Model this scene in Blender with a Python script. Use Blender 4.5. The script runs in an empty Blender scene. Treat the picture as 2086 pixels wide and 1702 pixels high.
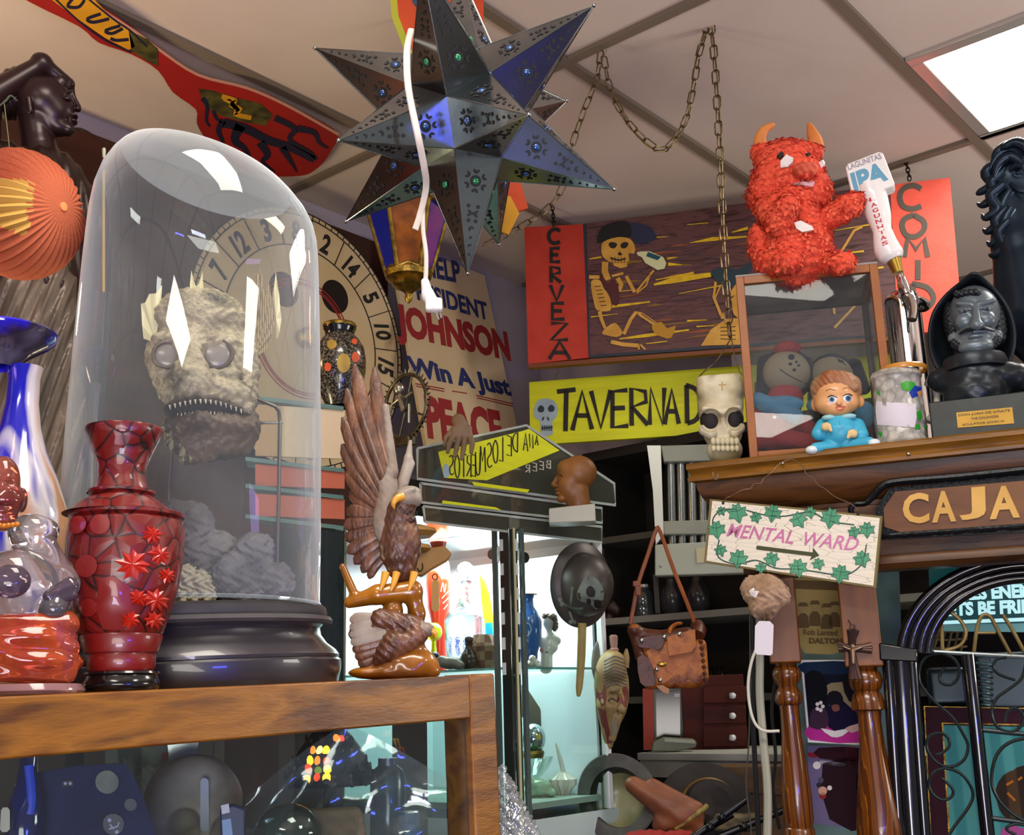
import bpy, math, random
import numpy as np
from mathutils import Vector, Matrix, noise as mnoise
random.seed(7); np.random.seed(7)
C = bpy.context.scene.collection
SC = bpy.context.scene
pi = math.pi
# ---------------------------------------------------------------- camera (photo frame 2086 x 1702)
F = 2330.0
CAM = Vector((0, 0, 1.45))
_p, _r = math.radians(14.0), math.radians(1.6)
_h = Vector((math.cos(math.radians(40)), math.sin(math.radians(40)), 0))
_rt = Vector((_h.y, -_h.x, 0))
FWD = _h * math.cos(_p) + Vector((0, 0, math.sin(_p)))
_up = _rt.cross(FWD)
RT = _rt * math.cos(_r) - _up * math.sin(_r)
UP = _up * math.cos(_r) + _rt * math.sin(_r)
cd = bpy.data.cameras.new('camera'); co = bpy.data.objects.new('camera', cd); C.objects.link(co)
cd.sensor_fit = 'HORIZONTAL'; cd.sensor_width = 36; cd.lens = 36 * F / 2086; cd.clip_start = .05
m = Matrix((RT, UP, -FWD)).transposed().to_4x4(); m.translation = CAM; co.matrix_world = m
SC.camera = co
# ---------------------------------------------------------------- world, exposure, lights
SC.view_settings.view_transform = 'Standard'; SC.view_settings.look = 'None'
SC.view_settings.exposure = 0.12; SC.view_settings.gamma = 1.0; SC.view_settings.use_curve_mapping = False
w = bpy.data.worlds.new('room_air'); SC.world = w; w.use_nodes = True
w.node_tree.nodes['Background'].inputs[0].default_value = (.95, .93, .93, 1)
w.node_tree.nodes['Background'].inputs[1].default_value = .24
SC.cycles.use_denoising = True
SC.cycles.max_bounces = 9; SC.cycles.transparent_max_bounces = 24
SC.cycles.transmission_bounces = 7; SC.cycles.glossy_bounces = 4; SC.cycles.diffuse_bounces = 3
SC.cycles.caustics_refractive = False; SC.cycles.caustics_reflective = False
SC.cycles.sample_clamp_indirect = 6
def light(name, kind, loc, power, col, size=.1, sy=None, tgt=None):
    l = bpy.data.lights.new(name, kind); l.energy = power; l.color = col
    if kind == 'AREA':
        l.size = size
        if sy: l.shape = 'RECTANGLE'; l.size_y = sy
    else: l.shadow_soft_size = size
    o = bpy.data.objects.new(name, l); C.objects.link(o); o.location = loc
    if tgt is not None:
        o.rotation_euler = (Vector(tgt) - Vector(loc)).to_track_quat('-Z', 'Y').to_euler()
    return o
def area(name, loc, power, col, sx, sy, tgt=None):
    return light(name, 'AREA', loc, power, col, sx, sy, tgt if tgt is not None else (loc[0], loc[1], 0))
area('ceiling_panel_lamp', (.55, .30, 2.96), 34, (1, .93, .82), .55, 1.1)
area('ceiling_panel_lamp', (-1.7, -.7, 2.96), 46, (1, .94, .84), .55, 1.1)
area('ceiling_panel_lamp', (1.3, -1.9, 2.96), 40, (1, .95, .88), .55, 1.1)
area('ceiling_fill', (3.7, .2, 1.75), 7, (1, .90, .80), .9, .9, (3.7, .2, 3))  # this and the next three: unseen lamps added to brighten the ceiling
area('ceiling_fill', (-.9, -.7, 1.25), 56, (1, .93, .86), 1.2, 1.2, (-.5, -.4, 3))
area('ceiling_fill', (2.9, -1.25, 1.6), 40, (1, .93, .86), .8, .8, (2.6, -.8, 3))
area('ceiling_fill', (.45, 2.15, 1.5), 13, (1, .80, .50), .3, .5, (.6, 2.0, 3))
area('cabinet_fill', (-.30, -.20, 1.0), 10, (.82, .76, 1), .5, .2, (.6, 1.15, 1.25))  # unseen fill lamp added to brighten the cabinet contents
light('warm_bulb', 'POINT', (.75, 2.3, 2.30), 5, (1, .62, .25), .06)
light('blue_neon', 'AREA', (.30, -.75, 1.30), 6, (.08, .10, 1), .34, .08, (1.3, 1.0, 2.1))
light('violet_neon', 'AREA', (-.6, 1.2, 1.9), 1.6, (.6, .3, 1), .5, .15, (.9, 2.3, 3.0))
# ---------------------------------------------------------------- pixel helpers
def ray(px, py): return FWD + RT * ((px - 1043) / F) - UP * ((py - 851) / F)
def P(px, py, d): return CAM + ray(px, py) * d
def onplane(px, py, o, n):
    d = ray(px, py); return CAM + d * ((o - CAM).dot(n) / d.dot(n))
def onX(px, py, x): return onplane(px, py, Vector((x, 0, 0)), Vector((1, 0, 0)))
def onY(px, py, y): return onplane(px, py, Vector((0, y, 0)), Vector((0, 1, 0)))
def onZ(px, py, z): return onplane(px, py, Vector((0, 0, z)), Vector((0, 0, 1)))
# ---------------------------------------------------------------- materials
def lin(c):
    if isinstance(c, str):
        c = [int(c[i:i + 2], 16) / 255 for i in (0, 2, 4)]
    return tuple(((x + .055) / 1.055) ** 2.4 if x > .04045 else x / 12.92 for x in c[:3]) + (1,)
MATS = {}
def M(name, col='808080', rough=.5, metal=0, col2=None, col3=None, scale=8, detail=4, lo=.35, hi=.65, stretch=(1, 1, 1), dist=0,
      bump=0, bscale=None, trans=0, ior=1.45, emit=0, ecol=None, coat=0, kind='noise', spec=.5, sub=0):
    if name in MATS: return MATS[name]
    m = bpy.data.materials.new(name); m.use_nodes = True; MATS[name] = m
    nt = m.node_tree; N = nt.nodes; L = nt.links; b = N['Principled BSDF']
    b.inputs['Base Color'].default_value = lin(col); b.inputs['Roughness'].default_value = rough
    b.inputs['Metallic'].default_value = metal; b.inputs['Transmission Weight'].default_value = trans
    b.inputs['IOR'].default_value = ior; b.inputs['Coat Weight'].default_value = coat
    b.inputs['Specular IOR Level'].default_value = spec
    if emit: b.inputs['Emission Color'].default_value = lin(ecol or col); b.inputs['Emission Strength'].default_value = emit
    if col2 or bump:
        tc = N.new('ShaderNodeTexCoord'); mp = N.new('ShaderNodeMapping'); mp.inputs['Scale'].default_value = stretch
        L.new(tc.outputs['Object'], mp.inputs[0])
    def tex(k, sc):
        if k == 'noise':
            t = N.new('ShaderNodeTexNoise'); t.inputs['Detail'].default_value = detail; t.inputs['Distortion'].default_value = dist
        elif k == 'vor': t = N.new('ShaderNodeTexVoronoi')
        elif k == 'crack': t = N.new('ShaderNodeTexVoronoi'); t.feature = 'DISTANCE_TO_EDGE'
        elif k == 'wave':
            t = N.new('ShaderNodeTexWave'); t.inputs['Distortion'].default_value = dist; t.inputs['Detail'].default_value = detail
        elif k == 'check': t = N.new('ShaderNodeTexChecker')
        t.inputs['Scale'].default_value = sc; L.new(mp.outputs[0], t.inputs['Vector'])
        return t.outputs['Fac'] if k in ('noise', 'wave', 'check') else t.outputs['Distance']
    if col2:
        f = tex(kind, scale); r = N.new('ShaderNodeValToRGB'); L.new(f, r.inputs[0])
        r.color_ramp.elements[0].position = lo; r.color_ramp.elements[0].color = lin(col)
        r.color_ramp.elements[1].position = hi; r.color_ramp.elements[1].color = lin(col3 or col2)
        if col3:
            e = r.color_ramp.elements.new((lo + hi) / 2); e.color = lin(col2)
        L.new(r.outputs[0], b.inputs['Base Color'])
        if emit: L.new(r.outputs[0], b.inputs['Emission Color'])
    if bump:
        f = tex(kind if kind in ('wave', 'vor', 'crack') and not bscale else 'noise', bscale or scale)
        bp = N.new('ShaderNodeBump'); bp.inputs['Strength'].default_value = min(1, bump); bp.inputs['Distance'].default_value = .004
        L.new(f, bp.inputs['Height']); L.new(bp.outputs[0], b.inputs['Normal'])
    return m
def glass(name, tint='f4faf8', f0=.04, rough=.0, haze=0, hcol='ffffff', hscale=3, refl=1.0, gexp=4, edge=0):
    """thin clear pane: see-through with grazing reflection, optional diffuse haze mixed over it"""
    if name in MATS: return MATS[name]
    m = bpy.data.materials.new(name); m.use_nodes = True; MATS[name] = m
    nt = m.node_tree; N = nt.nodes; L = nt.links; N.remove(N['Principled BSDF']); out = N['Material Output']
    tr = N.new('ShaderNodeBsdfTransparent'); tr.inputs[0].default_value = lin(tint)
    gl = N.new('ShaderNodeBsdfGlossy'); gl.inputs['Roughness'].default_value = rough
    lw = N.new('ShaderNodeLayerWeight'); lw.inputs[0].default_value = .5
    pw = N.new('ShaderNodeMath'); pw.operation = 'POWER'; pw.inputs[1].default_value = gexp; L.new(lw.outputs['Facing'], pw.inputs[0])
    ma = N.new('ShaderNodeMath'); ma.operation = 'MULTIPLY_ADD'; ma.inputs[1].default_value = (1 - f0) * refl; ma.inputs[2].default_value = f0
    L.new(pw.outputs[0], ma.inputs[0])
    mx = N.new('ShaderNodeMixShader'); L.new(ma.outputs[0], mx.inputs[0]); L.new(tr.outputs[0], mx.inputs[1]); L.new(gl.outputs[0], mx.inputs[2])
    last = mx
    if haze:
        df = N.new('ShaderNodeBsdfDiffuse'); df.inputs[0].default_value = lin(hcol)
        nz = N.new('ShaderNodeTexNoise'); nz.inputs['Scale'].default_value = hscale; nz.inputs['Detail'].default_value = 5
        tc = N.new('ShaderNodeTexCoord'); L.new(tc.outputs['Object'], nz.inputs['Vector'])
        mu = N.new('ShaderNodeMath'); mu.operation = 'MULTIPLY'; mu.inputs[1].default_value = haze * 2; L.new(nz.outputs['Fac'], mu.inputs[0])
        if edge:
            eg = N.new('ShaderNodeMath'); eg.operation = 'MULTIPLY_ADD'; eg.inputs[1].default_value = edge; eg.inputs[2].default_value = 1; L.new(pw.outputs[0], eg.inputs[0])
            m3 = N.new('ShaderNodeMath'); m3.operation = 'MULTIPLY'; L.new(mu.outputs[0], m3.inputs[0]); L.new(eg.outputs[0], m3.inputs[1]); mu = m3
        m2 = N.new('ShaderNodeMixShader'); L.new(mu.outputs[0], m2.inputs[0]); L.new(mx.outputs[0], m2.inputs[1]); L.new(df.outputs[0], m2.inputs[2]); last = m2
    L.new(last.outputs[0], out.inputs[0])
    return m
# ---------------------------------------------------------------- mesh pieces
class G:
    def __init__(s, v=None, f=None): s.v = list(v or []); s.f = list(f or [])
    def __iadd__(s, o):
        n = len(s.v); s.v += o.v; s.f += [tuple(i + n for i in q) for q in o.f]; return s
    def __add__(s, o): r = G(s.v, s.f); r += o; return r
    def tf(s, mat): return G([mat @ Vector(v) for v in s.v], s.f)
def box(x0, x1, y0, y1, z0, z1):
    v = [(x, y, z) for x in (x0, x1) for y in (y0, y1) for z in (z0, z1)]
    return G(v, [(0, 1, 3, 2), (4, 6, 7, 5), (0, 4, 5, 1), (2, 3, 7, 6), (0, 2, 6, 4), (1, 5, 7, 3)])
def cbox(c, sx, sy, sz, rot=None):
    g = box(-sx / 2, sx / 2, -sy / 2, sy / 2, -sz / 2, sz / 2)
    mt = Matrix.Translation(Vector(c)) @ (rot.to_4x4() if rot is not None else Matrix())
    return g.tf(mt)
def lathe(prof, n=48, c=(0, 0, 0), axis=None, close=True, flute=None):
    """prof [(r, z)]; flute(a, k) multiplies the radius"""
    g = G(); mt = None
    if axis is not None: mt = Vector((0, 0, 1)).rotation_difference(Vector(axis)).to_matrix()
    c = Vector(c); k = len(prof)
    for i, (r, z) in enumerate(prof):
        for j in range(n):
            a = 2 * pi * j / n; rr = r * (flute(a, i / max(1, k - 1)) if flute else 1)
            p = Vector((rr * math.cos(a), rr * math.sin(a), z))
            if mt: p = mt @ p
            g.v.append(c + p)
    for i in range(k - 1):
        for j in range(n):
            g.f.append((i * n + j, i * n + (j + 1) % n, (i + 1) * n + (j + 1) % n, (i + 1) * n + j))
    if close:
        if prof[0][0] > 1e-6: g.f.append(tuple(range(n - 1, -1, -1)))
        if prof[-1][0] > 1e-6: g.f.append(tuple(range((k - 1) * n, k * n)))
    return g
def tube(pts, r, n=8, closed=False, flat=None):
    """sweep; r a number or a list; flat (a, b) squashes the section along the path's side / binormal"""
    pts = [Vector(p) for p in pts]; k = len(pts)
    rs = r if isinstance(r, (list, tuple)) else [r] * k
    g = G(); T = []
    for i in range(k):
        a = pts[(i - 1) % k] if closed or i else pts[0]; b = pts[(i + 1) % k] if closed or i < k - 1 else pts[-1]
        t = (b - a); T.append(t.normalized() if t.length > 1e-9 else Vector((0, 0, 1)))
    u = T[0].orthogonal().normalized()
    if flat:
        u = Vector((0, 1, 0)) - T[0] * T[0].y
        u = u.normalized() if u.length > 1e-3 else T[0].orthogonal().normalized()
    for i in range(k):
        u = u - T[i] * u.dot(T[i]); u = u.normalized() if u.length > 1e-6 else T[i].orthogonal().normalized()
        w_ = T[i].cross(u)
        for j in range(n):
            a = 2 * pi * j / n
            fa, fb = flat or (1, 1)
            g.v.append(pts[i] + (u * math.cos(a) * fa + w_ * math.sin(a) * fb) * rs[i])
    for i in range(k if closed else k - 1):
        i2 = (i + 1) % k
        for j in range(n):
            g.f.append((i * n + j, i * n + (j + 1) % n, i2 * n + (j + 1) % n, i2 * n + j))
    if not closed:
        g.f.append(tuple(range(n - 1, -1, -1))); g.f.append(tuple(range((k - 1) * n, k * n)))
    return g
def prism(poly, y0, y1):
    """poly [(x, z)] extruded along y"""
    n = len(poly)
    g = G([(x, y0, z) for x, z in poly] + [(x, y1, z) for x, z in poly])
    g.f = [tuple(range(n)), tuple(range(2 * n - 1, n - 1, -1))] + [(i, i + n, (i + 1) % n + n, (i + 1) % n) for i in range(n)]
    return g
def ellipsoid(c, r, n=24, m=14, rot=None):
    g = lathe([(math.sin(pi * i / m), -math.cos(pi * i / m)) for i in range(m + 1)], n, close=False)
    mt = Matrix.Translation(Vector(c)) @ (rot.to_4x4() if rot is not None else Matrix()) @ Matrix.Diagonal((r[0], r[1], r[2], 1))
    return g.tf(mt)
def spline(pts, per=6, closed=False):
    pts = [Vector(p) for p in pts]; n = len(pts); out = []
    for i in range(n if closed else n - 1):
        g = (lambda k: pts[k % n]) if closed else (lambda k: pts[max(0, min(n - 1, k))])
        p0, p1, p2, p3 = g(i - 1), g(i), g(i + 1), g(i + 2)
        for j in range(per):
            t = j / per
            out.append(.5 * ((2 * p1) + (p2 - p0) * t + (2 * p0 - 5 * p1 + 4 * p2 - p3) * t * t + (3 * p1 - p0 - 3 * p2 + p3) * t ** 3))
    if not closed: out.append(pts[-1])
    return out
def ribbon(pts, w, closed=False):
    """2d polyline -> list of outline points of a band of width w (w number or list)"""
    n = len(pts); ws = w if isinstance(w, (list, tuple)) else [w] * n
    a, b = [], []
    for i in range(n):
        p, q = pts[max(0, i - 1)], pts[min(n - 1, i + 1)]
        dx, dy = q[0] - p[0], q[1] - p[1]; l = math.hypot(dx, dy) or 1
        nx, ny = -dy / l * ws[i] / 2, dx / l * ws[i] / 2
        a.append((pts[i][0] + nx, pts[i][1] + ny)); b.append((pts[i][0] - nx, pts[i][1] - ny))
    return a, b
# signed-distance sculpting (surface nets)
def s_ell(p, c, r):
    q = (p - np.array(c)); r = np.array(r, float)
    k0 = np.linalg.norm(q / r, axis=1); k1 = np.linalg.norm(q / (r * r), axis=1) + 1e-9
    return k0 * (k0 - 1) / k1
def s_cap(p, a, b, ra, rb):
    a = np.array(a, float); b = np.array(b, float); ab = b - a
    t = np.clip(((p - a) @ ab) / max(1e-12, ab @ ab), 0, 1)
    return np.linalg.norm(p - a - t[:, None] * ab, axis=1) - (ra + (rb - ra) * t)
def s_box(p, c, h, r):
    q = np.abs(p - np.array(c)) - (np.array(h) - r)
    return np.linalg.norm(np.maximum(q, 0), axis=1) + np.minimum(q.max(1), 0) - r
def smin(a, b, k):
    if k <= 0: return np.minimum(a, b)
    h = np.clip(.5 + .5 * (b - a) / k, 0, 1); return b + (a - b) * h - k * h * (1 - h)
def snet(f, lo, hi, h):
    lo = np.array(lo, float); hi = np.array(hi, float)
    n = np.maximum(2, np.ceil((hi - lo) / h).astype(int)) + 1
    if n.prod() > 3e6:
        h *= (n.prod() / 3e6) ** (1 / 3); n = np.maximum(2, np.ceil((hi - lo) / h).astype(int)) + 1
    ax = [lo[i] + h * np.arange(n[i]) for i in range(3)]
    pts = np.stack(np.meshgrid(*ax, indexing='ij'), -1).reshape(-1, 3)
    V = f(pts).reshape(n)
    S = V < 0
    cs = np.zeros(n - 1, int)
    offs = [(i, j, k) for i in (0, 1) for j in (0, 1) for k in (0, 1)]
    for o in offs: cs += S[o[0]:n[0] - 1 + o[0], o[1]:n[1] - 1 + o[1], o[2]:n[2] - 1 + o[2]]
    act = np.argwhere((cs > 0) & (cs < 8))
    idx = -np.ones(n - 1, int); idx[tuple(act.T)] = np.arange(len(act))
    acc = np.zeros((len(act), 3)); cnt = np.zeros(len(act))
    for a in offs:
        for d in range(3):
            if a[d]: continue
            b = list(a); b[d] = 1
            va = V[tuple((act + a).T)]; vb = V[tuple((act + b).T)]
            mk = (va < 0) != (vb < 0)
            t = np.where(mk, va / np.where(mk, va - vb, 1), 0)
            q = act + np.array(a, float); q[:, d] += t
            acc[mk] += q[mk]; cnt[mk] += 1
    vs = lo + h * acc / np.maximum(cnt, 1)[:, None]
    fs = []
    for d in range(3):
        e = [1, 1, 1]; e[d] = 0
        sl0 = tuple(slice(e[i], n[i] - 1) for i in range(3))
        sl1 = tuple(slice(1, n[i]) if i == d else slice(1, n[i] - 1) for i in range(3))
        sl0 = tuple(slice(0, n[i] - 1) if i == d else slice(1, n[i] - 1) for i in range(3))
        A, B = S[sl0], S[sl1]
        w_ = np.argwhere(A != B)
        if not len(w_): continue
        flip = A[tuple(w_.T)]
        base = w_.copy()
        for i in range(3):
            if i != d: base[:, i] += 1
        u, v = [(1, 2), (2, 0), (0, 1)][d]
        def cell(du, dv):
            c = base.copy(); c[:, u] -= du; c[:, v] -= dv; return idx[tuple(c.T)]
        q = np.stack([cell(1, 1), cell(0, 1), cell(0, 0), cell(1, 0)], 1)
        q[~flip] = q[~flip][:, ::-1]
        fs.append(q[(q >= 0).all(1)])
    fs = np.concatenate(fs) if fs else np.zeros((0, 4), int)
    return G([tuple(x) for x in vs], [tuple(int(i) for i in x) for x in fs])
def n3(p, s): return mnoise.noise(Vector(p) * s)
# ---------------------------------------------------------------- things and parts
def mesh_obj(name, g, mat, parent=None, label=None, sharp=38, bev=0, sub=0, solid=0, wob=0, wscale=30, smooth=True):
    me = bpy.data.meshes.new(name)
    me.from_pydata([tuple(v) for v in g.v], [], g.f); me.validate()
    if wob:
        for v in me.vertices:
            n = mnoise.noise_vector(v.co * wscale); v.co += n * wob
    import bmesh
    bm = bmesh.new(); bm.from_mesh(me); bmesh.ops.remove_doubles(bm, verts=bm.verts, dist=1e-6)
    bmesh.ops.recalc_face_normals(bm, faces=bm.faces); bm.to_mesh(me); bm.free()
    if smooth and len(me.polygons):
        me.polygons.foreach_set('use_smooth', [True] * len(me.polygons))
        if sharp: me.set_sharp_from_angle(angle=math.radians(sharp))
    for x in (mat if isinstance(mat, (list, tuple)) else [mat]): me.materials.append(x)
    o = bpy.data.objects.new(name, me); C.objects.link(o)
    if parent is not None: o.parent = parent
    if label: o['label'] = label
    if bev:
        b = o.modifiers.new('bevel', 'BEVEL'); b.width = bev; b.segments = 2; b.limit_method = 'ANGLE'; b.angle_limit = .6
    if solid:
        s = o.modifiers.new('solid', 'SOLIDIFY'); s.thickness = solid; s.offset = 0
    if sub:
        s = o.modifiers.new('sub', 'SUBSURF'); s.levels = sub; s.render_levels = sub
    return o
def struct(name, g, mat, parent=None, **k):
    o = mesh_obj(name, g, mat, parent, **k)
    if parent is None: o['kind'] = 'structure'
    return o
class T:
    """a thing: an Empty at its base; geometry is given in photo pixels on local planes at a real distance d"""
    def __init__(s, name, label, cat, px, py, d, group=None, rot=None, kind=None, loc=None):
        s.d = d; s.s = d / F; s.px, s.py = px, py
        o = bpy.data.objects.new(name, None); C.objects.link(o); o.empty_display_size = .02; s.e = o
        L = Vector(loc) if loc is not None else P(px, py, d)
        if rot is None:
            h = L - CAM; rot = Matrix.Rotation(math.atan2(h.y, h.x) - pi / 2, 3, 'Z')
        s.mat = Matrix.Translation(L) @ rot.to_4x4(); s.inv = s.mat.inverted()
        o.matrix_world = s.mat
        if kind: o['kind'] = kind
        if label: o['label'] = label
        if cat: o['category'] = cat
        if group: o['group'] = group
        s.n = s.mat.to_3x3() @ Vector((0, 1, 0)); s.parts = {}
    def l(s, px, py, y=0):
        """pixel -> local point on the plane y (in px units of this thing)"""
        yy = y * s.s
        w_ = onplane(px, py, s.mat @ Vector((0, yy, 0)), s.n)
        return s.inv @ w_
    def w(s, v): return s.inv @ Vector(v)
    def add(s, name, g, mat, par=None, label=None, **k):
        if isinstance(par, str): par, label = None, par
        if k.pop('split', False):
            up = list(range(len(g.v)))
            def root(i):
                while up[i] != i: up[i] = up[up[i]]; i = up[i]
                return i
            for f in g.f:
                for i in f[1:]: up[root(f[0])] = root(i)
            by = {}
            for f in g.f: by.setdefault(root(f[0]), []).append(f)
            for fs in by.values():
                ids = sorted({i for f in fs for i in f}); mp = {i: j for j, i in enumerate(ids)}
                o = mesh_obj(name, G([g.v[i] for i in ids], [tuple(mp[i] for i in f) for f in fs]), mat, par or s.e, label, **k)
            return o
        return mesh_obj(name, g, mat, par or s.e, label, **k)
    def poly(s, pts, y0=-2, y1=2, smooth=0):
        if smooth: pts = [(p.x, p.y) for p in spline([(a, b, 0) for a, b in pts], smooth, True)]
        q = [s.l(a, b, y0) for a, b in pts]
        return prism([(v.x, v.z) for v in q], y0 * s.s, y1 * s.s)
    def lat(s, prof, cx, y=0, n=48, flute=None, close=True, hollow=0):
        """prof [(py, r)] in px round a vertical axis through (cx, first py)"""
        b = s.l(cx, prof[0][0], y); out = []
        for py, r in prof:
            cxx = s.l(cx, py, y); out.append((max(0, r) * s.s, cxx.z))
        if hollow:
            out = out + [(max(.0005, r - hollow * s.s), z) for r, z in reversed(out) if r > hollow * s.s]
        return lathe(out, n, (b.x, b.y, 0), flute=flute, close=close and not hollow)
    def tube(s, pts, r, n=8, per=0, closed=False, flat=None):
        q = [s.l(*p) for p in pts]
        if per:
            if isinstance(r, (list, tuple)):
                rr = []
                for i in range(len(r) - 1): rr += [r[i] + (r[i + 1] - r[i]) * j / per for j in range(per)]
                r = rr + [r[-1]] if not closed else rr + [r[-1] + (r[0] - r[-1]) * j / per for j in range(per)]
            q = spline(q, per, closed)
        return tube(q, [x * s.s for x in r] if isinstance(r, (list, tuple)) else r * s.s, n, closed, flat)
    def ell(s, px, py, y, rx, ry, rz, n=24, m=14, rot=None):
        return ellipsoid(s.l(px, py, y), (rx * s.s, ry * s.s, rz * s.s), n, m, rot)
    def strokes(s, lines, w, y=0, th=1.0, per=0):
        """painted strokes: raised bands"""
        g = G()
        for ln in lines:
            ws = w
            if isinstance(ln, tuple) and isinstance(ln[0], list): ln, ws = ln
            pts = ln
            if per and len(ln) > 2: pts = [(p.x, p.y) for p in spline([(a, b, 0) for a, b in ln], per)]
            if isinstance(ws, (list, tuple)) and len(ws) != len(pts): ws = [ws[0] + (ws[-1] - ws[0]) * i / (len(pts) - 1) for i in range(len(pts))]
            a, b = ribbon(pts, ws)
            q = [s.l(x, z, y) for x, z in a]; r = [s.l(x, z, y) for x, z in b]
            n = len(q); k = len(g.v); dy = Vector((0, -th * s.s, 0))
            g.v += q + r + [v + dy for v in q] + [v + dy for v in r]
            for i in range(n - 1):
                g.f += [(k + i, k + i + 1, k + n + i + 1, k + n + i), (k + 2 * n + i, k + 3 * n + i, k + 3 * n + i + 1, k + 2 * n + i + 1),
                        (k + i, k + 2 * n + i, k + 2 * n + i + 1, k + i + 1), (k + n + i, k + n + i + 1, k + 3 * n + i + 1, k + 3 * n + i)]
            g.f += [(k, k + n, k + 3 * n, k + 2 * n), (k + n - 1, k + 3 * n - 1, k + 4 * n - 1, k + 2 * n - 1)]
        return g
    def blob(s, items, k=4, h=2.0, disp=None, pad=8):
        """sculpt from ('e',px,py,y,rx,ry,rz) ('c',px,py,y,r,px,py,y,r) ('b',px,py,y,hx,hy,hz,r); '-e','-c' carve; a number sets the blend"""
        ops = []; lo = np.full(3, 1e9); hi = -lo; kk = k
        for it in items:
            if not isinstance(it, tuple): kk = it; continue
            t = it[0]; neg = t[0] == '-'; t = t[-1]
            if t == 'e':
                c = np.array(s.l(*it[1:4])); r = np.array(it[4:7]) * s.s; a = ('e', c, r); l0, h0 = c - r, c + r
            elif t == 'c':
                p1 = np.array(s.l(*it[1:4])); r1 = it[4] * s.s; p2 = np.array(s.l(*it[5:8])); r2 = it[8] * s.s
                a = ('c', p1, p2, r1, r2); l0, h0 = np.minimum(p1 - r1, p2 - r2), np.maximum(p1 + r1, p2 + r2)
            else:
                c = np.array(s.l(*it[1:4])); r = np.array(it[4:7]) * s.s; a = ('b', c, r, it[7] * s.s); l0, h0 = c - r, c + r
            if not neg: lo = np.minimum(lo, l0); hi = np.maximum(hi, h0)
            ops.append((neg, a, kk * s.s))
        def f(p):
            D = None
            for neg, a, q in ops:
                v = s_ell(p, a[1], a[2]) if a[0] == 'e' else s_cap(p, *a[1:]) if a[0] == 'c' else s_box(p, *a[1:])
                if D is None: D = v
                elif neg: D = -smin(-D, v, q)
                else: D = smin(D, v, q)
            if disp is not None: D = D + disp(p / s.s) * s.s
            return D
        return snet(f, lo - pad * s.s, hi + pad * s.s, h * s.s)
    def text(s, name, txt, BL, BR, TL, mat, y=-1, th=.6, bold=0, par=None, shear=0, space=1.0, label=None):
        """lettering filling the frame given by three photo points (bottom left, bottom right, top left)"""
        g = text_geo(txt, bold, shear, space)
        a, b, c = s.l(*BL, y), s.l(*BR, y), s.l(*TL, y)
        u, v = b - a, c - a; dy = Vector((0, -th * s.s, 0))
        r = G([a + u * p[0] + v * p[1] + dy * p[2] for p in g.v], g.f)
        return s.add(name, r, mat, par, label, sharp=30)
    def caster(s, objs):
        from mathutils.bvhtree import BVHTree
        vs, fs = [], []
        for o in (objs if isinstance(objs, (list, tuple)) else [objs]):
            n = len(vs); vs += [v.co.copy() for v in o.data.vertices]; fs += [tuple(i + n for i in p.vertices) for p in o.data.polygons]
        bv = BVHTree.FromPolygons(vs, fs); c0 = s.inv @ CAM; last = [None]
        def hit(px, py, lift):
            d = (s.inv.to_3x3() @ ray(px, py)).normalized()
            loc, n, i, dist = bv.ray_cast(c0, d)
            if loc is None:
                q = s.l(px, py); f_ = bv.find_nearest(q); loc, n = f_[0], f_[1]
            if n.dot(d) > 0: n = -n
            return loc + n * lift * s.s
        return hit
    def decal(s, name, hit, polys, mat, lift=.7, par=None, label=None, smooth=0, rings=3):
        """paint on a round surface: star-shaped photo outlines dropped on it"""
        o = None
        for pts in polys:
            g = G()
            if smooth: pts = [(p.x, p.y) for p in spline([(a, b, 0) for a, b in pts], smooth, True)]
            n = len(pts); mx, my = sum(p[0] for p in pts) / n, sum(p[1] for p in pts) / n; k = len(g.v)
            g.v += [hit(a, b, -1.0) for a, b in pts]
            for r in range(rings):
                f_ = 1 - r / rings
                g.v += [hit(mx + (a - mx) * f_, my + (b - my) * f_, lift) for a, b in pts]
            g.v.append(hit(mx, my, lift))
            for r in range(rings):
                for i in range(n):
                    j = (i + 1) % n; g.f.append((k + r * n + i, k + r * n + j, k + (r + 1) * n + j, k + (r + 1) * n + i))
            for i in range(n): g.f.append((k + rings * n + i, k + rings * n + (i + 1) % n, k + (rings + 1) * n))
            o = s.add(name, g, mat, par, label)
        return o
    def dstroke(s, name, hit, lines, w, mat, lift=.7, par=None, label=None, per=4):
        g = G()
        for pts in lines:
            if per and len(pts) > 1: pts = [(p.x, p.y) for p in spline([(a, b, 0) for a, b in pts], per)]
            n = len(pts); ws = w
            if isinstance(w, (list, tuple)): ws = [w[0] + (w[1] - w[0]) * i / max(1, n - 1) for i in range(n)]
            a, b = ribbon(pts, ws); k = len(g.v)
            g.v += [hit(x, y, lift) for x, y in a] + [hit((x + u) / 2, (y + v) / 2, lift) for (x, y), (u, v) in zip(a, b)] + [hit(x, y, lift) for x, y in b]
            g.v += [hit(x, y, -1) for x, y in a] + [hit(x, y, -1) for x, y in b]
            for i in range(n - 1):
                g.f += [(k + i, k + i + 1, k + n + i + 1, k + n + i), (k + n + i, k + n + i + 1, k + 2 * n + i + 1, k + 2 * n + i),
                        (k + 3 * n + i, k + 3 * n + i + 1, k + i + 1, k + i), (k + 2 * n + i, k + 2 * n + i + 1, k + 4 * n + i + 1, k + 4 * n + i)]
        return s.add(name, g, mat, par, label)
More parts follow.
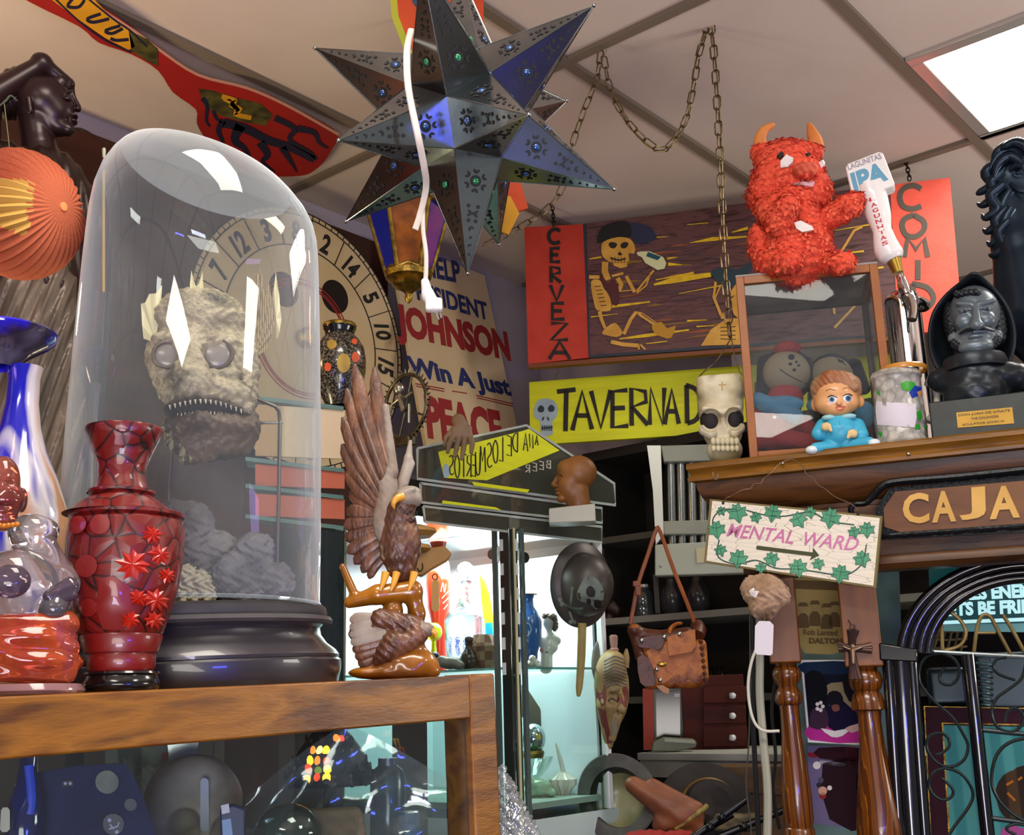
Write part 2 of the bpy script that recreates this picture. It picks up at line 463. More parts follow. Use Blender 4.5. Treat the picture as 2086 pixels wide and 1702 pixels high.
    def dtext(s, name, hit, txt, BL, BR, TL, mat, lift=.7, par=None, bold=0, shear=0):
        g = text_geo(txt, bold, shear)
        r = G([hit(BL[0] + (BR[0] - BL[0]) * p[0] + (TL[0] - BL[0]) * p[1], BL[1] + (BR[1] - BL[1]) * p[0] + (TL[1] - BL[1]) * p[1], lift if p[2] > .5 else -.5) for p in g.v], g.f)
        return s.add(name, r, mat, par)
def text_geo(txt, bold=0, shear=0, space=1.0):
    cu = bpy.data.curves.new('t', 'FONT'); cu.body = txt; cu.offset = bold; cu.extrude = .05; cu.shear = shear; cu.space_character = space
    cu.resolution_u = 3; cu.align_x = 'LEFT'
    o = bpy.data.objects.new('t', cu); C.objects.link(o)
    dg = bpy.context.evaluated_depsgraph_get(); me = bpy.data.meshes.new_from_object(o.evaluated_get(dg))
    vs = np.array([v.co[:] for v in me.vertices]); lo, hi = vs.min(0), vs.max(0)
    vs = (vs - lo) / np.maximum(hi - lo, 1e-9)
    g = G([tuple(v) for v in vs], [tuple(p.vertices) for p in me.polygons])
    bpy.data.objects.remove(o); bpy.data.meshes.remove(me); bpy.data.curves.remove(cu)
    return g
def copy_tree(o, parent=None):
    c = o.copy(); C.objects.link(c)
    if parent is not None: c.parent = parent
    for ch in list(o.children): copy_tree(ch, c)
    return c
def fr(x, y=None):
    """rotation whose local x runs along world direction x (horizontal plane faces kept upright)"""
    X = Vector(x).normalized(); Y = Vector(y) if y is not None else Vector((0, 0, 1)).cross(X)
    Y = (Y - X * Y.dot(X)).normalized(); Z = X.cross(Y)
    return Matrix((X, Y, Z)).transposed()
# ================================================================ the room
ceil_m = M('ceiling_board', 'cfc0b6', .95, col2='c6b4aa', scale=2.2, bump=.15, bscale=240)
bar_m = M('ceiling_bar_paint', '776a5c', .6)
wallp = M('painted_wall', 'b9aebd', .9, col2='a99fae', scale=3)
dark_m = M('dark_wall', '2a2622', .9)
g = G()
HX0, HX1, HY0, HY1 = 2.645, 3.185, -.27, .865        # light fixture opening
for b in ((-3, HX0, -4, 4), (HX1, 7, -4, 4), (HX0, HX1, HY1, 4), (HX0, HX1, -4, HY0)):
    g += box(b[0], b[1], b[2], b[3], 3.0, 3.06)
ceiling = struct('ceiling', g, ceil_m, smooth=False)
g = G()
for k in range(-4, 5):
    x = 2.054 + 1.137 * k
    g += box(x - .013, x + .013, -4, 2.6, 2.988, 2.9995)
for k in range(-9, 5):
    y = 1.517 + .6185 * k
    if y < 2.55: g += box(-3, 7, y - .013, y + .013, 2.987, 2.9995)
struct('trim_1', g, bar_m, smooth=False)
struct('wall_left', box(-3, 3.30, 2.62, 2.72, 0, 3.0), wallp, smooth=False)
struct('wall_corner', box(3.30, 3.42, 1.80, 2.72, 0, 3.0), wallp, smooth=False)
struct('wall_back', box(4.75, 4.85, -4, 1.80, 0, 3.0), M('back_wall_paint', '6d655c', .9), smooth=False)
struct('wall_recess', box(3.42, 4.85, 1.80, 1.90, 0, 3.0), M('back_wall_paint'), smooth=False)
struct('floor', box(-3, 7, -4, 4, -.08, 0), M('worn_floor', '5a4a3c', .6, col2='45382e', scale=4), smooth=False)
# recessed fluorescent fixture at the right
t = T('ceiling_light', 'recessed fluorescent ceiling panel with a glowing white diffuser at upper right', 'light', 0, 0, 1, rot=Matrix.Identity(3), loc=(2.915, .30, 3.0))
mtl = M('fixture_metal', 'c9c6c0', .35, .6)
g = box(-.285, -.25, -.585, .585, -.012, .05) + box(.25, .285, -.585, .585, -.012, .05) + box(-.25, .25, -.585, -.55, -.012, .05) + box(-.25, .25, .55, .585, -.012, .05)
t.add('frame', g, mtl, bev=.003)
t.add('diffuser', box(-.25, .25, -.55, .55, .02, .03), M('lit_diffuser', 'ffffff', emit=17, ecol='fff8ee'), smooth=False)
# dark lath leaning between ceiling bars, near the fixture
# ---------------------------------------------------------------- big brown panel on the left wall
zt = onY(700, 470, 2.58).z
t = T('wall_panel', 'dark brown wooden panel covering the left wall behind the numbered wheel', 'panel', 0, 0, 1, rot=Matrix.Identity(3), loc=(1.2, 2.575, 0))
xr = onY(790, 600, 2.575).x
t.add('board', box(-3.2, xr - 1.2, -.0, .044, .9, zt), M('brown_panel', '4a2415', .55, col2='2e150c', scale=2, stretch=(1, 1, 6), bump=.1))
# ---------------------------------------------------------------- numbered wheel
t = T('prize_wheel', 'large cream prize wheel with black numbers painted round its rim', 'wheel', 0, 0, 1, rot=Matrix.Identity(3), loc=(2.0214, 2.50, 1.45 + 1.0338))
R = .390
cream = M('wheel_cream', 'd9c49a', .6, col2='cbb283', scale=5)
blackp = M('black_paint', '14110f', .6)
redp = M('red_paint', '9e2320', .6)
t.add('disc', lathe([(R, -.03), (R, .0)], 96, axis=(0, 1, 0)), cream, bev=.002)
def ringg(r0, r1, y0, y1, n=96):
    return lathe([(r0, y0), (r1, y0), (r1, y1), (r0, y1), (r0, y0)], n, axis=(0, 1, 0), close=False)
g = ringg(.373, .376, -.032, -.029) + ringg(R - .002, R + .001, -.032, .0) + ringg(.277, .280, -.032, -.029)
for k in range(96):
    a = 2 * pi * k / 96
    g += cbox((math.cos(a) * .383, -.031, math.sin(a) * .383), .014, .002, .0022, Matrix.Rotation(-a, 3, 'Y'))
off = math.radians(46.5)
for k in range(18):
    a = off + 2 * pi * k / 18
    g += cbox((math.cos(a) * .326, -.031, math.sin(a) * .326), .094, .002, .0028, Matrix.Rotation(-a, 3, 'Y'))
t.add('rim_lines', g, blackp, smooth=False)
nums = ['15', '10', '5', '14', '2', '8', '3', '12', '7', '1', '9', '4', '11', '6', '13', '15', '10', '5']
for k, nm in enumerate(nums):
    a = math.radians(-3 + 19.9 * k) if k < 18 else 0
    a = off - math.radians(9.9) + math.radians(20) * (k - 2)
    tg = text_geo(nm, .035, .12)
    rv = Vector((math.cos(a), 0, math.sin(a))); tv = Vector((math.sin(a), 0, -math.cos(a)))
    wd = .052 if len(nm) > 1 else .033
    g = G([rv * (.290 + .066 * p[1]) + tv * (wd * (p[0] - .5)) + Vector((0, -.0305 - .001 * p[2], 0)) for p in tg.v], tg.f)
    t.add('numeral', g, blackp, sharp=30)
for px, py in ((682, 605), (578, 590)):
    q = t.w(onY(px, py, 2.47))
    t.add('round_hole', lathe([(.052, -.001), (.050, -.002), (.049, .0)], 40, (q.x, -.030, q.z), axis=(0, 1, 0)), M('hole_dark', '1d0f0a', .9))
g = G()
for r in (.16, .166, .176): g += ringg(r, r + .003, -.032, -.030)
t.add('red_ring', g, redp, split=True)
t.add('hub', lathe([(.0, -.06), (.02, -.06), (.03, -.05), (.03, .0742)], 32, axis=(0, 1, 0)), M('brass', 'a98a3c', .35, 1))
# ---------------------------------------------------------------- campaign poster
zd = Vector((0, .148, .66)).normalized()
t = T('campaign_poster', 'cream campaign poster with red and blue capitals leaning on the left wall', 'poster', 0, 0, 1,
      rot=fr((1, 0, 0), (0, .66, -.148)), loc=(2.404, 2.352, 2.234))
t.d = 3.6; t.s = 3.6 / F
t.add('sheet', box(-.012, .452, 0, .012, -.10, .70), M('poster_card', 'cdb894', .7, col2='c2a97f', scale=2.5))
red, blu = M('poster_red', '8f1f22', .6), M('poster_blue', '1d2a5e', .6)
t.text('lettering', 'HELP', (866, 563), (940, 578), (861, 517), blu, -.5, .6, .03)
t.text('lettering', 'PRESIDENT', (832, 606), (996, 654), (827, 566), blu, -.5, .6, .03)
t.text('lettering', 'JOHNSON', (812, 702), (1044, 754), (803, 616), red, -.5, .6, .05)
t.text('lettering', 'Win A Just', (838, 777), (1046, 819), (826, 724), blu, -.5, .6, .04)
t.text('lettering', 'PEACE', (872, 894), (1028, 922), (863, 803), red, -.5, .6, .05)
t.add('underline', t.strokes([[(846, 782), (905, 793)], [(921, 797), (951, 802)], [(970, 806), (1045, 823)], [(848, 787), (905, 798)], [(972, 811), (1045, 828)]], 1.8, -.5, .6), red, split=True)
# ================================================================ hand-lettered boards
HF = {'A': [[(0, 0), (.5, 1), (1, 0)], [(.18, .38), (.85, .36)]], 'B': [[(0, 0), (0, 1), (.8, .85), (.75, .6), (0, .52), (.95, .35), (.8, .05), (0, 0)]],
      'C': [[(.95, .85), (.6, 1), (.15, .85), (0, .5), (.15, .12), (.55, 0), (.95, .12)]], 'D': [[(.05, 1), (.1, 0)], [(0, 1), (.7, .85), (1, .45), (.7, .1), (.1, 0)]],
      'E': [[(.95, 1), (.05, .98), (.05, 0), (1, .02)], [(.05, .52), (.8, .52)]], 'I': [[(.5, 1), (.5, 0)]], 'L': [[(.1, 1), (.1, 0), (.95, .02)]],
      'M': [[(0, 0), (.15, 1), (.5, .4), (.85, 1), (1, 0)]], 'N': [[(.05, 0), (.1, 1), (.85, 0), (.95, 1)]],
      'O': [[(.5, 1), (.1, .8), (0, .45), (.2, .05), (.6, 0), (.95, .3), (.95, .7), (.5, 1)]], 'R': [[(.08, 0), (.05, 1), (.8, .9), (.85, .62), (.1, .5), (.95, 0)]],
      'S': [[(.95, .88), (.5, 1), (.1, .8), (.3, .55), (.85, .35), (.85, .1), (.45, 0), (0, .12)]], 'T': [[(0, .97), (1, 1)], [(.5, .98), (.5, 0)]],
      'U': [[(0, 1), (.05, .25), (.4, 0), (.85, .2), (.95, 1)]], 'V': [[(0, 1), (.5, 0), (1, 1)]], 'Z': [[(.05, 1), (.95, 1), (.05, 0), (1, .02)]],
      'W': [[(0, 1), (.25, 0), (.5, .7), (.75, 0), (1, 1)]], 'P': [[(.05, 0), (.05, 1), (.9, .9), (.85, .55), (.05, .48)]]}
def hand(t, ch, x, y, w, h, sw, y0, lean=0, slope=0, mirror=False, smooth=3):
    """one hand-painted letter, its box's lower left photo point (x, y)"""
    out = []
    for ln in HF[ch]:
        q = [(x + (1 - u if mirror else u) * w + lean * v * h, y - v * h + slope * u * w) for u, v in ln]
        if ch in 'CDOSU' and len(q) > 3: q = [(p.x, p.y) for p in spline([(a, b, 0) for a, b in q], smooth)]
        out.append(q)
    return t.strokes(out, sw, y0, .7)
TL, TR = P(1068, 464, 3.71), P(1935, 362, 3.40)
t = T('cantina_sign', 'long painted board with skeletons between two red lettered ends, hung on chains', 'sign', 1068, 464, 3.71, rot=fr(TR - TL), loc=TL)
redb = M('sign_red', 'b83826', .55, col2='a82a1a', scale=9, bump=.2, bscale=60)
dkp = M('sign_black', '1c1614', .6)
t.add('red_panel', t.poly([(1068, 463), (1189, 457), (1199, 729), (1076, 742)], 0, 14), redb, 'red panel lettered downwards at the left end')
t.add('red_panel', t.poly([(1813, 377), (1935, 362), (1962, 668), (1830, 684)], 0, 14), M('sign_orange_red', 'dd5440', .55, col2='cf4632', scale=9, bump=.2, bscale=60), 'orange red panel at the right end')
t.add('painted_panel', t.poly([(1189, 456), (1813, 376), (1830, 683), (1199, 728)], 1, 14),
      M('dusk_paint', '2a1512', .5, col2='5b3a3c', col3='3c2320', scale=7, stretch=(1.2, 1, 9), dist=1.5, lo=.3, hi=.75))
t.add('edge_band', t.strokes([[(1191, 457), (1201, 727), (1828, 682)]], 6, 1, 1.5), M('night_blue', '20293a', .5))
t.add('bottom_rail', t.poly([(1076, 742), (1830, 684), (1830, 692), (1076, 750)], -1, 16), M('sign_rail', '6e3a1c', .5))
for ch, x, y, w, h in (('C', 1118, 496, 24, 29), ('E', 1122, 534, 19, 28), ('R', 1121, 576, 23, 32), ('V', 1121, 613, 26, 32), ('E', 1124, 651, 26, 33), ('Z', 1121, 693, 36, 34), ('A', 1119, 732, 42, 36)):
    t.add('lettering', hand(t, ch, x, y, w, h, 7.5, -.5), dkp)
ol = M('sign_olive', '4a4238', .6)
for ch, x, y, w, h in (('C', 1833, 426, 46, 48), ('O', 1838, 482, 46, 44), ('M', 1842, 524, 48, 38), ('I', 1848, 570, 44, 40), ('D', 1858, 632, 44, 54)):
    t.add('lettering', hand(t, ch, x, y, w, h, 11, -.5), ol)
def q(u, v): return (1200 + u / 5.157, 400 + v / 5.157)
def qs(*a): return [q(*p) for p in a]
yel = M('streak_yellow', 'd8b81a', .5, col2='b48a18', scale=30); bone = M('bone_paint', 'c99a45', .5, col2='b5842f', scale=20)
sw = [([(*q(1060, 490),), (*q(1300, 450),), (*q(1660, 425),)], [1, 8, 3]), ([q(1500, 380), q(1670, 335)], [2, 7]), ([q(680, 930), q(900, 880), q(1280, 825)], [3, 13, 9]),
      ([q(700, 880), q(1100, 805)], [2, 5]), ([q(820, 655), q(930, 640)], [5, 1]), ([q(830, 715), q(980, 720)], [7, 1]), ([q(240, 1160), q(640, 1110)], [6, 3]),
      ([q(320, 1500), q(600, 1465), q(1050, 1405)], [3, 7, 3]), ([q(600, 1550), q(820, 1525)], [2, 2]), ([q(20, 1270), q(300, 1235)], [3, 1]), ([q(1030, 1310), q(1240, 1300)], [4, 1]),
      ([q(1130, 1370), q(1320, 1360)], [3, 1]), ([q(0, 660), q(130, 640)], [2, 4]), ([q(940, 1025), q(1410, 935)], [1, 3]), ([q(710, 432), q(830, 425)], [2, 1]), ([q(1030, 300), q(1250, 280)], [1, 2])]
g = G()
for ln, ww in sw: g += t.strokes([(ln, ww)], 3, 0, .4)
for a, b, c_, d_ in ((1700, 470, 1790, 455), (1690, 520, 1760, 512), (1650, 560, 1800, 545), (1695, 600, 1775, 592)): g += t.strokes([[(a, b), (c_, d_)]], [1, 4], 0, .4)
t.add('yellow_streak', g, yel, smooth=False, split=True)
for col in ('8a4a22', '5e3a44', '7a5a1c', '46303a'):
    g = G()
    for k in range(9):
        a_, b_ = random.uniform(1205, 1500), random.uniform(490, 690)
        l_ = random.uniform(30, 120); sl = -.10
        g += t.strokes([([(a_, b_), (a_ + l_ / 2, b_ + sl * l_ / 2 - 1), (a_ + l_, b_ + sl * l_)], [1, random.uniform(3, 7), 1])], 3, .6, .3)
    t.add('brush_streak', g, M('streak_' + col, col, .6), smooth=False, split=True)
g = t.poly(qs((150, 480), (300, 430), (430, 450), (480, 530), (470, 600), (415, 600), (410, 690), (250, 700), (150, 640), (130, 560)), -.6, .8, 3)
g += t.poly(qs((250, 690), (400, 690), (400, 740), (330, 755), (260, 730)), -.6, .8)
for ln, ww in (([q(170, 690), q(165, 790), q(200, 880)], 13), ([q(0, 850), q(110, 850)], 7), ([q(240, 840), q(360, 810)], 5), ([q(390, 840), q(480, 1010)], 7), ([q(330, 1000), q(470, 985)], 2),
               ([q(300, 860), q(340, 930), q(310, 1000)], 9), ([q(500, 1000), q(680, 780)], 4), ([q(500, 1020), q(600, 940), q(650, 800)], 3), ([q(110, 1210), q(130, 1290), q(170, 1390)], [8, 6]),
               ([q(365, 1450), q(440, 1290), q(490, 1225), q(550, 1240)], 7), ([q(500, 1225), q(690, 1350)], 5), ([q(560, 1230), q(720, 1340)], 2),
               ([q(230, 1530), q(370, 1560), q(520, 1570)], 8), ([q(520, 1560), q(525, 1610)], 4), ([q(540, 1560), q(590, 1610)], 4),
               ([q(1330, 900), q(1310, 1060), q(1390, 1260)], [5, 6]), ([q(1390, 920), q(1320, 1080)], 3), ([q(1410, 1230), q(1405, 1290)], 9)):
    g += t.strokes([(ln, ww if isinstance(ww, list) else [ww] * len(ln))], 5, 0, .6)
g += t.poly(qs((20, 900), (110, 880), (150, 960), (200, 1030), (230, 1110), (220, 1200), (90, 1200), (50, 1110)), -.6, .8, 3)
g += t.poly(qs((135, 1440), (180, 1380), (270, 1330), (330, 1390), (350, 1440), (290, 1480), (180, 1460)), -.6, .8, 2)
g += t.poly(qs((1175, 1570), (1280, 1400), (1440, 1290), (1590, 1280), (1590, 1560)), -.6, .8)
g += t.poly(qs((1490, 1000), (1590, 900), (1600, 1260), (1520, 1240), (1500, 1120)), -.6, .8, 2)
t.add('painted_bone', g, bone, smooth=False, split=True)
g = t.strokes([[(1702, 530), (1722, 500), (1740, 470)], [(1740, 470), (1757, 462)], [(1690, 560), (1700, 640)], [(1720, 545), (1745, 620), (1700, 668)]], 5, 0, .6)
t.add('painted_bone', g, bone, smooth=False, split=True)
t.add('painted_boots', t.poly(qs((660, 1360), (760, 1320), (820, 1390), (910, 1360), (860, 1490), (770, 1480), (690, 1440)), -.7, .8, 2), M('boot_ochre', 'a87a1c', .5), smooth=False)
g = t.poly(qs((205, 500), (240, 480), (295, 500), (270, 545), (225, 540)), -1.2, .5, 2) + t.poly(qs((330, 510), (370, 480), (415, 495), (390, 540), (345, 545)), -1.2, .5, 2)
g += t.poly(qs((300, 610), (320, 580), (350, 610), (325, 625)), -1.2, .5) + t.strokes([[q(225, 650), q(310, 675), q(385, 655)]], 3, -.6, .6)
for k in range(5): g += t.strokes([[q(240 + 32 * k, 640), q(245 + 32 * k, 690)]], 1.2, -.6, .6)
for k in range(6): g += t.strokes([[q(60 + 12 * k, 950 + 40 * k), q(125 + 12 * k, 945 + 40 * k)]], 1.3, -.6, .5)
for k in range(4): g += t.strokes([[q(1380, 1380 + 40 * k), q(1540, 1370 + 45 * k)]], 1.3, -.6, .5)
g += t.poly(qs((1485, 1060), (1530, 1040), (1500, 1070)), -1.2, .5)
t.add('painted_line', g, dkp, smooth=False, split=True)
t.add('painted_hat', t.poly(qs((80, 480), (130, 330), (300, 260), (420, 280), (440, 420), (300, 425), (150, 475)), -.5, .8, 3), M('hat_black', '0d0b10', .6), smooth=False)
t.add('painted_hat', t.poly(qs((360, 300), (500, 280), (640, 320), (700, 420), (640, 480), (500, 500), (440, 430)), -.4, .8, 3), M('smoke_blue', '1f2440', .6), 'dark blue smoke shape', smooth=False)
t.add('painted_hat', t.poly(qs((1280, 790), (1400, 740), (1560, 770), (1700, 690), (1690, 800), (1580, 870), (1520, 950), (1440, 960), (1330, 880)), -.9, .8, 2), M('hat_teal', '1d3440', .6), 'dark teal hat', smooth=False)
t.add('painted_vest', t.poly(qs((110, 830), (150, 850), (200, 910), (250, 870), (310, 960), (310, 1130), (250, 1135), (200, 990), (130, 900)), -.9, .8, 2), M('vest_maroon', '4a1a1c', .6), smooth=False)
t.add('painted_bottle', t.poly(qs((500, 590), (540, 580), (640, 580), (780, 640), (810, 700), (790, 760), (720, 775), (590, 700), (555, 640), (510, 620)), -.9, .8, 1), M('bottle_paint', 'c2c59a', .5), smooth=False)
t.add('bottle_label', t.poly(qs((620, 585), (755, 635), (720, 672), (600, 630)), -1.4, .5), M('label_teal', '144652', .5), smooth=False)
# hanging chains of the board
def chain(t, pts, ln, wr, wd, mat, per=10, name='link', par=None):
    """links along a px path (ln long, wd wide, wire radius wr px); every link a part"""
    path = spline([t.l(*p) for p in pts], per); s = t.s; L = ln * s
    pitch = L - 2.2 * wr * s
    cum = [0]
    for a, b in zip(path, path[1:]): cum.append(cum[-1] + (b - a).length)
    n = max(1, int(cum[-1] / pitch))
    a_ = L / 2 - wd * s / 2; ring = []
    for i in range(20):
        th = 2 * pi * i / 20; ring.append(Vector((math.cos(th) * wd * s / 2, 0, math.sin(th) * wd * s / 2 + (a_ if math.sin(th) > 0 else -a_))))
    first = None
    def at(d):
        for i in range(len(path) - 1):
            if cum[i + 1] >= d: return path[i].lerp(path[i + 1], (d - cum[i]) / max(1e-9, cum[i + 1] - cum[i]))
        return path[-1]
    for k in range(n):
        c = at(pitch * (k + .5)); dr = (at(min(cum[-1], pitch * (k + 1))) - at(pitch * k))
        if dr.length < 1e-9: continue
        if first is None: first = o = t.add(name, tube(ring, wr * s, 6, closed=True), mat, par)
        else: o = first.copy(); C.objects.link(o)
        qn = Vector((0, 0, 1)).rotation_difference(dr.normalized()) @ Matrix.Rotation((k % 2) * pi / 2 + .35, 3, 'Z').to_quaternion()
        o.matrix_local = Matrix.Translation(c) @ qn.to_matrix().to_4x4()
brz = M('antique_brass', '8d7c54', .38, .85, col2='5a4c34', scale=60)
drk = M('dark_iron', '2b2724', .5, .8)
ca = T('sign_chain', 'short dark chain holding the left end of the skeleton board to the ceiling', 'chain', 1125, 421, 3.69)
chain(ca, [(1125, 421, 0), (1127, 440, 0), (1128, 462, 0)], 11, 1.2, 6, drk)
ca = T('sign_chain', 'short dark chain above the orange red right end of the skeleton board', 'chain', 1845, 326, 3.43)
chain(ca, [(1845, 326, 0), (1850, 350, 0), (1854, 372, 0)], 12, 1.3, 7, drk)
# ---------------------------------------------------------------- yellow tavern board
TL, TR = P(1078, 779, 3.70), P(1843, 722, 3.42)
t = T('tavern_sign', 'yellow board with black hand lettering and a pale blue skull hung below the skeleton board', 'sign', 1078, 779, 3.7, rot=fr(TR - TL), loc=TL)
yb = M('board_yellow', 'd6dc0e', .5, col2='bcc410', scale=6, stretch=(1, 1, 8), lo=.3, hi=.8, bump=.15)
t.add('board', t.poly([(1078, 779), (1843, 720), (1846, 858), (1080, 907)], 0, 13), yb)
x = 1145
for ch, x, y, w, h, ln in (('T', 1133, 880, 38, 84, .02), ('A', 1166, 877, 40, 78, 0), ('V', 1204, 873, 40, 76, 0), ('E', 1246, 871, 34, 74, 0), ('R', 1284, 868, 38, 76, 0), ('N', 1322, 866, 33, 74, 0), ('A', 1354, 865, 29, 70, 0), ('D', 1397, 863, 32, 78, 0),
                          ('E', 1540, 852, 30, 72, 0), ('L', 1610, 846, 30, 72, 0), ('O', 1650, 844, 34, 70, 0), ('S', 1692, 840, 30, 72, 0)):
    t.add('lettering', hand(t, ch, x, y, w, h, 9.5, -.5, ln, -.05), dkp)
sk = t.poly([(1087, 838), (1094, 818), (1110, 812), (1128, 817), (1136, 832), (1133, 850), (1125, 860), (1126, 884), (1112, 888), (1102, 884), (1100, 860), (1090, 852)], -.8, 1, 3)
pbl = M('skull_blue', '9fb4c0', .6, col2='8ba3b2', scale=12)
t.add('painted_skull', sk, pbl, smooth=False)
g = G()
for e in ((1101, 833), (1122, 832)): g += t.poly([(e[0] - 6, e[1]), (e[0], e[1] - 7), (e[0] + 7, e[1] - 3), (e[0] + 6, e[1] + 6), (e[0] - 3, e[1] + 7)], -1.5, 0, 2)
g += t.strokes([[(1108, 850), (1105, 857)], [(1115, 850), (1118, 857)], [(1103, 873), (1126, 871)]], 3, -.8, .7)
for k in range(5): g += t.strokes([[(1105 + 4.5 * k, 867), (1105.5 + 4.5 * k, 878)]], 2, -.8, .7)
t.add('skull_feature', g, M('skull_ink', '20303c', .6), smooth=False, split=True)
ca = T('sign_wire', 'thin wire between the skeleton board and the yellow tavern board', 'wire', 1134, 752, 3.72)
ca.add('wire', ca.tube([(1133, 748, 0), (1137, 758, 0), (1132, 766, 0), (1136, 778, 0)], .8, 5, 4), M('steel_wire', '8a8478', .4, .9))
# ================================================================ wooden cabinet at the front left
YF = .90
L0 = onY(0, 1420, YF); L1 = onY(960, 1376, YF)
xd = (L1 - L0).normalized(); slope = xd.z / xd.x
wood = M('cabinet_wood', '5c3208', .36, col2='7c4e12', col3='4a2808', scale=3.2, stretch=(1.2, 6, 7), dist=1.2, bump=.12, bscale=40)
wood_d = M('cabinet_wood_dark', '3a1c0d', .5, col2='2a130a', scale=5, stretch=(1, 1, 5))
t = T('display_cabinet', 'long glazed wooden cabinet in the foreground carrying the dome and carvings', 'cabinet', 0, 0, 1, rot=fr(xd), loc=L0)
cab = t
t.d = 1.0; t.s = 1 / F
xp0, xp1 = t.l(958, 1376).x, t.l(1008, 1376).x
rail_h = t.l(0, 1420).z - t.l(0, 1549).z
W0 = -.75
t.add('top_board', box(W0, xp1 - .002, .022, .56, -.018, -.002), wood)
t.add('top_rail', box(W0, xp0 - .0012, 0, .026, -rail_h, 0), wood, bev=.002)
t.add('post', box(xp0, xp1, 0, .045, -1.0, .001), wood, bev=.003)
t.add('post', box(xp0, xp1, .52, .56, -1.0, -.02), wood_d)
t.add('side_rail', box(xp0 + .004, xp1 - .004, .046, .52, -rail_h, -.019), wood_d)
t.add('back_panel', box(W0, xp0, .545, .56, -1.0, -.30), wood_d)
t.add('shelf', box(W0, xp1 - .01, .03, .54, -.205, -.19), wood_d)
t.add('front_glass', box(W0, xp0, .010, .013, -1.0, -rail_h + .004), glass('case_glass', 'f5faf9', .04, 0, .003, 'b8c0c8', 4), smooth=False)
t.add('side_glass', box(xp1 - .02, xp1 - .017, .045, .52, -1.0, -rail_h), glass('case_glass'), smooth=False)
t.add('plinth', box(W0, xp1, 0, .56, -1.46, -1.0), wood_d)
def ztop(v): return L0.z + slope * (v.x - L0.x)
def cpy(px, d, up=0):
    """photo row where something standing on the cabinet at distance d starts"""
    lo, hi = 900, 1600
    for _ in range(40):
        mid = (lo + hi) / 2; v = P(px, mid, d)
        if v.z > ztop(v) + up: lo = mid
        else: hi = mid
    return lo
# ---------------------------------------------------------------- glass dome on its black base
DD = 1.26; yb = cpy(386, DD)
_hl = P(386, yb, DD) - CAM
t = T('dome_base', 'round black moulded wooden base under the glass dome', 'base', 386, yb, DD,
      rot=Matrix.Rotation(-math.atan(slope), 3, 'Y') @ Matrix.Rotation(math.atan2(_hl.y, _hl.x) - pi / 2, 3, 'Z'))
bm_ = M('ebonised_wood', '171417', .32, col2='2b272b', scale=3, bump=.06, bscale=50, coat=.3)
o = yb - 1398
t.add('plinth', t.lat([(yb, 300), (1370 + o, 306), (1358, 306), (1352, 300)], 386, n=72), bm_)
t.add('body', t.lat([(1352, 302), (1346, 303), (1336, 296), (1322, 278), (1305, 266), (1290, 264), (1284, 270)], 386, n=72), bm_)
t.add('top_ring', t.lat([(1284, 270), (1284, 288), (1278, 292), (1270, 288), (1268, 278), (1262, 280), (1250, 278), (1244, 270), (1242, 0)], 386, n=72), M('dusty_black', '3a3636', .6, col2='2a2628', scale=20))
DB = t
t = T('glass_dome', 'tall clear glass dome with a slanting top standing over the fish head', 'dome', 386, 1243, DD)
dg_ = glass('dome_glass', 'f2f8f8', .045, .015, .032, 'e8f2f8', 1.6, 1.0, 3, 18)  # haze colour paints the milky ceiling reflection, stronger at the edges
prof = [(1242, 262), (1100, 262), (900, 260), (700, 255), (560, 250), (500, 247), (465, 244), (430, 237), (400, 224), (376, 206), (362, 192), (356, 184)]
g = t.lat(prof, 386, n=96, close=False)
zs = t.l(386, 520).z; ztp = t.l(386, 356).z
cx = t.l(400, 500).x
def slant(p):
    k = max(0, (p[2] - zs) / (ztp - zs))
    return Vector((p[0], p[1], p[2] - k * (p[0]) * .26))
g.v = [slant(v) for v in g.v]
t.add('bell', g, dg_)
top = [v for v in g.v[-96:]]
g2 = G(top + [sum(top, Vector()) / 96 + Vector((0, 0, .004))], [(i, (i + 1) % 96, 96) for i in range(96)])
t.add('crown', g2, glass('dome_crown', 'eef4f2', .12, .08, .42, 'e4ecf0', 1.6), 'slanting flat glass top')  # whiter haze stands for the ceiling reflected in the top
t.add('rim', tube([(math.cos(2 * pi * i / 96) * 262 * t.s, math.sin(2 * pi * i / 96) * 262 * t.s, .003) for i in range(96)], .0018, 6, closed=True), dg_)
# ---------------------------------------------------------------- dried fish head on a wire stand
t = T('fish_head', 'dried pale brown fish head with blank eyes and open toothed mouth inside the glass dome', 'taxidermy', 415, 945, DD)
fish = M('fish_skin', '30271d', .5, col2='a8977a', col3='55463a', scale=15, detail=10, dist=.8, lo=.34, hi=.68, bump=1, bscale=60)
fishd = M('fish_jaw_skin', '32271f', .5, col2='66523f', scale=14, detail=9, bump=.9, bscale=50)
def wr(p):
    return 1.1 * np.sin(p[:, 2] * .9 + 2 * np.sin(p[:, 0] * .13)) * np.sin(p[:, 0] * .33 + p[:, 1] * .4) + 2.6 * np.sin(p[:, 0] * .21 + 2 * np.sin(p[:, 2] * .09)) * np.sin(p[:, 2] * .19 + 1.5 * np.sin(p[:, 0] * .11)) + 1.3 * np.sin(p[:, 0] * .5) * np.sin(p[:, 2] * .47 + p[:, 1] * .3)
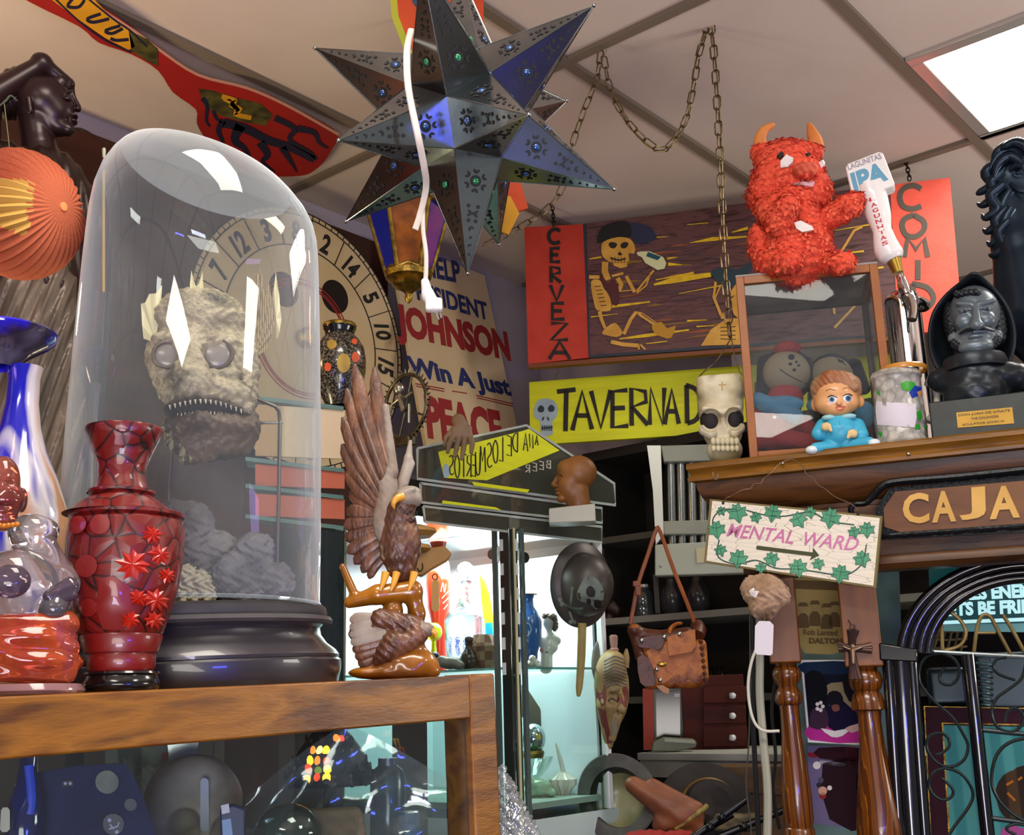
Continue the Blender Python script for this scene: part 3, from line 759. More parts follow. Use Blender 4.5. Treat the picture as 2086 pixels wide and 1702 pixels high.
g = t.blob([16, ('e', 408, 655, 10, 98, 92, 68), ('e', 410, 730, 10, 108, 90, 80), ('e', 330, 730, 0, 30, 40, 55), ('e', 495, 740, 10, 34, 50, 70), ('e', 345, 780, 0, 28, 40, 40), ('e', 500, 800, 5, 26, 50, 60),
            ('c', 393, 690, -70, 24, 392, 780, -100, 42), ('c', 322, 690, -40, 12, 366, 694, -66, 10), ('c', 408, 694, -74, 10, 474, 696, -62, 12), ('c', 330, 760, -44, 12, 372, 748, -70, 8), ('c', 418, 752, -78, 8, 478, 762, -60, 14), ('e', 440, 800, -62, 70, 40, 32), ('e', 370, 800, -58, 40, 40, 30), 8,
            ('c', 345, 815, -60, 13, 400, 798, -110, 15), ('c', 400, 798, -110, 15, 500, 830, -55, 14),
            ('-e', 342, 722, -80, 29, 26, 29), ('-e', 441, 722, -92, 33, 30, 33), ('-e', 415, 838, -70, 84, 90, 22)], h=3.0, disp=wr)
head = t.add('head', g, fish, sharp=0)
g = t.blob([12, ('e', 425, 895, 0, 88, 70, 46), ('e', 435, 870, -40, 78, 55, 26), ('c', 345, 868, -40, 16, 410, 850, -92, 15), ('c', 410, 850, -92, 15, 505, 862, -45, 15), ('e', 505, 870, 10, 26, 50, 40), ('c', 400, 915, -20, 36, 380, 935, 0, 14), ('c', 480, 905, 0, 34, 500, 895, 10, 20),
            ('-e', 415, 832, -62, 74, 70, 15), ('-e', 475, 945, 0, 40, 40, 16)], h=3.0, disp=wr)
t.add('lower_jaw', g, fishd, sharp=0)
t.add('throat', t.ell(415, 838, -25, 80, 40, 30), M('throat_black', '0e0a09', .8))
eye = M('fish_eye', '80746c', .2, col2='5e544e', scale=11)
for ex, ey, er, yy in ((341, 724, 25, -60), (441, 722, 28, -70)):
    e_ = t.add('eye', t.ell(ex, ey, yy, er, er * .24, er), eye)
    q_ = t.l(ex, ey, yy)
    t.add('eyelid', tube([(q_.x + math.cos(a) * er * 1.1 * t.s, q_.y - 4 * t.s, q_.z + math.sin(a) * er * 1.1 * t.s) for a in [2 * pi * i / 32 for i in range(32)]], 3.6 * t.s, 8, closed=True), fishd, e_, wob=.0016, wscale=60)
tooth = M('tooth', 'cfc2a8', .5)
g = G()
for k in range(15):
    u = k / 14; x = 346 + 145 * u; yy = -62 - 46 * math.sin(pi * min(1, u * 1.25)); y0 = 826 - 16 * math.sin(pi * u) + 8 * u
    g += t.tube([(x, y0, yy), (x + 1, y0 + 9, yy - 1)], [2.6, .5], 6)
t.add('upper_teeth', g, tooth)
g = G()
for k in range(17):
    u = k / 16; x = 362 + 120 * u; yy = -60 - 36 * math.sin(pi * min(1, u * 1.2)); y0 = 853 - 6 * math.sin(pi * u) + 3 * u
    g += t.tube([(x, y0, yy), (x, y0 - 11, yy - 1)], [2.4, .5], 6)
t.add('lower_teeth', g, tooth)
fin = M('fin', 'a08c6c', .6, col2='7b684e', kind='wave', scale=14, stretch=(9, 1, .3), dist=1, bump=.5)
finp = M('fin_pale', 'd6cba4', .6, col2='b9ab82', scale=14, stretch=(6, 1, .6))
def finfan(t, root, tips, yy, name, mat):
    g = G()
    for a, b in zip(tips, tips[1:]):
        m_ = ((a[0] + b[0]) / 2, (a[1] + b[1]) / 2 + 8)
        n = len(g.v)
        g.v += [t.l(root[0], root[1], yy - 3), t.l(*a, yy), t.l(*m_, yy - 4), t.l(*b, yy), t.l(root[0] + 4, root[1], yy + 3)]
        g.f += [(n, n + 1, n + 2), (n, n + 2, n + 3), (n + 4, n + 2, n + 1), (n + 4, n + 3, n + 2)]
    return t.add(name, g, mat, solid=.0016, smooth=False)
finfan(t, (318, 700), [(294, 690), (288, 620), (305, 600), (330, 583), (318, 640), (312, 680)], -20, 'side_fin', finp)
finfan(t, (395, 655), [(378, 640), (386, 590), (390, 552), (400, 585), (412, 553), (414, 600), (430, 590), (440, 625)], -40, 'top_fin', finp)
finfan(t, (512, 735), [(492, 690), (505, 610), (520, 560), (532, 545), (536, 590), (548, 570), (552, 620), (560, 650), (548, 690), (535, 720)], -5, 'side_fin', fin)
finfan(t, (562, 650), [(556, 600), (562, 555), (568, 600), (572, 650), (564, 690)], 5, 'side_fin', finp)
stm = M('stand_steel', '77716c', .35, 1)
t = T('wire_stand', 'bent steel wire stand holding the fish head inside the glass dome', 'stand', 570, 1240, DD)
g = t.tube([(433, 776, -92), (450, 785, -90), (520, 812, -50), (560, 828, -10), (568, 838, 0), (570, 860, 0), (568, 1000, 0), (563, 1239, 0)], 4, 8)
t.add('clamp_rod', g, stm)
t.add('cross_bar', t.tube([(505, 862, 10), (576, 861, 0)], 3.4, 8), stm)
t.add('clip', t.tube([(432, 774, -96), (437, 779, -86)], 7, 10), stm)
t.add('rear_rod', t.tube([(352, 915, 30), (345, 1000, 30), (338, 1239, 30)], 3.2, 8), stm)
# coral and sponge lumps inside the dome
def lump(name, label, cat, items, mat, d, px, py, k=10, h=3, amp=4, fq=.16, group=None):
    t = T(name, label, cat, px, py, d, group)
    def dp(p): return amp * np.sin(p[:, 0] * fq + 2 * np.sin(p[:, 2] * fq * .7)) * np.sin(p[:, 2] * fq * 1.2 + 1.3 * np.sin(p[:, 1] * fq)) * .8 + amp * .35 * np.sin(p[:, 0] * fq * 3.1) * np.sin(p[:, 2] * fq * 2.9)
    t.add('mass', t.blob([k] + items, h=h, disp=dp), mat, sharp=0); return t
gry = M('sponge_grey', '5a5350', .9, col2='7d7470', scale=30, bump=1, bscale=90)
lump('sponge', 'large grey curly sponge standing at the back inside the glass dome', 'sponge', [('e', 385, 1075, 20, 50, 45, 55), ('c', 390, 1070, 20, 45, 400, 1215, 20, 40), ('e', 440, 1120, 25, 50, 40, 40), ('e', 350, 1040, 10, 22, 22, 26)], gry, DD, 390, 1240)
lump('sponge', 'dark grey tangled sponge under the right wire of the dome', 'sponge', [('e', 520, 1130, 15, 45, 45, 45), ('c', 520, 1130, 15, 40, 510, 1215, 10, 48), ('e', 560, 1190, -10, 40, 38, 46), ('e', 470, 1180, 0, 40, 40, 55)], M('sponge_dark', '4a4548', .9, col2='6b6468', scale=30, bump=1, bscale=90), DD, 520, 1240)
lump('coral', 'cream branching coral beside the red vase inside the dome', 'coral', [('c', 385, 1238, -70, 34, 380, 1180, -70, 26), ('e', 372, 1170, -78, 20, 20, 18), ('e', 405, 1185, -78, 26, 20, 22), ('e', 415, 1215, -80, 24, 20, 26), ('e', 365, 1205, -72, 22, 20, 26)], M('coral_cream', 'b3a58b', .8, col2='8d8069', scale=30, bump=1, bscale=80), DD, 385, 1240, amp=5, fq=.28, h=2.5)
# ---------------------------------------------------------------- carved red vase
VD = 1.04; yb = cpy(246, VD)
t = T('vase_stand', 'small black lacquer stand under the carved red vase', 'stand', 246, yb, VD)
t.add('stand', t.lat([(yb, 70), (yb - 4, 74), (1392, 76), (1384, 72), (1378, 70), (1374, 76), (1370, 74), (1369, 0)], 246), M('black_lacquer', '0f0e10', .18, coat=.5))
VP_ = [(1369, 62), (1362, 67), (1340, 68), (1332, 66), (1331, 72), (1300, 82), (1294, 80), (1290, 84), (1250, 97), (1200, 110), (1150, 117), (1100, 119), (1066, 116), (1060, 110), (1056, 117), (1050, 117), (1046, 108), (1030, 88), (1015, 66), (1010, 62), (1007, 68), (1002, 68), (998, 55), (975, 48), (950, 50), (920, 62), (895, 74), (880, 80), (874, 79)]
t = T('carved_vase', 'red carved lacquer vase with leaves in relief and a flared lip', 'vase', 246, 1369, VD)
cin = M('cinnabar', '640d0b', .38, col2='6a100c', kind='noise', scale=14, coat=.3)
cinp = M('cinnabar_carved', '1c0404', .38, col2='560b09', col3='620e0b', kind='crack', scale=44, lo=.01, hi=.09, bump=1, coat=.3)
def prow(py):
    for (a, r0), (b, r1) in zip(VP_, VP_[1:]):
        if a >= py >= b: return r0 + (r1 - r0) * (a - py) / max(1e-6, a - b)
    return VP_[-1][1]
def cut(lo, hi): return [p for p in VP_ if hi <= p[0] <= lo]
t.add('foot', t.lat(cut(1369, 1331), 246, close=False), cin)
t.add('foot_band', t.lat(cut(1331, 1294), 246, n=120, close=False, flute=lambda a, k: 1 - .02 * (math.sin(a * 60) > .6)), cin)
t.add('body', t.lat(cut(1294, 1046), 246, close=False, n=96), cinp)
t.add('shoulder', t.lat(cut(1050, 1002), 246, close=False, n=64), cinp)
t.add('neck', t.lat(cut(1007, 874) + [(876, 74), (900, 66), (930, 54), (960, 44), (990, 42)], 246, close=False, n=64), cinp)
leafm = M('cinnabar_leaf', '98160f', .35, col2='b4260f', scale=12, coat=.3); leafd = M('cinnabar_leaf_dark', '6c0e0c', .4, coat=.3)
def relief(t, name, pts, cx, mat, lift=5, mid=5, lobes=True):
    """raised leaf on the round body; pts outline in photo px"""
    def sp(px, py, up):
        v = t.l(px, py); r = prow(py) * t.s + up * t.s; x = v.x - t.l(cx, py).x
        x = max(-r * .96, min(r * .96, x)); return Vector((t.l(cx, py).x + x, -math.sqrt(max(0, r * r - x * x)), v.z))
    n = len(pts); mx, my = sum(p[0] for p in pts) / n, sum(p[1] for p in pts) / n
    g = G([sp(*p, -3) for p in pts] + [sp(*p, lift) for p in pts] + [sp((p[0] + mx) / 2, (p[1] + my) / 2, lift + mid * (.3 if i % 2 else 1)) for i, p in enumerate(pts)] + [sp(mx, my, lift + mid * .6)])
    for i in range(n):
        j = (i + 1) % n
        g.f += [(i, j, n + j, n + i), (n + i, n + j, 2 * n + j, 2 * n + i), (2 * n + i, 2 * n + j, 3 * n)]
    return t.add(name, g, mat, sharp=40)
LEAF = [(0, 1.25), (.22, .7), (.62, .95), (.55, .5), (1.0, .45), (.72, .1), (.9, -.3), (.4, -.25), (.25, -.75), (0, -.5), (-.25, -.75), (-.4, -.25), (-.9, -.3), (-.72, .1), (-1, .45), (-.55, .5), (-.62, .95), (-.22, .7)]
def leafpts(cx, cy, r, ang):
    c_, s_ = math.cos(ang - pi / 2), math.sin(ang - pi / 2)
    return [(cx + r * (u * c_ - v * s_), cy - r * .85 * (u * s_ + v * c_)) for u, v in LEAF]
for cx_, cy_, r_, a_ in ((276, 1166, 36, 2.9), (322, 1146, 27, 1.0), (312, 1108, 24, 2.2), (336, 1180, 20, -.6), (318, 1226, 28, -1.9), (284, 1226, 22, -2.4), (312, 1266, 22, -1.2), (268, 1272, 22, 2.6)):
    relief(t, 'relief_leaf', leafpts(cx_, cy_, r_, a_), 246, leafm)
relief(t, 'relief_petal', [(195, 1245), (206, 1190), (230, 1186), (262, 1205), (278, 1260), (250, 1290), (210, 1288)], 246, leafd, 3, 8)
for cx_, cy_, r_ in ((178, 1165, 22), (182, 1245, 18), (160, 1082, 18), (205, 1085, 20), (265, 976, 0)):
    if r_: relief(t, 'relief_disc', [(cx_ + r_ * math.cos(a), cy_ + r_ * math.sin(a)) for a in [2 * pi * i / 16 for i in range(16)]], 246, leafd, 3, 1)
# ---------------------------------------------------------------- glass laughing figure, bottom left
BD = .985; yb = cpy(60, BD)
t = T('glass_figurine', 'clear and red cast glass seated figure at the left edge beside the red vase', 'figurine', 60, yb, BD)
cg = M('cast_glass', 'e4e2e6', .04, trans=.92, ior=1.45, col2='c9b9c8', scale=9)
rg = M('red_glass', 'd4423a', .06, trans=.75, ior=1.45, col2='e86a3a', col3='8a2a9a', scale=9, lo=.3, hi=.72, dist=1)
hg = M('ruby_glass', '6a2430', .06, trans=.6, col2='b06048', scale=16)
t.add('base', t.lat([(yb, 108), (yb - 8, 112), (1405, 110), (1396, 104), (1392, 0)], 55, n=64), M('pink_glass', 'b98a8c', .1, trans=.6))
g = t.blob([14, ('e', 60, 1350, 0, 104, 90, 42), ('e', 55, 1300, -5, 100, 88, 36), ('c', -20, 1320, -70, 26, 130, 1325, -40, 30), ('c', -20, 1275, -70, 20, 135, 1270, -40, 26), ('c', -30, 1370, -60, 18, 140, 1372, -40, 18)], h=3, disp=lambda p: 1.6 * np.sin(p[:, 2] * .16 + .02 * p[:, 0]))
t.add('robe', g, rg, sharp=0)
g = t.blob([16, ('e', 30, 1200, 0, 92, 80, 80), ('e', 20, 1180, -40, 62, 50, 56), ('c', 60, 1090, 0, 40, 125, 1190, -10, 34), ('c', 125, 1190, -10, 34, 110, 1240, -50, 26), ('e', 70, 1080, 10, 50, 45, 30)], h=3)
t.add('torso', g, cg, sharp=0)
g = t.blob([6, ('c', 100, 1215, -58, 13, 145, 1195, -48, 15), ('c', 108, 1228, -60, 10, 146, 1212, -50, 12), ('c', 112, 1205, -56, 9, 140, 1185, -46, 10)], h=2)
t.add('hand', g, M('smoke_glass', '6a5a6a', .05, trans=.7), sharp=0)
g = t.blob([10, ('e', 4, 985, 0, 36, 40, 58), ('e', 8, 1020, -12, 40, 40, 36), ('e', 46, 1020, 8, 10, 12, 26), ('e', 16, 1000, -40, 10, 10, 12), ('e', 2, 1060, 0, 34, 34, 24), ('-e', 22, 985, -40, 10, 8, 5), ('-e', 8, 1032, -44, 16, 8, 5)], h=2)
t.add('head', g, hg, sharp=0)
t.add('beads', sum([t.ell(-10 + 9 * k, 1070 + (2 - abs(k - 2)) * 1, -40, 6, 6, 6, 10, 8) for k in range(6)], G()), M('amber_beads', 'c8781c', .1, trans=.4))
t.add('held_ball', t.ell(22, 1185, -84, 38, 26, 34), M('smoke_glass'), 'dark glass ball held at the belly')
# ---------------------------------------------------------------- blue swirled vase
BV = 1.12; yb = cpy(0, BV)
t = T('swirl_vase', 'blue and white swirled glass vase with a wide lip behind the glass figure', 'vase', -2, yb, BV)
sw_ = M('swirl_glass', '1414a8', .12, col2='c9c3c8', col3='b98560', scale=5.5, detail=3, stretch=(3.2, 3.2, .55), lo=.40, hi=.60, dist=.6, trans=.25, coat=.4)
lipm = M('swirl_lip', '1a14b4', .1, col2='2a2030', col3='5a5668', scale=7, lo=.46, hi=.62, coat=.5)
t.add('body', t.lat([(yb, 70), (yb - 10, 74), (1260, 96), (1170, 118), (1110, 120), (1050, 112), (980, 86), (920, 58), (870, 42), (820, 34), (770, 33), (745, 38)], -2, close=False), sw_)
t.add('lip', t.lat([(750, 36), (738, 44), (722, 66), (704, 96), (690, 112), (680, 116), (676, 112), (682, 95), (700, 60), (725, 30)], -2, close=False, n=64), lipm)
# ---------------------------------------------------------------- bronze statue
SD = 1.78
t = T('bronze_statue', 'dark bronze draped woman with one arm bent over her tilted head', 'statue', 80, 1400, SD)
brn = M('bronze_dark', '1c1311', .36, .4, col2='33211b', scale=7, bump=.1, bscale=40)
brs = M('bronze_skin', '24161a', .3, .3, col2='2e1a18', scale=6)
g = t.blob([7, ('e', 84, 205, 0, 60, 55, 60), ('e', 108, 222, -4, 46, 40, 54), ('e', 122, 176, 0, 30, 36, 32), 4, ('c', 142, 168, -4, 10, 148, 196, -6, 6), ('c', 148, 194, -6, 5, 160, 218, -6, 6), ('e', 158, 223, -6, 8, 10, 6), ('e', 151, 238, -8, 9, 15, 5), ('e', 149, 249, -8, 10, 15, 6), 6, ('c', 118, 255, -6, 22, 138, 264, -8, 16), ('c', 80, 240, -4, 28, 118, 258, -4, 24), 9,
            ('c', 68, 235, 4, 36, 80, 300, 10, 36), ('c', 80, 300, 10, 36, 92, 348, 12, 54), 2, ('c', 58, 200, -52, 7, 62, 226, -50, 6), 3, ('-e', 138, 201, -34, 14, 10, 7), ('e', 136, 202, -30, 11, 8, 5), ('c', 122, 190, -36, 4, 144, 186, -28, 4)], h=2.0)
t.add('head', g, brs, sharp=0)
g = t.blob([10, ('c', -30, 205, -20, 34, 85, 132, -30, 21), ('c', 85, 130, -30, 20, 138, 172, -12, 16), ('c', -30, 205, -20, 34, -40, 300, 0, 44), ('e', 84, 122, -30, 20, 18, 14)], h=3)
t.add('raised_arm', g, brs, sharp=0)
t.add('hair', t.blob([8, ('e', 45, 175, 15, 52, 52, 38), ('e', 15, 205, 15, 45, 45, 45)], h=3, disp=lambda p: 1.5 * np.sin(p[:, 0] * .3 + p[:, 2] * .2)), brn, sharp=0)
g = t.blob([16, ('c', 0, 340, 20, 62, 150, 400, 20, 44), ('c', 90, 380, 20, 90, 60, 620, 20, 110), ('e', 170, 440, 10, 34, 46, 80), ('e', 90, 585, -50, 62, 60, 50)], h=4, disp=lambda p: 2.2 * np.sin(p[:, 0] * .22 + .04 * p[:, 2]))
t.add('bodice', g, brn, sharp=0)
drp = M('bronze_drape', '322d28', .42, .35, col2='6a5c50', col3='4a4038', scale=4, stretch=(3, 3, .6), lo=.3, hi=.7, bump=.1, bscale=40)
g = t.blob([14, ('c', 90, 585, -46, 66, 110, 800, -30, 62), ('c', 60, 620, -20, 90, 50, 960, -10, 100), ('c', 110, 800, -30, 56, 110, 1000, -20, 60), ('c', 40, 700, -60, 50, 20, 980, -50, 60), ('c', 40, 950, 0, 110, 40, 1380, 0, 120)], h=4,
           disp=lambda p: 3.2 * np.sin(p[:, 0] * .20 - .055 * p[:, 2] + 1.5 * np.sin(p[:, 2] * .012)) + 1.3 * np.sin(p[:, 0] * .5 - .12 * p[:, 2]))
t.add('drapery', g, drp, sharp=0)
t = T('statue_pedestal', 'dark plinth under the bronze statue behind the cabinet', 'pedestal', 70, 1480, SD)
zf = t.w((0, 0, .0)).z; z1 = t.l(60, 1492).z
t.add('block', box(-.16, .16, -.13, .16, zf, z1), dark_m, bev=.004)
# ---------------------------------------------------------------- orange paper lantern
t = T('paper_lantern', 'orange pleated paper lantern hanging in front of the bronze statue', 'lantern', 42, 437, 1.58)
ax_ = Vector((.66, -.74, -.06)).normalized()
R_ = 124 * t.s
pl = [(max(.002, R_ * math.sin(pi * i / 24)), -R_ * math.cos(pi * i / 24) * .93) for i in range(25)]
g = lathe(pl, 216, (0, 0, 0), axis=ax_, close=False, flute=lambda a, k: 1 + .17 * math.sin(pi * k) ** .5 * (2 * abs((a * 36 / (2 * pi)) % 1 - .5) - .5))
pm = M('lantern_paper', 'a04a2c', .9, col2='ac5838', kind='noise', scale=3, bump=.25, bscale=220)
pm2 = M('lantern_paper_yellow', 'b08434', .85, col2='bd9446', scale=3)
lan = t.add('paper_shell', g, [pm, pm2], sharp=20)
for p_ in lan.data.polygons:
    c_ = p_.center
    if c_.z < .016 and c_.x < R_ * .12 and c_.z > -R_ * .62 - c_.x * .2: p_.material_index = 1
t.add('centre_disc', lathe([(.003, 0), (.006, .0), (.006, .002), (.0, .003)], 20, ax_ * R_ * .925, axis=ax_), M('lantern_edge', 'e88a50', .7))
t.add('hanging_string', t.tube([(22, 330, 0), (18, 290, 0), (14, 255, -5), (8, 205, -8)], .9, 6), M('string_grey', '6a6a4a', .8))
t.add('tied_end', t.tube([(0, 215, -10), (12, 205, -10), (22, 195, -10), (36, 206, -10)], [1.5, 2.5, 2.2, .8], 6, 4), M('string_green', '3a4230', .8))

t = T('painted_stick', 'thin yellow and red stick with a pale tip standing behind the dome beside the statue', 'stick', 211, 480, 1.74)
t.add('shaft', t.tube([(211, 600, 0), (211, 330, 0)], 3, 10), M('stick_yellow', 'b89018', .5)); t.add('grip', t.tube([(211, 346, 0), (212, 322, 0)], 3.2, 10), M('stick_red', '6a2018', .5)); t.add('tip', t.tube([(212, 322, 0), (212, 306, 0), (212, 302, 0)], [3, 4, 3], 10), M('stick_tip', '9aa08a', .4))
q_ = t.l(211, 600)
t.add('holder', box(q_.x - .012, q_.x + .012, -.012, .012, t.w((0, 0, 0)).z, q_.z), dark_m)
t = T('neck_chain', 'thin dark twisted chain running from the statue chin to the wall', 'chain', 160, 250, 1.80)
t.add('chain', t.tube([(146, 262, 0), (165, 262, 20), (185, 272, 120), (208, 288, 300), (225, 296, 800)], 1.6, 6, 4), M('chain_dark', '1a1512', .5, .5))
# ---------------------------------------------------------------- carved eagles on the cabinet's right end
ED = 1.36; yb = cpy(800, ED)
carv = M('carved_wood', '6a4029', .42, col2='442617', col3='7a5036', scale=16, stretch=(2, 2, .8), lo=.3, hi=.7, bump=.5, bscale=70, coat=.15)
carvg = M('carved_wood_grey', '8d8478', .5, col2='6d5a4a', scale=18, bump=.4, bscale=60)
gold = M('lacquered_gold_wood', 'a0620f', .25, col2='6e3f0c', scale=12, coat=.6)
t = T('eagle_carving', 'tall wooden eagle carving with wings raised perched on a golden branch', 'carving', 790, yb, ED)
def feather(t, a, b, w, y0, y1, tip=.55, th=.28):
    pts, rs = [], []
    for k in range(9):
        u = k / 8; bend = math.sin(pi * u) * 6
        pts.append((a[0] + (b[0] - a[0]) * u - bend, a[1] + (b[1] - a[1]) * u, y0 + (y1 - y0) * u))
        rs.append(w * (.55 + .55 * math.sin(pi * min(1, u * .75 + .1))) * (1 if u < .86 else (1 - (u - .86) / .14 * tip)))
    rs[-1] = w * .22
    return t.tube(pts, rs, 12, flat=(th, 1))
fe = [((788, 985), (722, 742), 15), ((800, 975), (762, 748), 14), ((780, 1000), (706, 792), 15), ((775, 1010), (698, 850), 15), ((772, 1020), (697, 905), 15), ((770, 1030), (707, 958), 15), ((770, 1040), (714, 1000), 14),
      ((768, 1045), (706, 1040), 14), ((768, 1060), (700, 1072), 14), ((768, 1075), (702, 1100), 13), ((770, 1090), (708, 1128), 13), ((775, 1105), (722, 1150), 12), ((780, 1120), (738, 1168), 11), ((785, 1135), (752, 1180), 9)]
wing = None
for k, (a, b, w_) in enumerate(fe):
    g = feather(t, a, b, w_, -10 + 1.4 * k, 18 + 3 * k % 7)
    q_ = t.add('feather', g, carv)
g = t.blob([12, ('e', 790, 1000, 0, 22, 16, 50), ('e', 785, 1060, 0, 26, 18, 55), ('c', 800, 960, 0, 12, 785, 830, 8, 8)], h=2, disp=lambda p: .35 * np.sin(p[:, 0] * .35 + p[:, 2] * .2) * np.sin(p[:, 2] * .15))
t.add('wing_shoulder', g, carvg, sharp=0)
g = t.blob([5, ('c', 815, 1005, 22, 13, 832, 935, 26, 9), ('c', 832, 935, 26, 9, 836, 900, 28, 4), ('c', 820, 985, 22, 12, 838, 945, 26, 8)], h=2)
t.add('far_wing', g, carvg, 'far wing seen edge on', sharp=0)
g = t.blob([14, ('e', 815, 1110, 0, 44, 36, 66), ('e', 812, 1065, 0, 34, 30, 42), ('e', 820, 1160, 5, 28, 24, 30), ('c', 815, 1040, -4, 28, 828, 1020, -10, 24)], h=2.2,
           disp=lambda p: 1.2 * np.sin(p[:, 2] * .22 + 1.3 * np.sin(p[:, 0] * .28)) * np.sin(p[:, 0] * .3))
t.add('body', g, carv, sharp=0)
g = t.blob([6, ('e', 828, 1015, -14, 27, 26, 22), ('e', 836, 1003, -10, 22, 22, 13), ('e', 845, 1018, -10, 16, 18, 16), ('c', 815, 1008, -34, 7, 840, 998, -34, 6)], h=1.8)
t.add('head', g, carvg, sharp=0)
t.add('beak', t.tube([(820, 1012, -34), (809, 1016, -40), (802, 1026, -42), (803, 1037, -40)], [10, 8, 5.5, 1.5], 12, 4), M('beak_yellow', 'c58a2c', .35, coat=.3))
t.add('eye', t.ell(828, 1008, -36, 4, 3, 4, 12, 8), blackp)
t.add('throat', t.blob([5, ('e', 822, 1042, -14, 22, 20, 18), ('e', 830, 1060, -12, 18, 18, 14)], h=2, disp=lambda p: 1.2 * np.sin(p[:, 2] * .5) * np.sin(p[:, 0] * .5)), M('carved_dark', '3a2116', .5, bump=.5, bscale=60), sharp=0)
g = t.blob([8, ('c', 712, 1228, 0, 12, 770, 1212, -6, 20), ('c', 770, 1212, -6, 20, 840, 1205, 0, 22), ('c', 838, 1205, 0, 20, 850, 1250, 4, 16), ('c', 850, 1250, 4, 16, 842, yb - 20, 6, 18), ('e', 800, yb - 16, 4, 70, 34, 16), ('c', 726, 1222, 0, 10, 698, 1155, -4, 7), ('c', 800, 1245, 6, 22, 790, yb - 30, 8, 26)], h=2.4)
t.add('branch', g, gold, sharp=0)
for x0 in (778, 800, 836):
    t.add('talon', t.tube([(x0 + 8, 1168, -18), (x0 + 2, 1190, -26), (x0 - 4, 1205, -28)], [9, 6, 2.5], 10, 3), M('beak_yellow'))
t = T('eagle_plaque_carving', 'smaller wooden eagle carving with swept wing on a golden rock at the cabinet corner', 'carving', 800, cpy(800, 1.31), 1.31)
yb = cpy(800, 1.31)
g = t.blob([10, ('e', 825, 1355, 0, 70, 34, 32), ('e', 800, yb - 14, 4, 92, 36, 16), ('c', 880, yb - 14, 0, 14, 850, 1320, 0, 18)], h=2.4, disp=lambda p: 1.5 * np.sin(p[:, 0] * .12) * np.sin(p[:, 2] * .13))
t.add('rock', g, gold, sharp=0)
for k in range(8):
    u = k / 7
    a = (800 - 10 * u, 1268 + 60 * u); b = (712 - 10 * math.sin(pi * u) + 28 * u, 1262 + 112 * u)
    t.add('feather', feather(t, a, b, 15, -12 - 10 * math.sin(pi * u), -20 + 8 * u), carvg if k < 4 else carv)
g = t.blob([10, ('c', 775, 1262, -10, 22, 845, 1275, -14, 20), ('c', 790, 1330, -24, 20, 850, 1295, -22, 22), ('c', 770, 1345, -22, 12, 800, 1310, -26, 24), ('e', 750, 1290, -4, 40, 18, 26)], h=2.2, disp=lambda p: .9 * np.sin(p[:, 0] * .3 + p[:, 2] * .35))
t.add('body', g, carv, sharp=0)
t.add('head', t.blob([6, ('e', 858, 1284, -16, 28, 20, 17), ('c', 850, 1278, -16, 16, 820, 1272, -12, 18)], h=1.8, disp=lambda p: .6 * np.sin(p[:, 0] * .4)), carvg, sharp=0)
t.add('beak', t.tube([(876, 1284, -20), (886, 1290, -22), (888, 1302, -22)], [8, 6, 1.5], 10, 4), M('beak_yellow'))
# ================================================================ tin star lantern
t = T('star_lantern', 'big punched tin star lantern hanging from the ceiling', 'lantern', 945.5, 241.7, 1.78)
tin = M('tin_sheet', '9ca3a3', .18, 1, col2='767d7f', scale=6, bump=.08, bscale=22)
hole = M('punched_dark', '07090b', .6); gem = M('glass_gem', '1a4a8a', .05, trans=.3, coat=1); gemg = M('glass_gem_green', '12844a', .05, trans=.3, coat=1)
Cc = Vector((0, 0, 0))
phi = (1 + 5 ** .5) / 2
Rst = np.array([[-.84346, -.53290, -.06781], [-.31205, .38329, .86932], [-.43727, .75439, -.48958]])
ico = [(0, a, b * phi) for a in (1, -1) for b in (1, -1)] + [(a, b * phi, 0) for a in (1, -1) for b in (1, -1)] + [(b * phi, 0, a) for a in (1, -1) for b in (1, -1)]
ico = [Vector(v).normalized() for v in [(0, s1, s2 * phi) for s1 in (1, -1) for s2 in (1, -1)] + [(s1, s2 * phi, 0) for s1 in (1, -1) for s2 in (1, -1)] + [(s2 * phi, 0, s1) for s1 in (1, -1) for s2 in (1, -1)]]
fw_ = ray(945.5, 241.7).normalized(); r_x = RT.copy(); u_x = r_x.cross(fw_).normalized(); r_x = fw_.cross(u_x)
w3 = t.inv.to_3x3()
rad = 338 * t.s
dirs = []
for v in ico:
    q = Rst @ np.array(v)
    dirs.append((w3 @ (r_x * q[0] + fw_ * q[1] + u_x * q[2])).normalized())
tip = [d * rad for d in dirs]
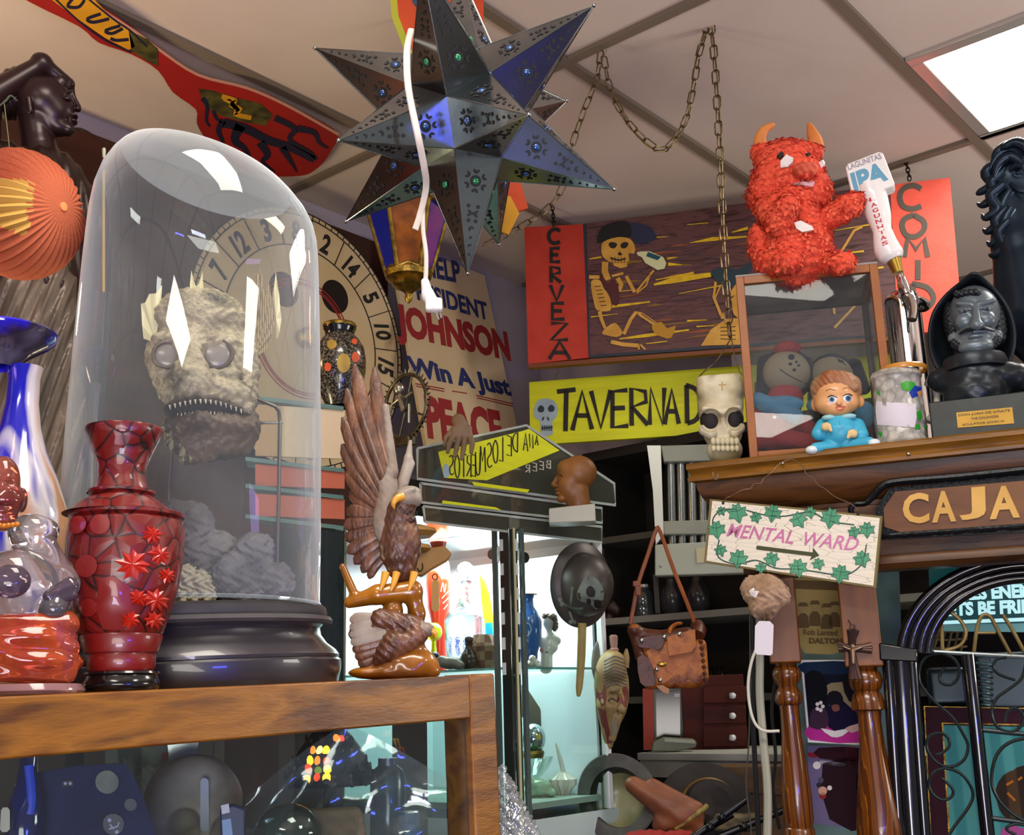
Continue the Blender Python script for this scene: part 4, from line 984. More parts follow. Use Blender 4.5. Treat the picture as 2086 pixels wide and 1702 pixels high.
# base polygons: 5 hull vertices round every spike from its nearest neighbours
def perp(d):
    a = d.orthogonal().normalized(); return a, d.cross(a)
allq = {}
for i, d in enumerate(dirs):
    nb = sorted([j for j in range(12) if j != i], key=lambda j: -dirs[j].dot(d))[:5]
    a, b = perp(d); nb.sort(key=lambda j: math.atan2(dirs[j].dot(b), dirs[j].dot(a)))
    ring = []
    for k in range(5):
        c = (d + dirs[nb[k]] + dirs[nb[(k + 1) % 5]]); c = c.normalized() * rad * .415
        ring.append(c)
    sp = G([tip[i]] + ring + [Vector()], [(0, 1 + k, 1 + (k + 1) % 5) for k in range(5)] + [(6, 1 + (k + 1) % 5, 1 + k) for k in range(5)])
    so = t.add('spike', sp, tin, smooth=False)
    t.add('spike_tip', ellipsoid(tip[i], (4 * t.s,) * 3, 12, 8), tin, so)
    hg_, gg = G(), G()
    eg = G()
    for k in range(5):
        p0, p1, p2 = tip[i], ring[k], ring[(k + 1) % 5]
        n = (p1 - p0).cross(p2 - p0); n.normalize()
        if n.dot(p0 + p1 + p2) < 0: n = -n
        mid = (p1 + p2) / 2; ex = (p2 - p1).normalized(); ez = (p0 - mid).normalized(); Ln = (p0 - mid).length; Wd = (p2 - p1).length
        eg += tube([p0, p1], 1.3 * t.s, 5)
        def put(u, v, r, sides=10, ri=0, arc=1.0, a0=0):
            c = mid + ez * (u * Ln) + ex * (v * Wd) + n * (1.0 * t.s)
            st = len(hg_.v); na = max(3, int(sides * arc))
            if ri:
                for q_ in range(na + 1):
                    an = a0 + 2 * pi * arc * q_ / na
                    dv = ex * math.cos(an) + ez * math.sin(an)
                    hg_.v.append(c + dv * r); hg_.v.append(c + dv * ri)
                for q_ in range(na): hg_.f.append((st + 2 * q_, st + 2 * q_ + 1, st + 2 * q_ + 3, st + 2 * q_ + 2))
            else:
                for q_ in range(sides):
                    an = 2 * pi * q_ / sides; hg_.v.append(c + (ex * math.cos(an) + ez * math.sin(an)) * r)
                hg_.f.append(tuple(range(st, st + sides)))
        U = Wd
        put(.23, 0, U * .115, 14, U * .07)
        for q_ in range(6):
            an = pi / 6 + pi * q_ / 3
            put(.23 + .20 * math.sin(an) * Wd / Ln * 1.05, .215 * math.cos(an), U * .066, 10, U * .016, .62, an + 1.2)
        for q_ in (-1, 1):
            put(.50, q_ * .09, U * .068, 10, U * .016, .6, (pi if q_ < 0 else 0) + 1.2); put(.56, q_ * .075, U * .04, 8); put(.44, q_ * .10, U * .04, 8)
        put(.50, 0, U * .028, 8)
        put(.63, 0, U * .06, 10, U * .014, .6, 3.4); put(.70, 0, U * .032, 8); put(.77, 0, U * .045, 10, U * .012, .6, 3.4); put(.84, 0, U * .026, 8)
        c = mid + ez * (.23 * Ln) + n * (.6 * t.s)
        eg_ = ellipsoid((0, 0, 0), (U * .068, U * .068, U * .035), 12, 8, Vector((0, 0, 1)).rotation_difference(n).to_matrix())
        gg += G([c + Vector(v) for v in eg_.v], eg_.f)
    t.add('punched_holes', hg_, hole, so, smooth=False)
    t.add('gem', gg, gemg if i % 4 == 1 else gem, so, split=True)
    t.add('soldered_edges', eg, tin, so)
wc = M('white_cord', 'cfc6bc', .45, col2='bdb2a6', scale=20)
t.add('power_cord', t.tube([(838, 60, -150), (829, 105, -170), (832, 180, -190), (850, 270, -180), (864, 340, -130), (868, 380, -90), (858, 430, -70), (846, 468, -65)], 6.5, 8, 5, flat=(.5, 1)), wc)
cdd = t.add('power_cord', t.tube([(846, 468, -62), (860, 420, -66), (862, 470, -60), (868, 520, -60), (867, 575, -60)], 4.5, 8, 5), wc)
g = t.blob([3, ('c', 866, 575, -60, 8, 872, 605, -62, 12), ('b', 884, 622, -64, 16, 10, 13, 5), ('c', 872, 600, -62, 12, 886, 625, -64, 12)], h=1.2)
plug = t.add('plug', g, M('plug_white', 'd8d2d0', .35))
t.add('prong', t.tube([(888, 635, -64), (893, 652, -64)], 2.6, 6) + t.tube([(894, 632, -60), (899, 648, -60)], 2.2, 6), M('nickel', 'b5b2ad', .25, 1), plug)
top_ = Vector((0, .02, .1)); zc = t.w((0, 0, 2.99)).z
t.add('hanging_wire', tube([(top_.x, top_.y, .1), (top_.x, top_.y, zc)], .0012, 6), M('steel_wire'))
# ================================================================ blue and amber hanging lamp
gilt = M('gilt_metal', 'a8883a', .35, .9, col2='5a4618', scale=40, bump=.4, bscale=160)
t = T('hanging_lamp', 'gilt six sided hanging lamp with blue and amber glass behind the star', 'lamp', 832, 560, 2.5)
c = t.l(832, 500); sc = t.s
def hexr(py, r): z = t.l(832, py).z; return [Vector((c.x + r * sc * math.cos(math.radians(60 * k - 120)), r * sc * math.sin(math.radians(60 * k - 120)), z)) for k in range(6)]
A_, B_ = hexr(432, 82), hexr(556, 46)
gb, ga = M('blue_lamp_glass', '0a1a6e', .12, emit=.10, ecol='0a1a8e', coat=.5), M('amber_lamp_glass', '8a4a10', .2, col2='5f2f0a', scale=30, emit=.18, coat=.5)
for k in range(6):
    j = (k + 1) % 6
    t.add('glass_panel', G([A_[k], A_[j], B_[j], B_[k]], [(0, 1, 2, 3)]), gb if k % 2 else ga, ('blue' if k % 2 else 'amber') + ' glass panel', solid=.002, smooth=False)
    t.add('corner_rib', tube([A_[k] * 1.0, A_[k].lerp(B_[k], .5), B_[k]], 5 * sc, 8), gilt)
    t.add('top_scroll', tube([A_[k], (A_[k].lerp(A_[j], .25)) + Vector((0, 0, 8 * sc)), (A_[k].lerp(A_[j], .5)) + Vector((0, 0, 16 * sc)), (A_[k].lerp(A_[j], .75)) + Vector((0, 0, 8 * sc)), A_[j]], 5.5 * sc, 8), gilt)
    t.add('bottom_scroll', tube([B_[k], (B_[k].lerp(B_[j], .5)) + Vector((0, 0, 9 * sc)), B_[j]], 4.5 * sc, 8), gilt)
t.add('bottom_cup', t.lat([(558, 50), (568, 46), (574, 30), (580, 34), (586, 28), (592, 14), (600, 6), (606, 8), (612, 7), (618, 2)], 832, n=32), gilt)
t.add('cap', t.lat([(432, 84), (420, 70), (400, 44), (385, 20), (370, 10), (360, 8)], 832, n=32), gilt)
t.add('hanger', tube([t.l(832, 362), Vector((t.l(832, 362).x, 0, t.w((0, 0, 2.985)).z))], .004, 8), gilt)
# ================================================================ painted cloth kites
cz = 2.955
t = T('dragon_kite', 'long red cloth kite with painted flames and a yellow striped tail under the ceiling', 'kite', 0, 0, 1, rot=fr(_rt, (0, 0, 1)), loc=onZ(400, 220, cz))
t.d = 2.9; t.s = 2.9 / F
rk = M('kite_red', 'a31610', .75, col2='86100c', scale=3, bump=.15, bscale=20)
ky, kb, ko = M('kite_yellow', 'd59a1e', .7, col2='c08614', scale=8), M('kite_navy', '14132e', .7), M('kite_olive', '57501f', .7, col2='2c2810', scale=30)
K = [(20, -30), (60, 4), (161, 54), (201, 87), (268, 111), (322, 144), (352, 188), (399, 223), (401, 252), (420, 285), (445, 312), (470, 332), (505, 350), (537, 359), (585, 360), (621, 357), (640, 348), (660, 330), (678, 302), (688, 275), (640, 245), (587, 218), (545, 196), (503, 181), (450, 168), (403, 154), (360, 128), (322, 100), (278, 67), (225, 30), (181, 2), (150, -30)]
t.add('cloth', t.poly(K, 0, 5, 3), rk, smooth=False)
t.add('cloth_hem', t.strokes([[(180, 2), (278, 66), (322, 99), (403, 152), (503, 179), (587, 216), (690, 274)]], 5, -.3, .8, 4), M('kite_pink_hem', 'c08878', .8))
t.add('striped_tail', t.poly([(85, -15), (178, -15), (225, 35), (262, 62), (275, 95), (262, 102), (215, 78), (160, 40)], -1.5, .2), ky, smooth=False)
for ln in ([(150, -5), (138, 12), (160, 14), (172, 0)], [(205, 28), (178, 38), (190, 45), (222, 38)], [(245, 52), (215, 62), (228, 68), (250, 58)], [(262, 80), (238, 82), (225, 78)]):
    t.add('painted_stripe', t.strokes([ln], 6, -1.6, .8, 4), kb)
t.add('painted_stripe', t.strokes([[(100, -15), (160, 42), (215, 82), (268, 106)], [(165, -15), (230, 38), (265, 62), (300, 95)]], 3, -1.6, .8, 4), kb)
t.add('scale_band', t.poly([(262, 62), (300, 80), (322, 100), (322, 135), (300, 125), (268, 104)], -1.5, .2), ko, smooth=False)
t.add('scale_band', t.poly([(405, 182), (430, 185), (480, 200), (530, 212), (556, 235), (540, 256), (500, 250), (450, 236), (415, 215)], -1.5, .2), ko, smooth=False)
for ln in ([(452, 196), (480, 205), (470, 214), (490, 222), (478, 232), (512, 240)], [(456, 200), (470, 208), (486, 226)]):
    t.add('scale_streak', t.strokes([ln], 9, -1.8, .8, 3), ky)
fl = [([(455, 245), (445, 265), (452, 285), (460, 310)], [14, 3]), ([(490, 255), (478, 285), (500, 305), (518, 345)], [22, 3]), ([(455, 250), (500, 262), (545, 285), (590, 300), (640, 325)], [18, 14]),
      ([(530, 290), (545, 315), (535, 330), (560, 350)], [18, 2]), ([(575, 300), (590, 325), (605, 350)], [16, 2]), ([(560, 240), (600, 262), (590, 285), (630, 310), (645, 325)], [12, 6]), ([(605, 262), (640, 270), (650, 290), (668, 302)], [14, 3]),
      ([(412, 200), (422, 215), (420, 245), (428, 258)], [10, 3]), ([(435, 225), (440, 240), (452, 250)], [8, 3])]
for ln, ww in fl: t.add('painted_flame', t.strokes([(ln, ww)], 1, -1.6, .8, 5), kb)
# a second, orange cloth kite behind the star
t = T('orange_kite', 'orange, yellow and green cloth kite hanging behind the tin star', 'kite', 900, 120, 2.15)
k1, k2 = M('kite_orange', 'c2481a', .75, col2='a83412', scale=5), M('kite_lime', '9aa02a', .75, col2='b8a430', scale=8)
t.add('cloth', t.poly([(800, -60), (808, 30), (832, 95), (870, 200), (950, 330), (1010, 400), (1016, 455), (1036, 462), (1056, 430), (1076, 424), (1060, 370), (1010, 200), (985, 40), (985, -60)], 0, 6), k1, smooth=False)
t.add('trim', t.strokes([[(797, -60), (805, 35), (830, 100), (868, 205), (945, 335), (1006, 405), (1018, 470)]], 14, -.5, 1), k2)
t.add('tail_tip', t.poly([(1010, 395), (1012, 468), (1036, 478), (1058, 435), (1040, 400)], -1, 3), M('kite_yellow'), smooth=False)
t.add('eye_patch', t.poly([(838, -20), (870, -20), (868, 8), (845, 12)], -1, 3, 3), M('kite_blue', '20405a', .7), smooth=False)
t.add('string', tube([t.l(890, -40), t.l(890, -40) + Vector((0, 0, max(.01, t.w((0, 0, 2.99)).z - t.l(890, -40).z)))], .001, 5), M('steel_wire'))
# chains looping from the ceiling; the front one carries the skull cup
t = T('ceiling_chain', 'brass chain looped between two ceiling hooks right of the star', 'chain', 1340, 180, 2.72)
chain(t, [(1448, 45, 0), (1440, 60, 0), (1424, 110, 0), (1412, 180, 0), (1392, 255, 0), (1352, 303, 0), (1312, 282, 0), (1272, 238, 0), (1243, 180, 0), (1228, 105, 0)], 30, 1.5, 13, brz)
chain(t, [(1224, 105, 0), (1214, 165, 0), (1188, 230, 0), (1165, 300, 6), (1150, 370, 20), (1120, 420, 30), (1060, 462, 40), (985, 500, 50)], 30, 1.5, 13, brz)
t.add('thin_cord', t.tube([(1447, 50, 2), (1418, 120, 2), (1396, 250, 2), (1350, 306, 2), (1300, 280, 2), (1250, 200, 2)], 1.3, 6, 6), brz)
for hx, hy in ((1448, 40), (1226, 103)):
    z_ = t.w((0, 0, 2.99)).z; h_ = t.l(hx, hy)
    t.add('hook', tube([Vector((h_.x, h_.y, z_ + .01)), h_, h_ + Vector((.006, 0, -.012)), h_ + Vector((.012, 0, 0))], .0012, 6), M('steel_wire'))
# ================================================================ glass display case with bevelled crown
case_l = .0
CX, CY, CX1, CY1 = 1.80, 1.53, 2.115, 2.06
t = T('glass_case', 'tall lit glass showcase with a stepped crown, hung with a helmet and a mask', 'display case', 0, 0, 1, rot=Matrix.Identity(3), loc=(CX, CY, 0))
t.d = 2.4; t.s = 2.4 / F
case_ = t
wht = M('case_white', 'dfe6ee', .5); dgl = M('dark_green_glass', '16221e', .06, coat=1, col2='2a3a34', scale=3, stretch=(1, 1, .3))
cgl = glass('case_clear', 'eef8f4', .05)
zc_ = onY(1225, 1105, CY).z; zd_ = onX(1010, 1360, CX).z; zlow = onY(1080, 1640, CY).z
dx, dy = CX1 - CX, CY1 - CY
t.add('back_panel', box(dx - .008, dx, 0.02, dy, .05, zc_), wht, smooth=False)
t.add('back_panel', box(0.02, dx, dy - .008, dy, .05, zc_), wht, smooth=False)
t.add('front_pane', box(.0, dx, .0, .005, .05, zc_), cgl, smooth=False)
t.add('front_pane', box(.0, .005, .006, dy, .05, zc_), cgl, smooth=False)
sg_ = M('shelf_glass_edge', '8fc0b8', .08, trans=.6)
t.add('shelf', box(.012, dx - .012, .012, dy - .012, zd_ - .004, zd_), glass('shelf_clear', 'e6f4f0', .06), smooth=False)
t.add('shelf_edge', box(.0115, .013, .012, dy - .012, zd_ - .005, zd_) + box(.012, dx - .012, .0115, .013, zd_ - .005, zd_), sg_)
t.add('deck', box(.012, dx - .012, .012, dy - .012, zlow - .012, zlow), M('deck_grey', '9aa59c', .5), smooth=False)
t.add('kick_panel', box(0.002, dx + .03, -.004, .0, .3, zlow - .03), M('panel_pale_green', 'a9b9b4', .5), smooth=False)
t.add('kick_panel', box(-.004, .0, 0, dy, .3, zlow - .03), M('panel_pale_green'), smooth=False)
t.add('base', box(.0, dx, 0, dy, 0, .3), dark_m)
# corner posts
t.add('corner_post', box(-.012, .016, -.012, .016, .05, zc_), dgl, bev=.003)
t.add('corner_strip', box(-.018, -.010, .020, .030, .05, zc_) + box(.020, .030, -.018, -.010, .05, zc_), M('bevel_glass', '5a6a64', .04, .3, coat=1))
t.add('corner_strip', box(.0, .006, -.0145, -.0125, .05, zc_), M('bevel_pale', 'b8b48a', .1))
pcs = G()
for k in range(6):
    z_ = zc_ - .035 - .05 * k
    pcs += box(.008, .015, -.0135, -.0122, z_ - .012, z_ + .012) + box(-.0135, -.0122, .004, .012, z_ - .012, z_ + .012)
t.add('reflection_tab', pcs, M('reflection_white', 'cfdcd6', .2), split=True)  # white reflections on the corner post, built as small tabs
t.add('side_post', box(dx - .004, dx + .012, -.004, .012, zlow - .03, zc_ + .03), M('post_white', 'cfd4d0', .4), bev=.002)
for q_, a_ in ((onY(1067, 1137, CY), (0, 1, 0)), (onX(1005, 1130, CX), (1, 0, 0)), (onY(1074, 1655, CY), (0, 1, 0))):
    v = t.w(q_); t.add('hinge_disc', lathe([(.011, -.006), (.012, -.004), (.012, .004)], 24, v, axis=Vector(a_)), M('nickel', 'b5b2ad', .25, 1))
# crown: stacked mirrored panes
mir = M('crown_mirror', '4c5146', .04, .6, coat=1, col2='6a6c5c', scale=2)
mire = M('crown_edge', 'c4d2c6', .06, .4, coat=1)
def pane(pts, y, name='crown_pane', th=4, edge=5, mt=None):
    o = t.add(name, t.poly(pts, y, y + th), mt or mir, smooth=False)
    t.add('crown_bevel', t.strokes([list(pts) + [pts[0]]], edge, y - .5, 1.0), mire, o); return o
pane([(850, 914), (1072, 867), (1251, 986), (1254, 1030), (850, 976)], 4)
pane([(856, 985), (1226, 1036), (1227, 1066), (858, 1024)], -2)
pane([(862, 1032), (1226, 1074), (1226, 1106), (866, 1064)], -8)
t.add('crown_shelf', box(-.26, dx + .02, .004, dy, zc_, zc_ + .01), dgl)
t.add('crown_back', box(-.24, dx, .10, .11, zc_ + .01, onY(1060, 990, CY).z), dark_m, smooth=False)
# the tavern board's reflection, shaped as a solid panel with reversed lettering
yp = t.add('reflected_board', t.poly([(893, 921), (1066, 878), (1078, 874), (1140, 918), (992, 979), (905, 974)], 2.2, 3.4), M('board_yellow'), 'reflection of the yellow board built as a panel with reversed letters', smooth=False)
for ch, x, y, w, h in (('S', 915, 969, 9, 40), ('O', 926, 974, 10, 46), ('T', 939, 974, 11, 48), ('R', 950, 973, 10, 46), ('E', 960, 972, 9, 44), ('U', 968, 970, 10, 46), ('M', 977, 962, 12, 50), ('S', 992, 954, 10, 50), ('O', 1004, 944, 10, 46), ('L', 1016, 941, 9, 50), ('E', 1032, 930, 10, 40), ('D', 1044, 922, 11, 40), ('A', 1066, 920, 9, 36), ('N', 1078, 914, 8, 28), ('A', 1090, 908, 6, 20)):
    t.add('reflected_letter', hand(t, ch, x, y, w, h, 2.2, 1.9, 0, -.25, True), dkp, yp)
t.add('reflected_skull', t.poly([(902, 955), (908, 945), (914, 950), (916, 965), (911, 974), (905, 972)], 1.6, 2.2, 2), pbl, yp, smooth=False)
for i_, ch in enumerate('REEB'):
    t.add('reflected_word_letter', hand(t, ch, 1070 + 14 * i_, 964 - 3 * i_, 9, 16, 2, 3, 0, -.2, True), M('reflected_pale', 'b9b3a0', .8))  # reflection of a pale word, modelled as solid strokes
t.add('reflected_strip', t.poly([(962, 982), (1079, 998), (1074, 1004), (966, 990)], -3.4, -2.2), M('board_yellow'), smooth=False)  # yellow reflections in the lower panes, built as thin strips
t.add('reflected_strip', t.poly([(902, 1020), (1010, 1034), (1022, 1040), (900, 1026)], -8.6, -8.2), M('board_yellow'), smooth=False)
light('case_lamp', 'AREA', (CX + .17, CY + .25, zc_ - .02), 8, (.93, .97, 1), .26, .3, (CX + .17, CY + .25, 0))
# a carved head standing behind the crown pane
t = T('profile_bust', 'brown carved head in profile standing on top of the glass case', 'head', 1160, 1030, 2.44)
hd = M('carved_brown', '8a5a26', .45, col2='6a421c', scale=14, bump=.2, bscale=60)
g = t.blob([7, ('e', 1178, 963, 2, 38, 31, 35), ('e', 1158, 988, 0, 24, 23, 34), ('e', 1151, 958, 0, 17, 22, 20), ('c', 1146, 1014, 0, 9, 1182, 1000, 0, 15), ('c', 1176, 1004, 4, 23, 1178, 1026, 6, 25), 2, ('c', 1140, 964, 0, 6, 1148, 958, 0, 8),
            ('c', 1138, 968, 0, 3.5, 1127, 987, 0, 5), ('e', 1133, 991, 0, 7, 8, 4), ('e', 1136, 999, 0, 7, 9, 3.2), ('e', 1137, 1006, 0, 7, 9, 3.4), ('e', 1144, 1017, 0, 10, 12, 8), ('-e', 1142, 973, -12, 7, 7, 4), ('e', 1143, 974, -9, 6, 5, 3)], h=1.1)
t.add('head', g, hd, sharp=0)
t.add('pedestal', t.poly([(1118, 1036), (1212, 1026), (1214, 1062), (1118, 1066)], -26, 34), M('pedestal_cream', 'a9aa98', .5), bev=.002)
# ---------------------------------------------------------------- wooden hand on the crown
t = T('carved_hand', 'pale wooden hand hanging over the front edge of the glass case top', 'hand', 938, 900, 2.25)
hw_ = M('hand_wood', '8a7152', .55, col2='6f5940', scale=12, bump=.25, bscale=50)
it = [4, ('c', 934, 857, 8, 14, 939, 868, 4, 15), ('b', 941, 881, 0, 21, 10, 14, 7), 1.2]
for x0, x1, x2, y1, y2 in ((923, 915, 912, 905, 921), (935, 930, 927, 913, 929), (947, 944, 941, 916, 935), (958, 962, 960, 906, 922)):
    it += [('c', x0, 889, -3, 6.4, x1, y1, -10, 5.4), ('c', x1, y1, -10, 5.4, x2, y2, -8, 4)]
it += [('c', 924, 876, 2, 7, 909, 892, 2, 5.2), ('c', 909, 892, 2, 5.2, 906, 908, 0, 4)]
g = t.blob(it, h=1.1)
t.add('hand', g, hw_, sharp=0)
# ---------------------------------------------------------------- cog ring sculpture
t0 = P(820, 893, 2.52); hh = t0 - CAM; yw = math.atan2(hh.y, hh.x) - pi / 2
t = T('cog_sculpture', 'metal cog ring with a small skeleton figure inside, standing by the poster', 'sculpture', 820, 893, 2.52, rot=Matrix.Rotation(yw - math.radians(50), 3, 'Z'))
pew = M('pewter', '77705e', .35, .9, col2='4a4436', scale=30)
cc = t.l(826, 828); rr = 66 * t.s
ring = [cc + Vector((math.cos(a) * rr, 0, math.sin(a) * rr)) for a in [2 * pi * i / 64 for i in range(64)]]
t.add('ring', tube(ring, 4.2 * t.s, 10, closed=True), pew)
for k in range(40):
    a = 2 * pi * k / 40; u = Vector((math.cos(a), 0, math.sin(a)))
    if k == 0: spk = o_ = t.add('tooth', tube([Vector((0, 0, 0)), Vector((0, 0, 13 * t.s))], [3.2 * t.s, .9 * t.s], 6), pew)
    else: o_ = spk.copy(); C.objects.link(o_)
    o_.matrix_local = Matrix.Translation(cc + u * rr) @ Vector((0, 0, 1)).rotation_difference(u).to_matrix().to_4x4()
sb = t.s
def rel(x, z, y=0): return cc + Vector((x * sb, y * sb, z * sb))
t.add('spokes', tube([rel(-60, 20), rel(0, -8), rel(58, -30)], 2.4 * sb, 6) + tube([rel(20, 60), rel(0, -8), rel(-20, -62)], 2.4 * sb, 6), pew)
t.add('skull', ellipsoid(rel(-14, 38, -6), (12 * sb, 12 * sb, 14 * sb)), M('pewter_bright', 'a09a8a', .3, .9))
t.add('bones', tube([rel(-12, 26, -6), rel(-4, 6, -8), rel(0, -12, -6)], 5 * sb, 8) + tube([rel(-10, 20, -6), rel(16, 14, -12), rel(30, 22, -8)], 3 * sb, 8) + tube([rel(0, -12, -6), rel(26, -4, -12), rel(20, -40, -8)], 3.4 * sb, 8) + tube([rel(-10, 18, -6), rel(-34, 8, -8), rel(-40, -10, -8)], 3 * sb, 8), M('pewter_bright'))
t.add('foot', box(cc.x - 20 * sb, cc.x + 20 * sb, -10 * sb, 10 * sb, cc.z - 84 * sb, cc.z - 66 * sb), pew, bev=.002)
# ---------------------------------------------------------------- left glass shelf unit with patterned vase
t = T('glass_shelf_unit', 'glass shelf unit with pale and salmon panels between the dome and the eagle', 'shelf unit', 680, 1400, 2.15)
g0 = t.w((0, 0, 0)).z
t.add('side_panel', t.poly([(560, 1080), (700, 1080), (700, 1470), (560, 1470)], 4, 12), M('teal_dark', '0e1c1c', .2, coat=.5), 'dark teal panel', smooth=False)
for y0 in (818, 945, 1000, 1062): t.add('glass_shelf', t.poly([(500, y0 - 14), (700, y0 + 10), (700, y0 + 18), (500, y0 - 6)], -4, 60), sg_, smooth=False)
for (a, b), m_ in (((958, 996), 'salmon'), ((1018, 1058), 'salmon'), ((836, 935), 'cream')):
    cl = {'salmon': M('salmon_card', 'c4694a', .6, col2='b65a3e', scale=5), 'cream': M('cream_stripe', 'd9c4a0', .6, col2='b49468', kind='wave', scale=9, stretch=(.1, .1, 8), lo=.6, hi=.7)}[m_]
    t.add('panel', t.poly([(520, a - 12), (702, a), (702, b), (520, b - 6)], 2, 8), cl, m_ + ' coloured panel', smooth=False)
t.add('leg', box(-.10, .02, .03, .06, g0, t.l(680, 1470).z), dark_m)
t = T('patterned_vase', 'round black vase with orange and gold flowers standing behind the eagle wing', 'vase', 692, 826, 2.30)
sat = M('satsuma', '0f0e0b', .25, col2='6e6654', kind='vor', scale=230, lo=.45, hi=.75, coat=.6)
vb = t.add('body', t.lat([(829, 28), (815, 34), (790, 45), (760, 52), (735, 53), (710, 49), (692, 38), (684, 30)], 692, n=64, close=False), sat)
t.add('neck', t.lat([(686, 30), (678, 30), (672, 34), (668, 34)], 692, close=False), M('black_lacquer'))
t.add('lip', t.lat([(668, 34), (664, 35), (661, 33), (664, 29)], 692, close=False), gilt)
hit = t.caster(vb)
t.decal('painted_flower', hit, [[(668 + 7 * math.cos(a), 748 + 9 * math.sin(a)) for a in [2 * pi * i / 12 for i in range(12)]], [(724 + 8 * math.cos(a), 728 + 11 * math.sin(a)) for a in [2 * pi * i / 12 for i in range(12)]], [(722 + 6 * math.cos(a), 696 + 6 * math.sin(a)) for a in [2 * pi * i / 12 for i in range(12)]]], M('flower_orange', 'd0562a', .5))
t.decal('painted_flower', hit, [[(676 + 10 * math.cos(a), 702 + 10 * math.sin(a)) for a in [2 * pi * i / 12 for i in range(12)]], [(700 + 14 * math.cos(a), 740 + 20 * math.sin(a)) for a in [2 * pi * i / 12 for i in range(12)]]], M('flower_gold', 'b09040', .4, .3), label='gold flower')
# ================================================================ hutch with the lettered fascia (right)
XH = 1.95
H0 = onX(1398, 946, XH); HD = Vector((.287, -.958, 0)).normalized(); NH = Vector((.958, .287, 0)).normalized()
t = T('hutch', 'brown wooden hutch with a heavy cornice shelf and a lettered plaque at the right', 'hutch', 0, 0, 1, rot=fr(HD), loc=H0)
hut = t; t.d = 2.1; t.s = 2.1 / F
ZS = (t.mat @ Vector((0, 0, 0))).z
hwood = M('hutch_wood', '40220a', .42, col2='583410', col3='2e1706', scale=4, stretch=(1, 6, 6), dist=1, bump=.1, bscale=50)
hlip = M('cornice_lit_wood', '8a5c18', .36, col2='5e3c0a', scale=6, stretch=(1, 6, 8), bump=.15, bscale=40)  # lip coloured brighter and golder for the light falling on it
hdark = M('hutch_wood_dark', '3a2010', .45, col2='4c2a13', scale=4, stretch=(1, 6, 6), dist=1)
WX = 1.5
def mould(name, prof, x0, mat, back=.35, inset=0):
    n = len(prof)
    poly = prof + [(back, prof[-1][1]), (back, prof[0][1])]
    v = [(x0 + max(0, p[0]) * 1.0, p[0], p[1]) for p in poly] + [(WX, p[0], p[1]) for p in poly]; k = len(poly)
    f = [tuple(range(k)), tuple(range(2 * k - 1, k - 1, -1))] + [(i, i + k, (i + 1) % k + k, (i + 1) % k) for i in range(k)]
    return t.add(name, G(v, f), mat)
mould('cornice_lip', [(0, 0), (-.004, -.004), (-.004, -.012), (.004, -.018), (.006, -.024), (.0, -.030), (.001, -.036), (.010, -.038)], 0, hlip)
mould('cornice_cove', [(.012, -.0385), (.014, -.052), (.022, -.070), (.036, -.088), (.052, -.098), (.054, -.106)], .002, hwood)
mould('fascia', [(.056, -.1065), (.056, -.205)], .004, hwood)
mould('lower_moulding', [(.045, -.2055), (.040, -.212), (.040, -.222), (.050, -.232)], .05, hwood, .10)
ins = M('plaque_wood', '54290a', .4, col2='70430f', scale=6, stretch=(1, 4, 4), coat=.3); iron = M('wrought_iron', '121519', .3, .6, bump=.3, bscale=120)
yq = 24
t.add('plaque_back', t.poly([(1782, 1040), (1812, 994), (2200, 950), (2200, 1078), (1792, 1100)], yq, yq + 14), iron, smooth=False)
t.add('plaque', t.poly([(1800, 1036), (1824, 1002), (2200, 970), (2200, 1058), (1836, 1085), (1802, 1074)], yq - 4, yq + 2), ins, smooth=False)
t.add('iron_bar', t.tube([(1738, 1052, yq - 8), (1733, 1038, yq - 8), (1742, 1028, yq - 8), (1762, 1026, yq - 8), (1778, 1012, yq - 8), (1800, 990, yq - 8), (1835, 981, yq - 8), (1960, 971, yq - 8), (2200, 945, yq - 8)], [5, 6, 6, 6, 7, 8, 8, 8, 8], 8, 5), iron)
t.add('iron_bar', t.tube([(1790, 1093, yq - 6), (1960, 1081, yq - 6), (2200, 1064, yq - 6)], 5.5, 8, 8), iron)
gl_ = M('brass_letter', 'c99f52', .45, .2, col2='b58a3e', scale=9)
for ch, bl, br, tl in (('C', (1840, 1069), (1894, 1066), (1838, 1007)), ('A', (1899, 1066), (1948, 1063), (1897, 1003)), ('J', (1955, 1061), (2009, 1057), (1953, 996)), ('A', (2016, 1059), (2078, 1055), (2014, 993))):
    t.text('brass_letter', ch, bl, br, tl, gl_, yq - 5, 3, .03)
t.add('hook', t.tube([(1452, 962, -4), (1454, 974, -8), (1460, 977, -9), (1463, 966, -8)], 1.3, 6, 3), M('nickel'))
t.add('pin', t.ell(1594, 944, -4, 4, 3, 4, 12, 8), M('nickel')); t.add('pin', t.ell(1850, 925, -4, 4, 3, 4, 12, 8), M('nickel'))
# glass backing panel hung between the newel posts
t.add('back_pane', t.poly([(1612, 1120), (1830, 1120), (1850, 1760), (1625, 1760)], 480, 484), M('pane_teal', '3d5a58', .2, col2='8fb0ae', scale=3), smooth=False)
def hz(px, d, zrel=0):
    lo, hi = 100, 1500
    for _ in range(40):
        mid = (lo + hi) / 2
        if P(px, mid, d).z > ZS + zrel: lo = mid
        else: hi = mid
    return lo
def dX(px, x, py=900): return (onplane(px, py, H0 + NH * (x - XH), NH) - CAM).dot(FWD)
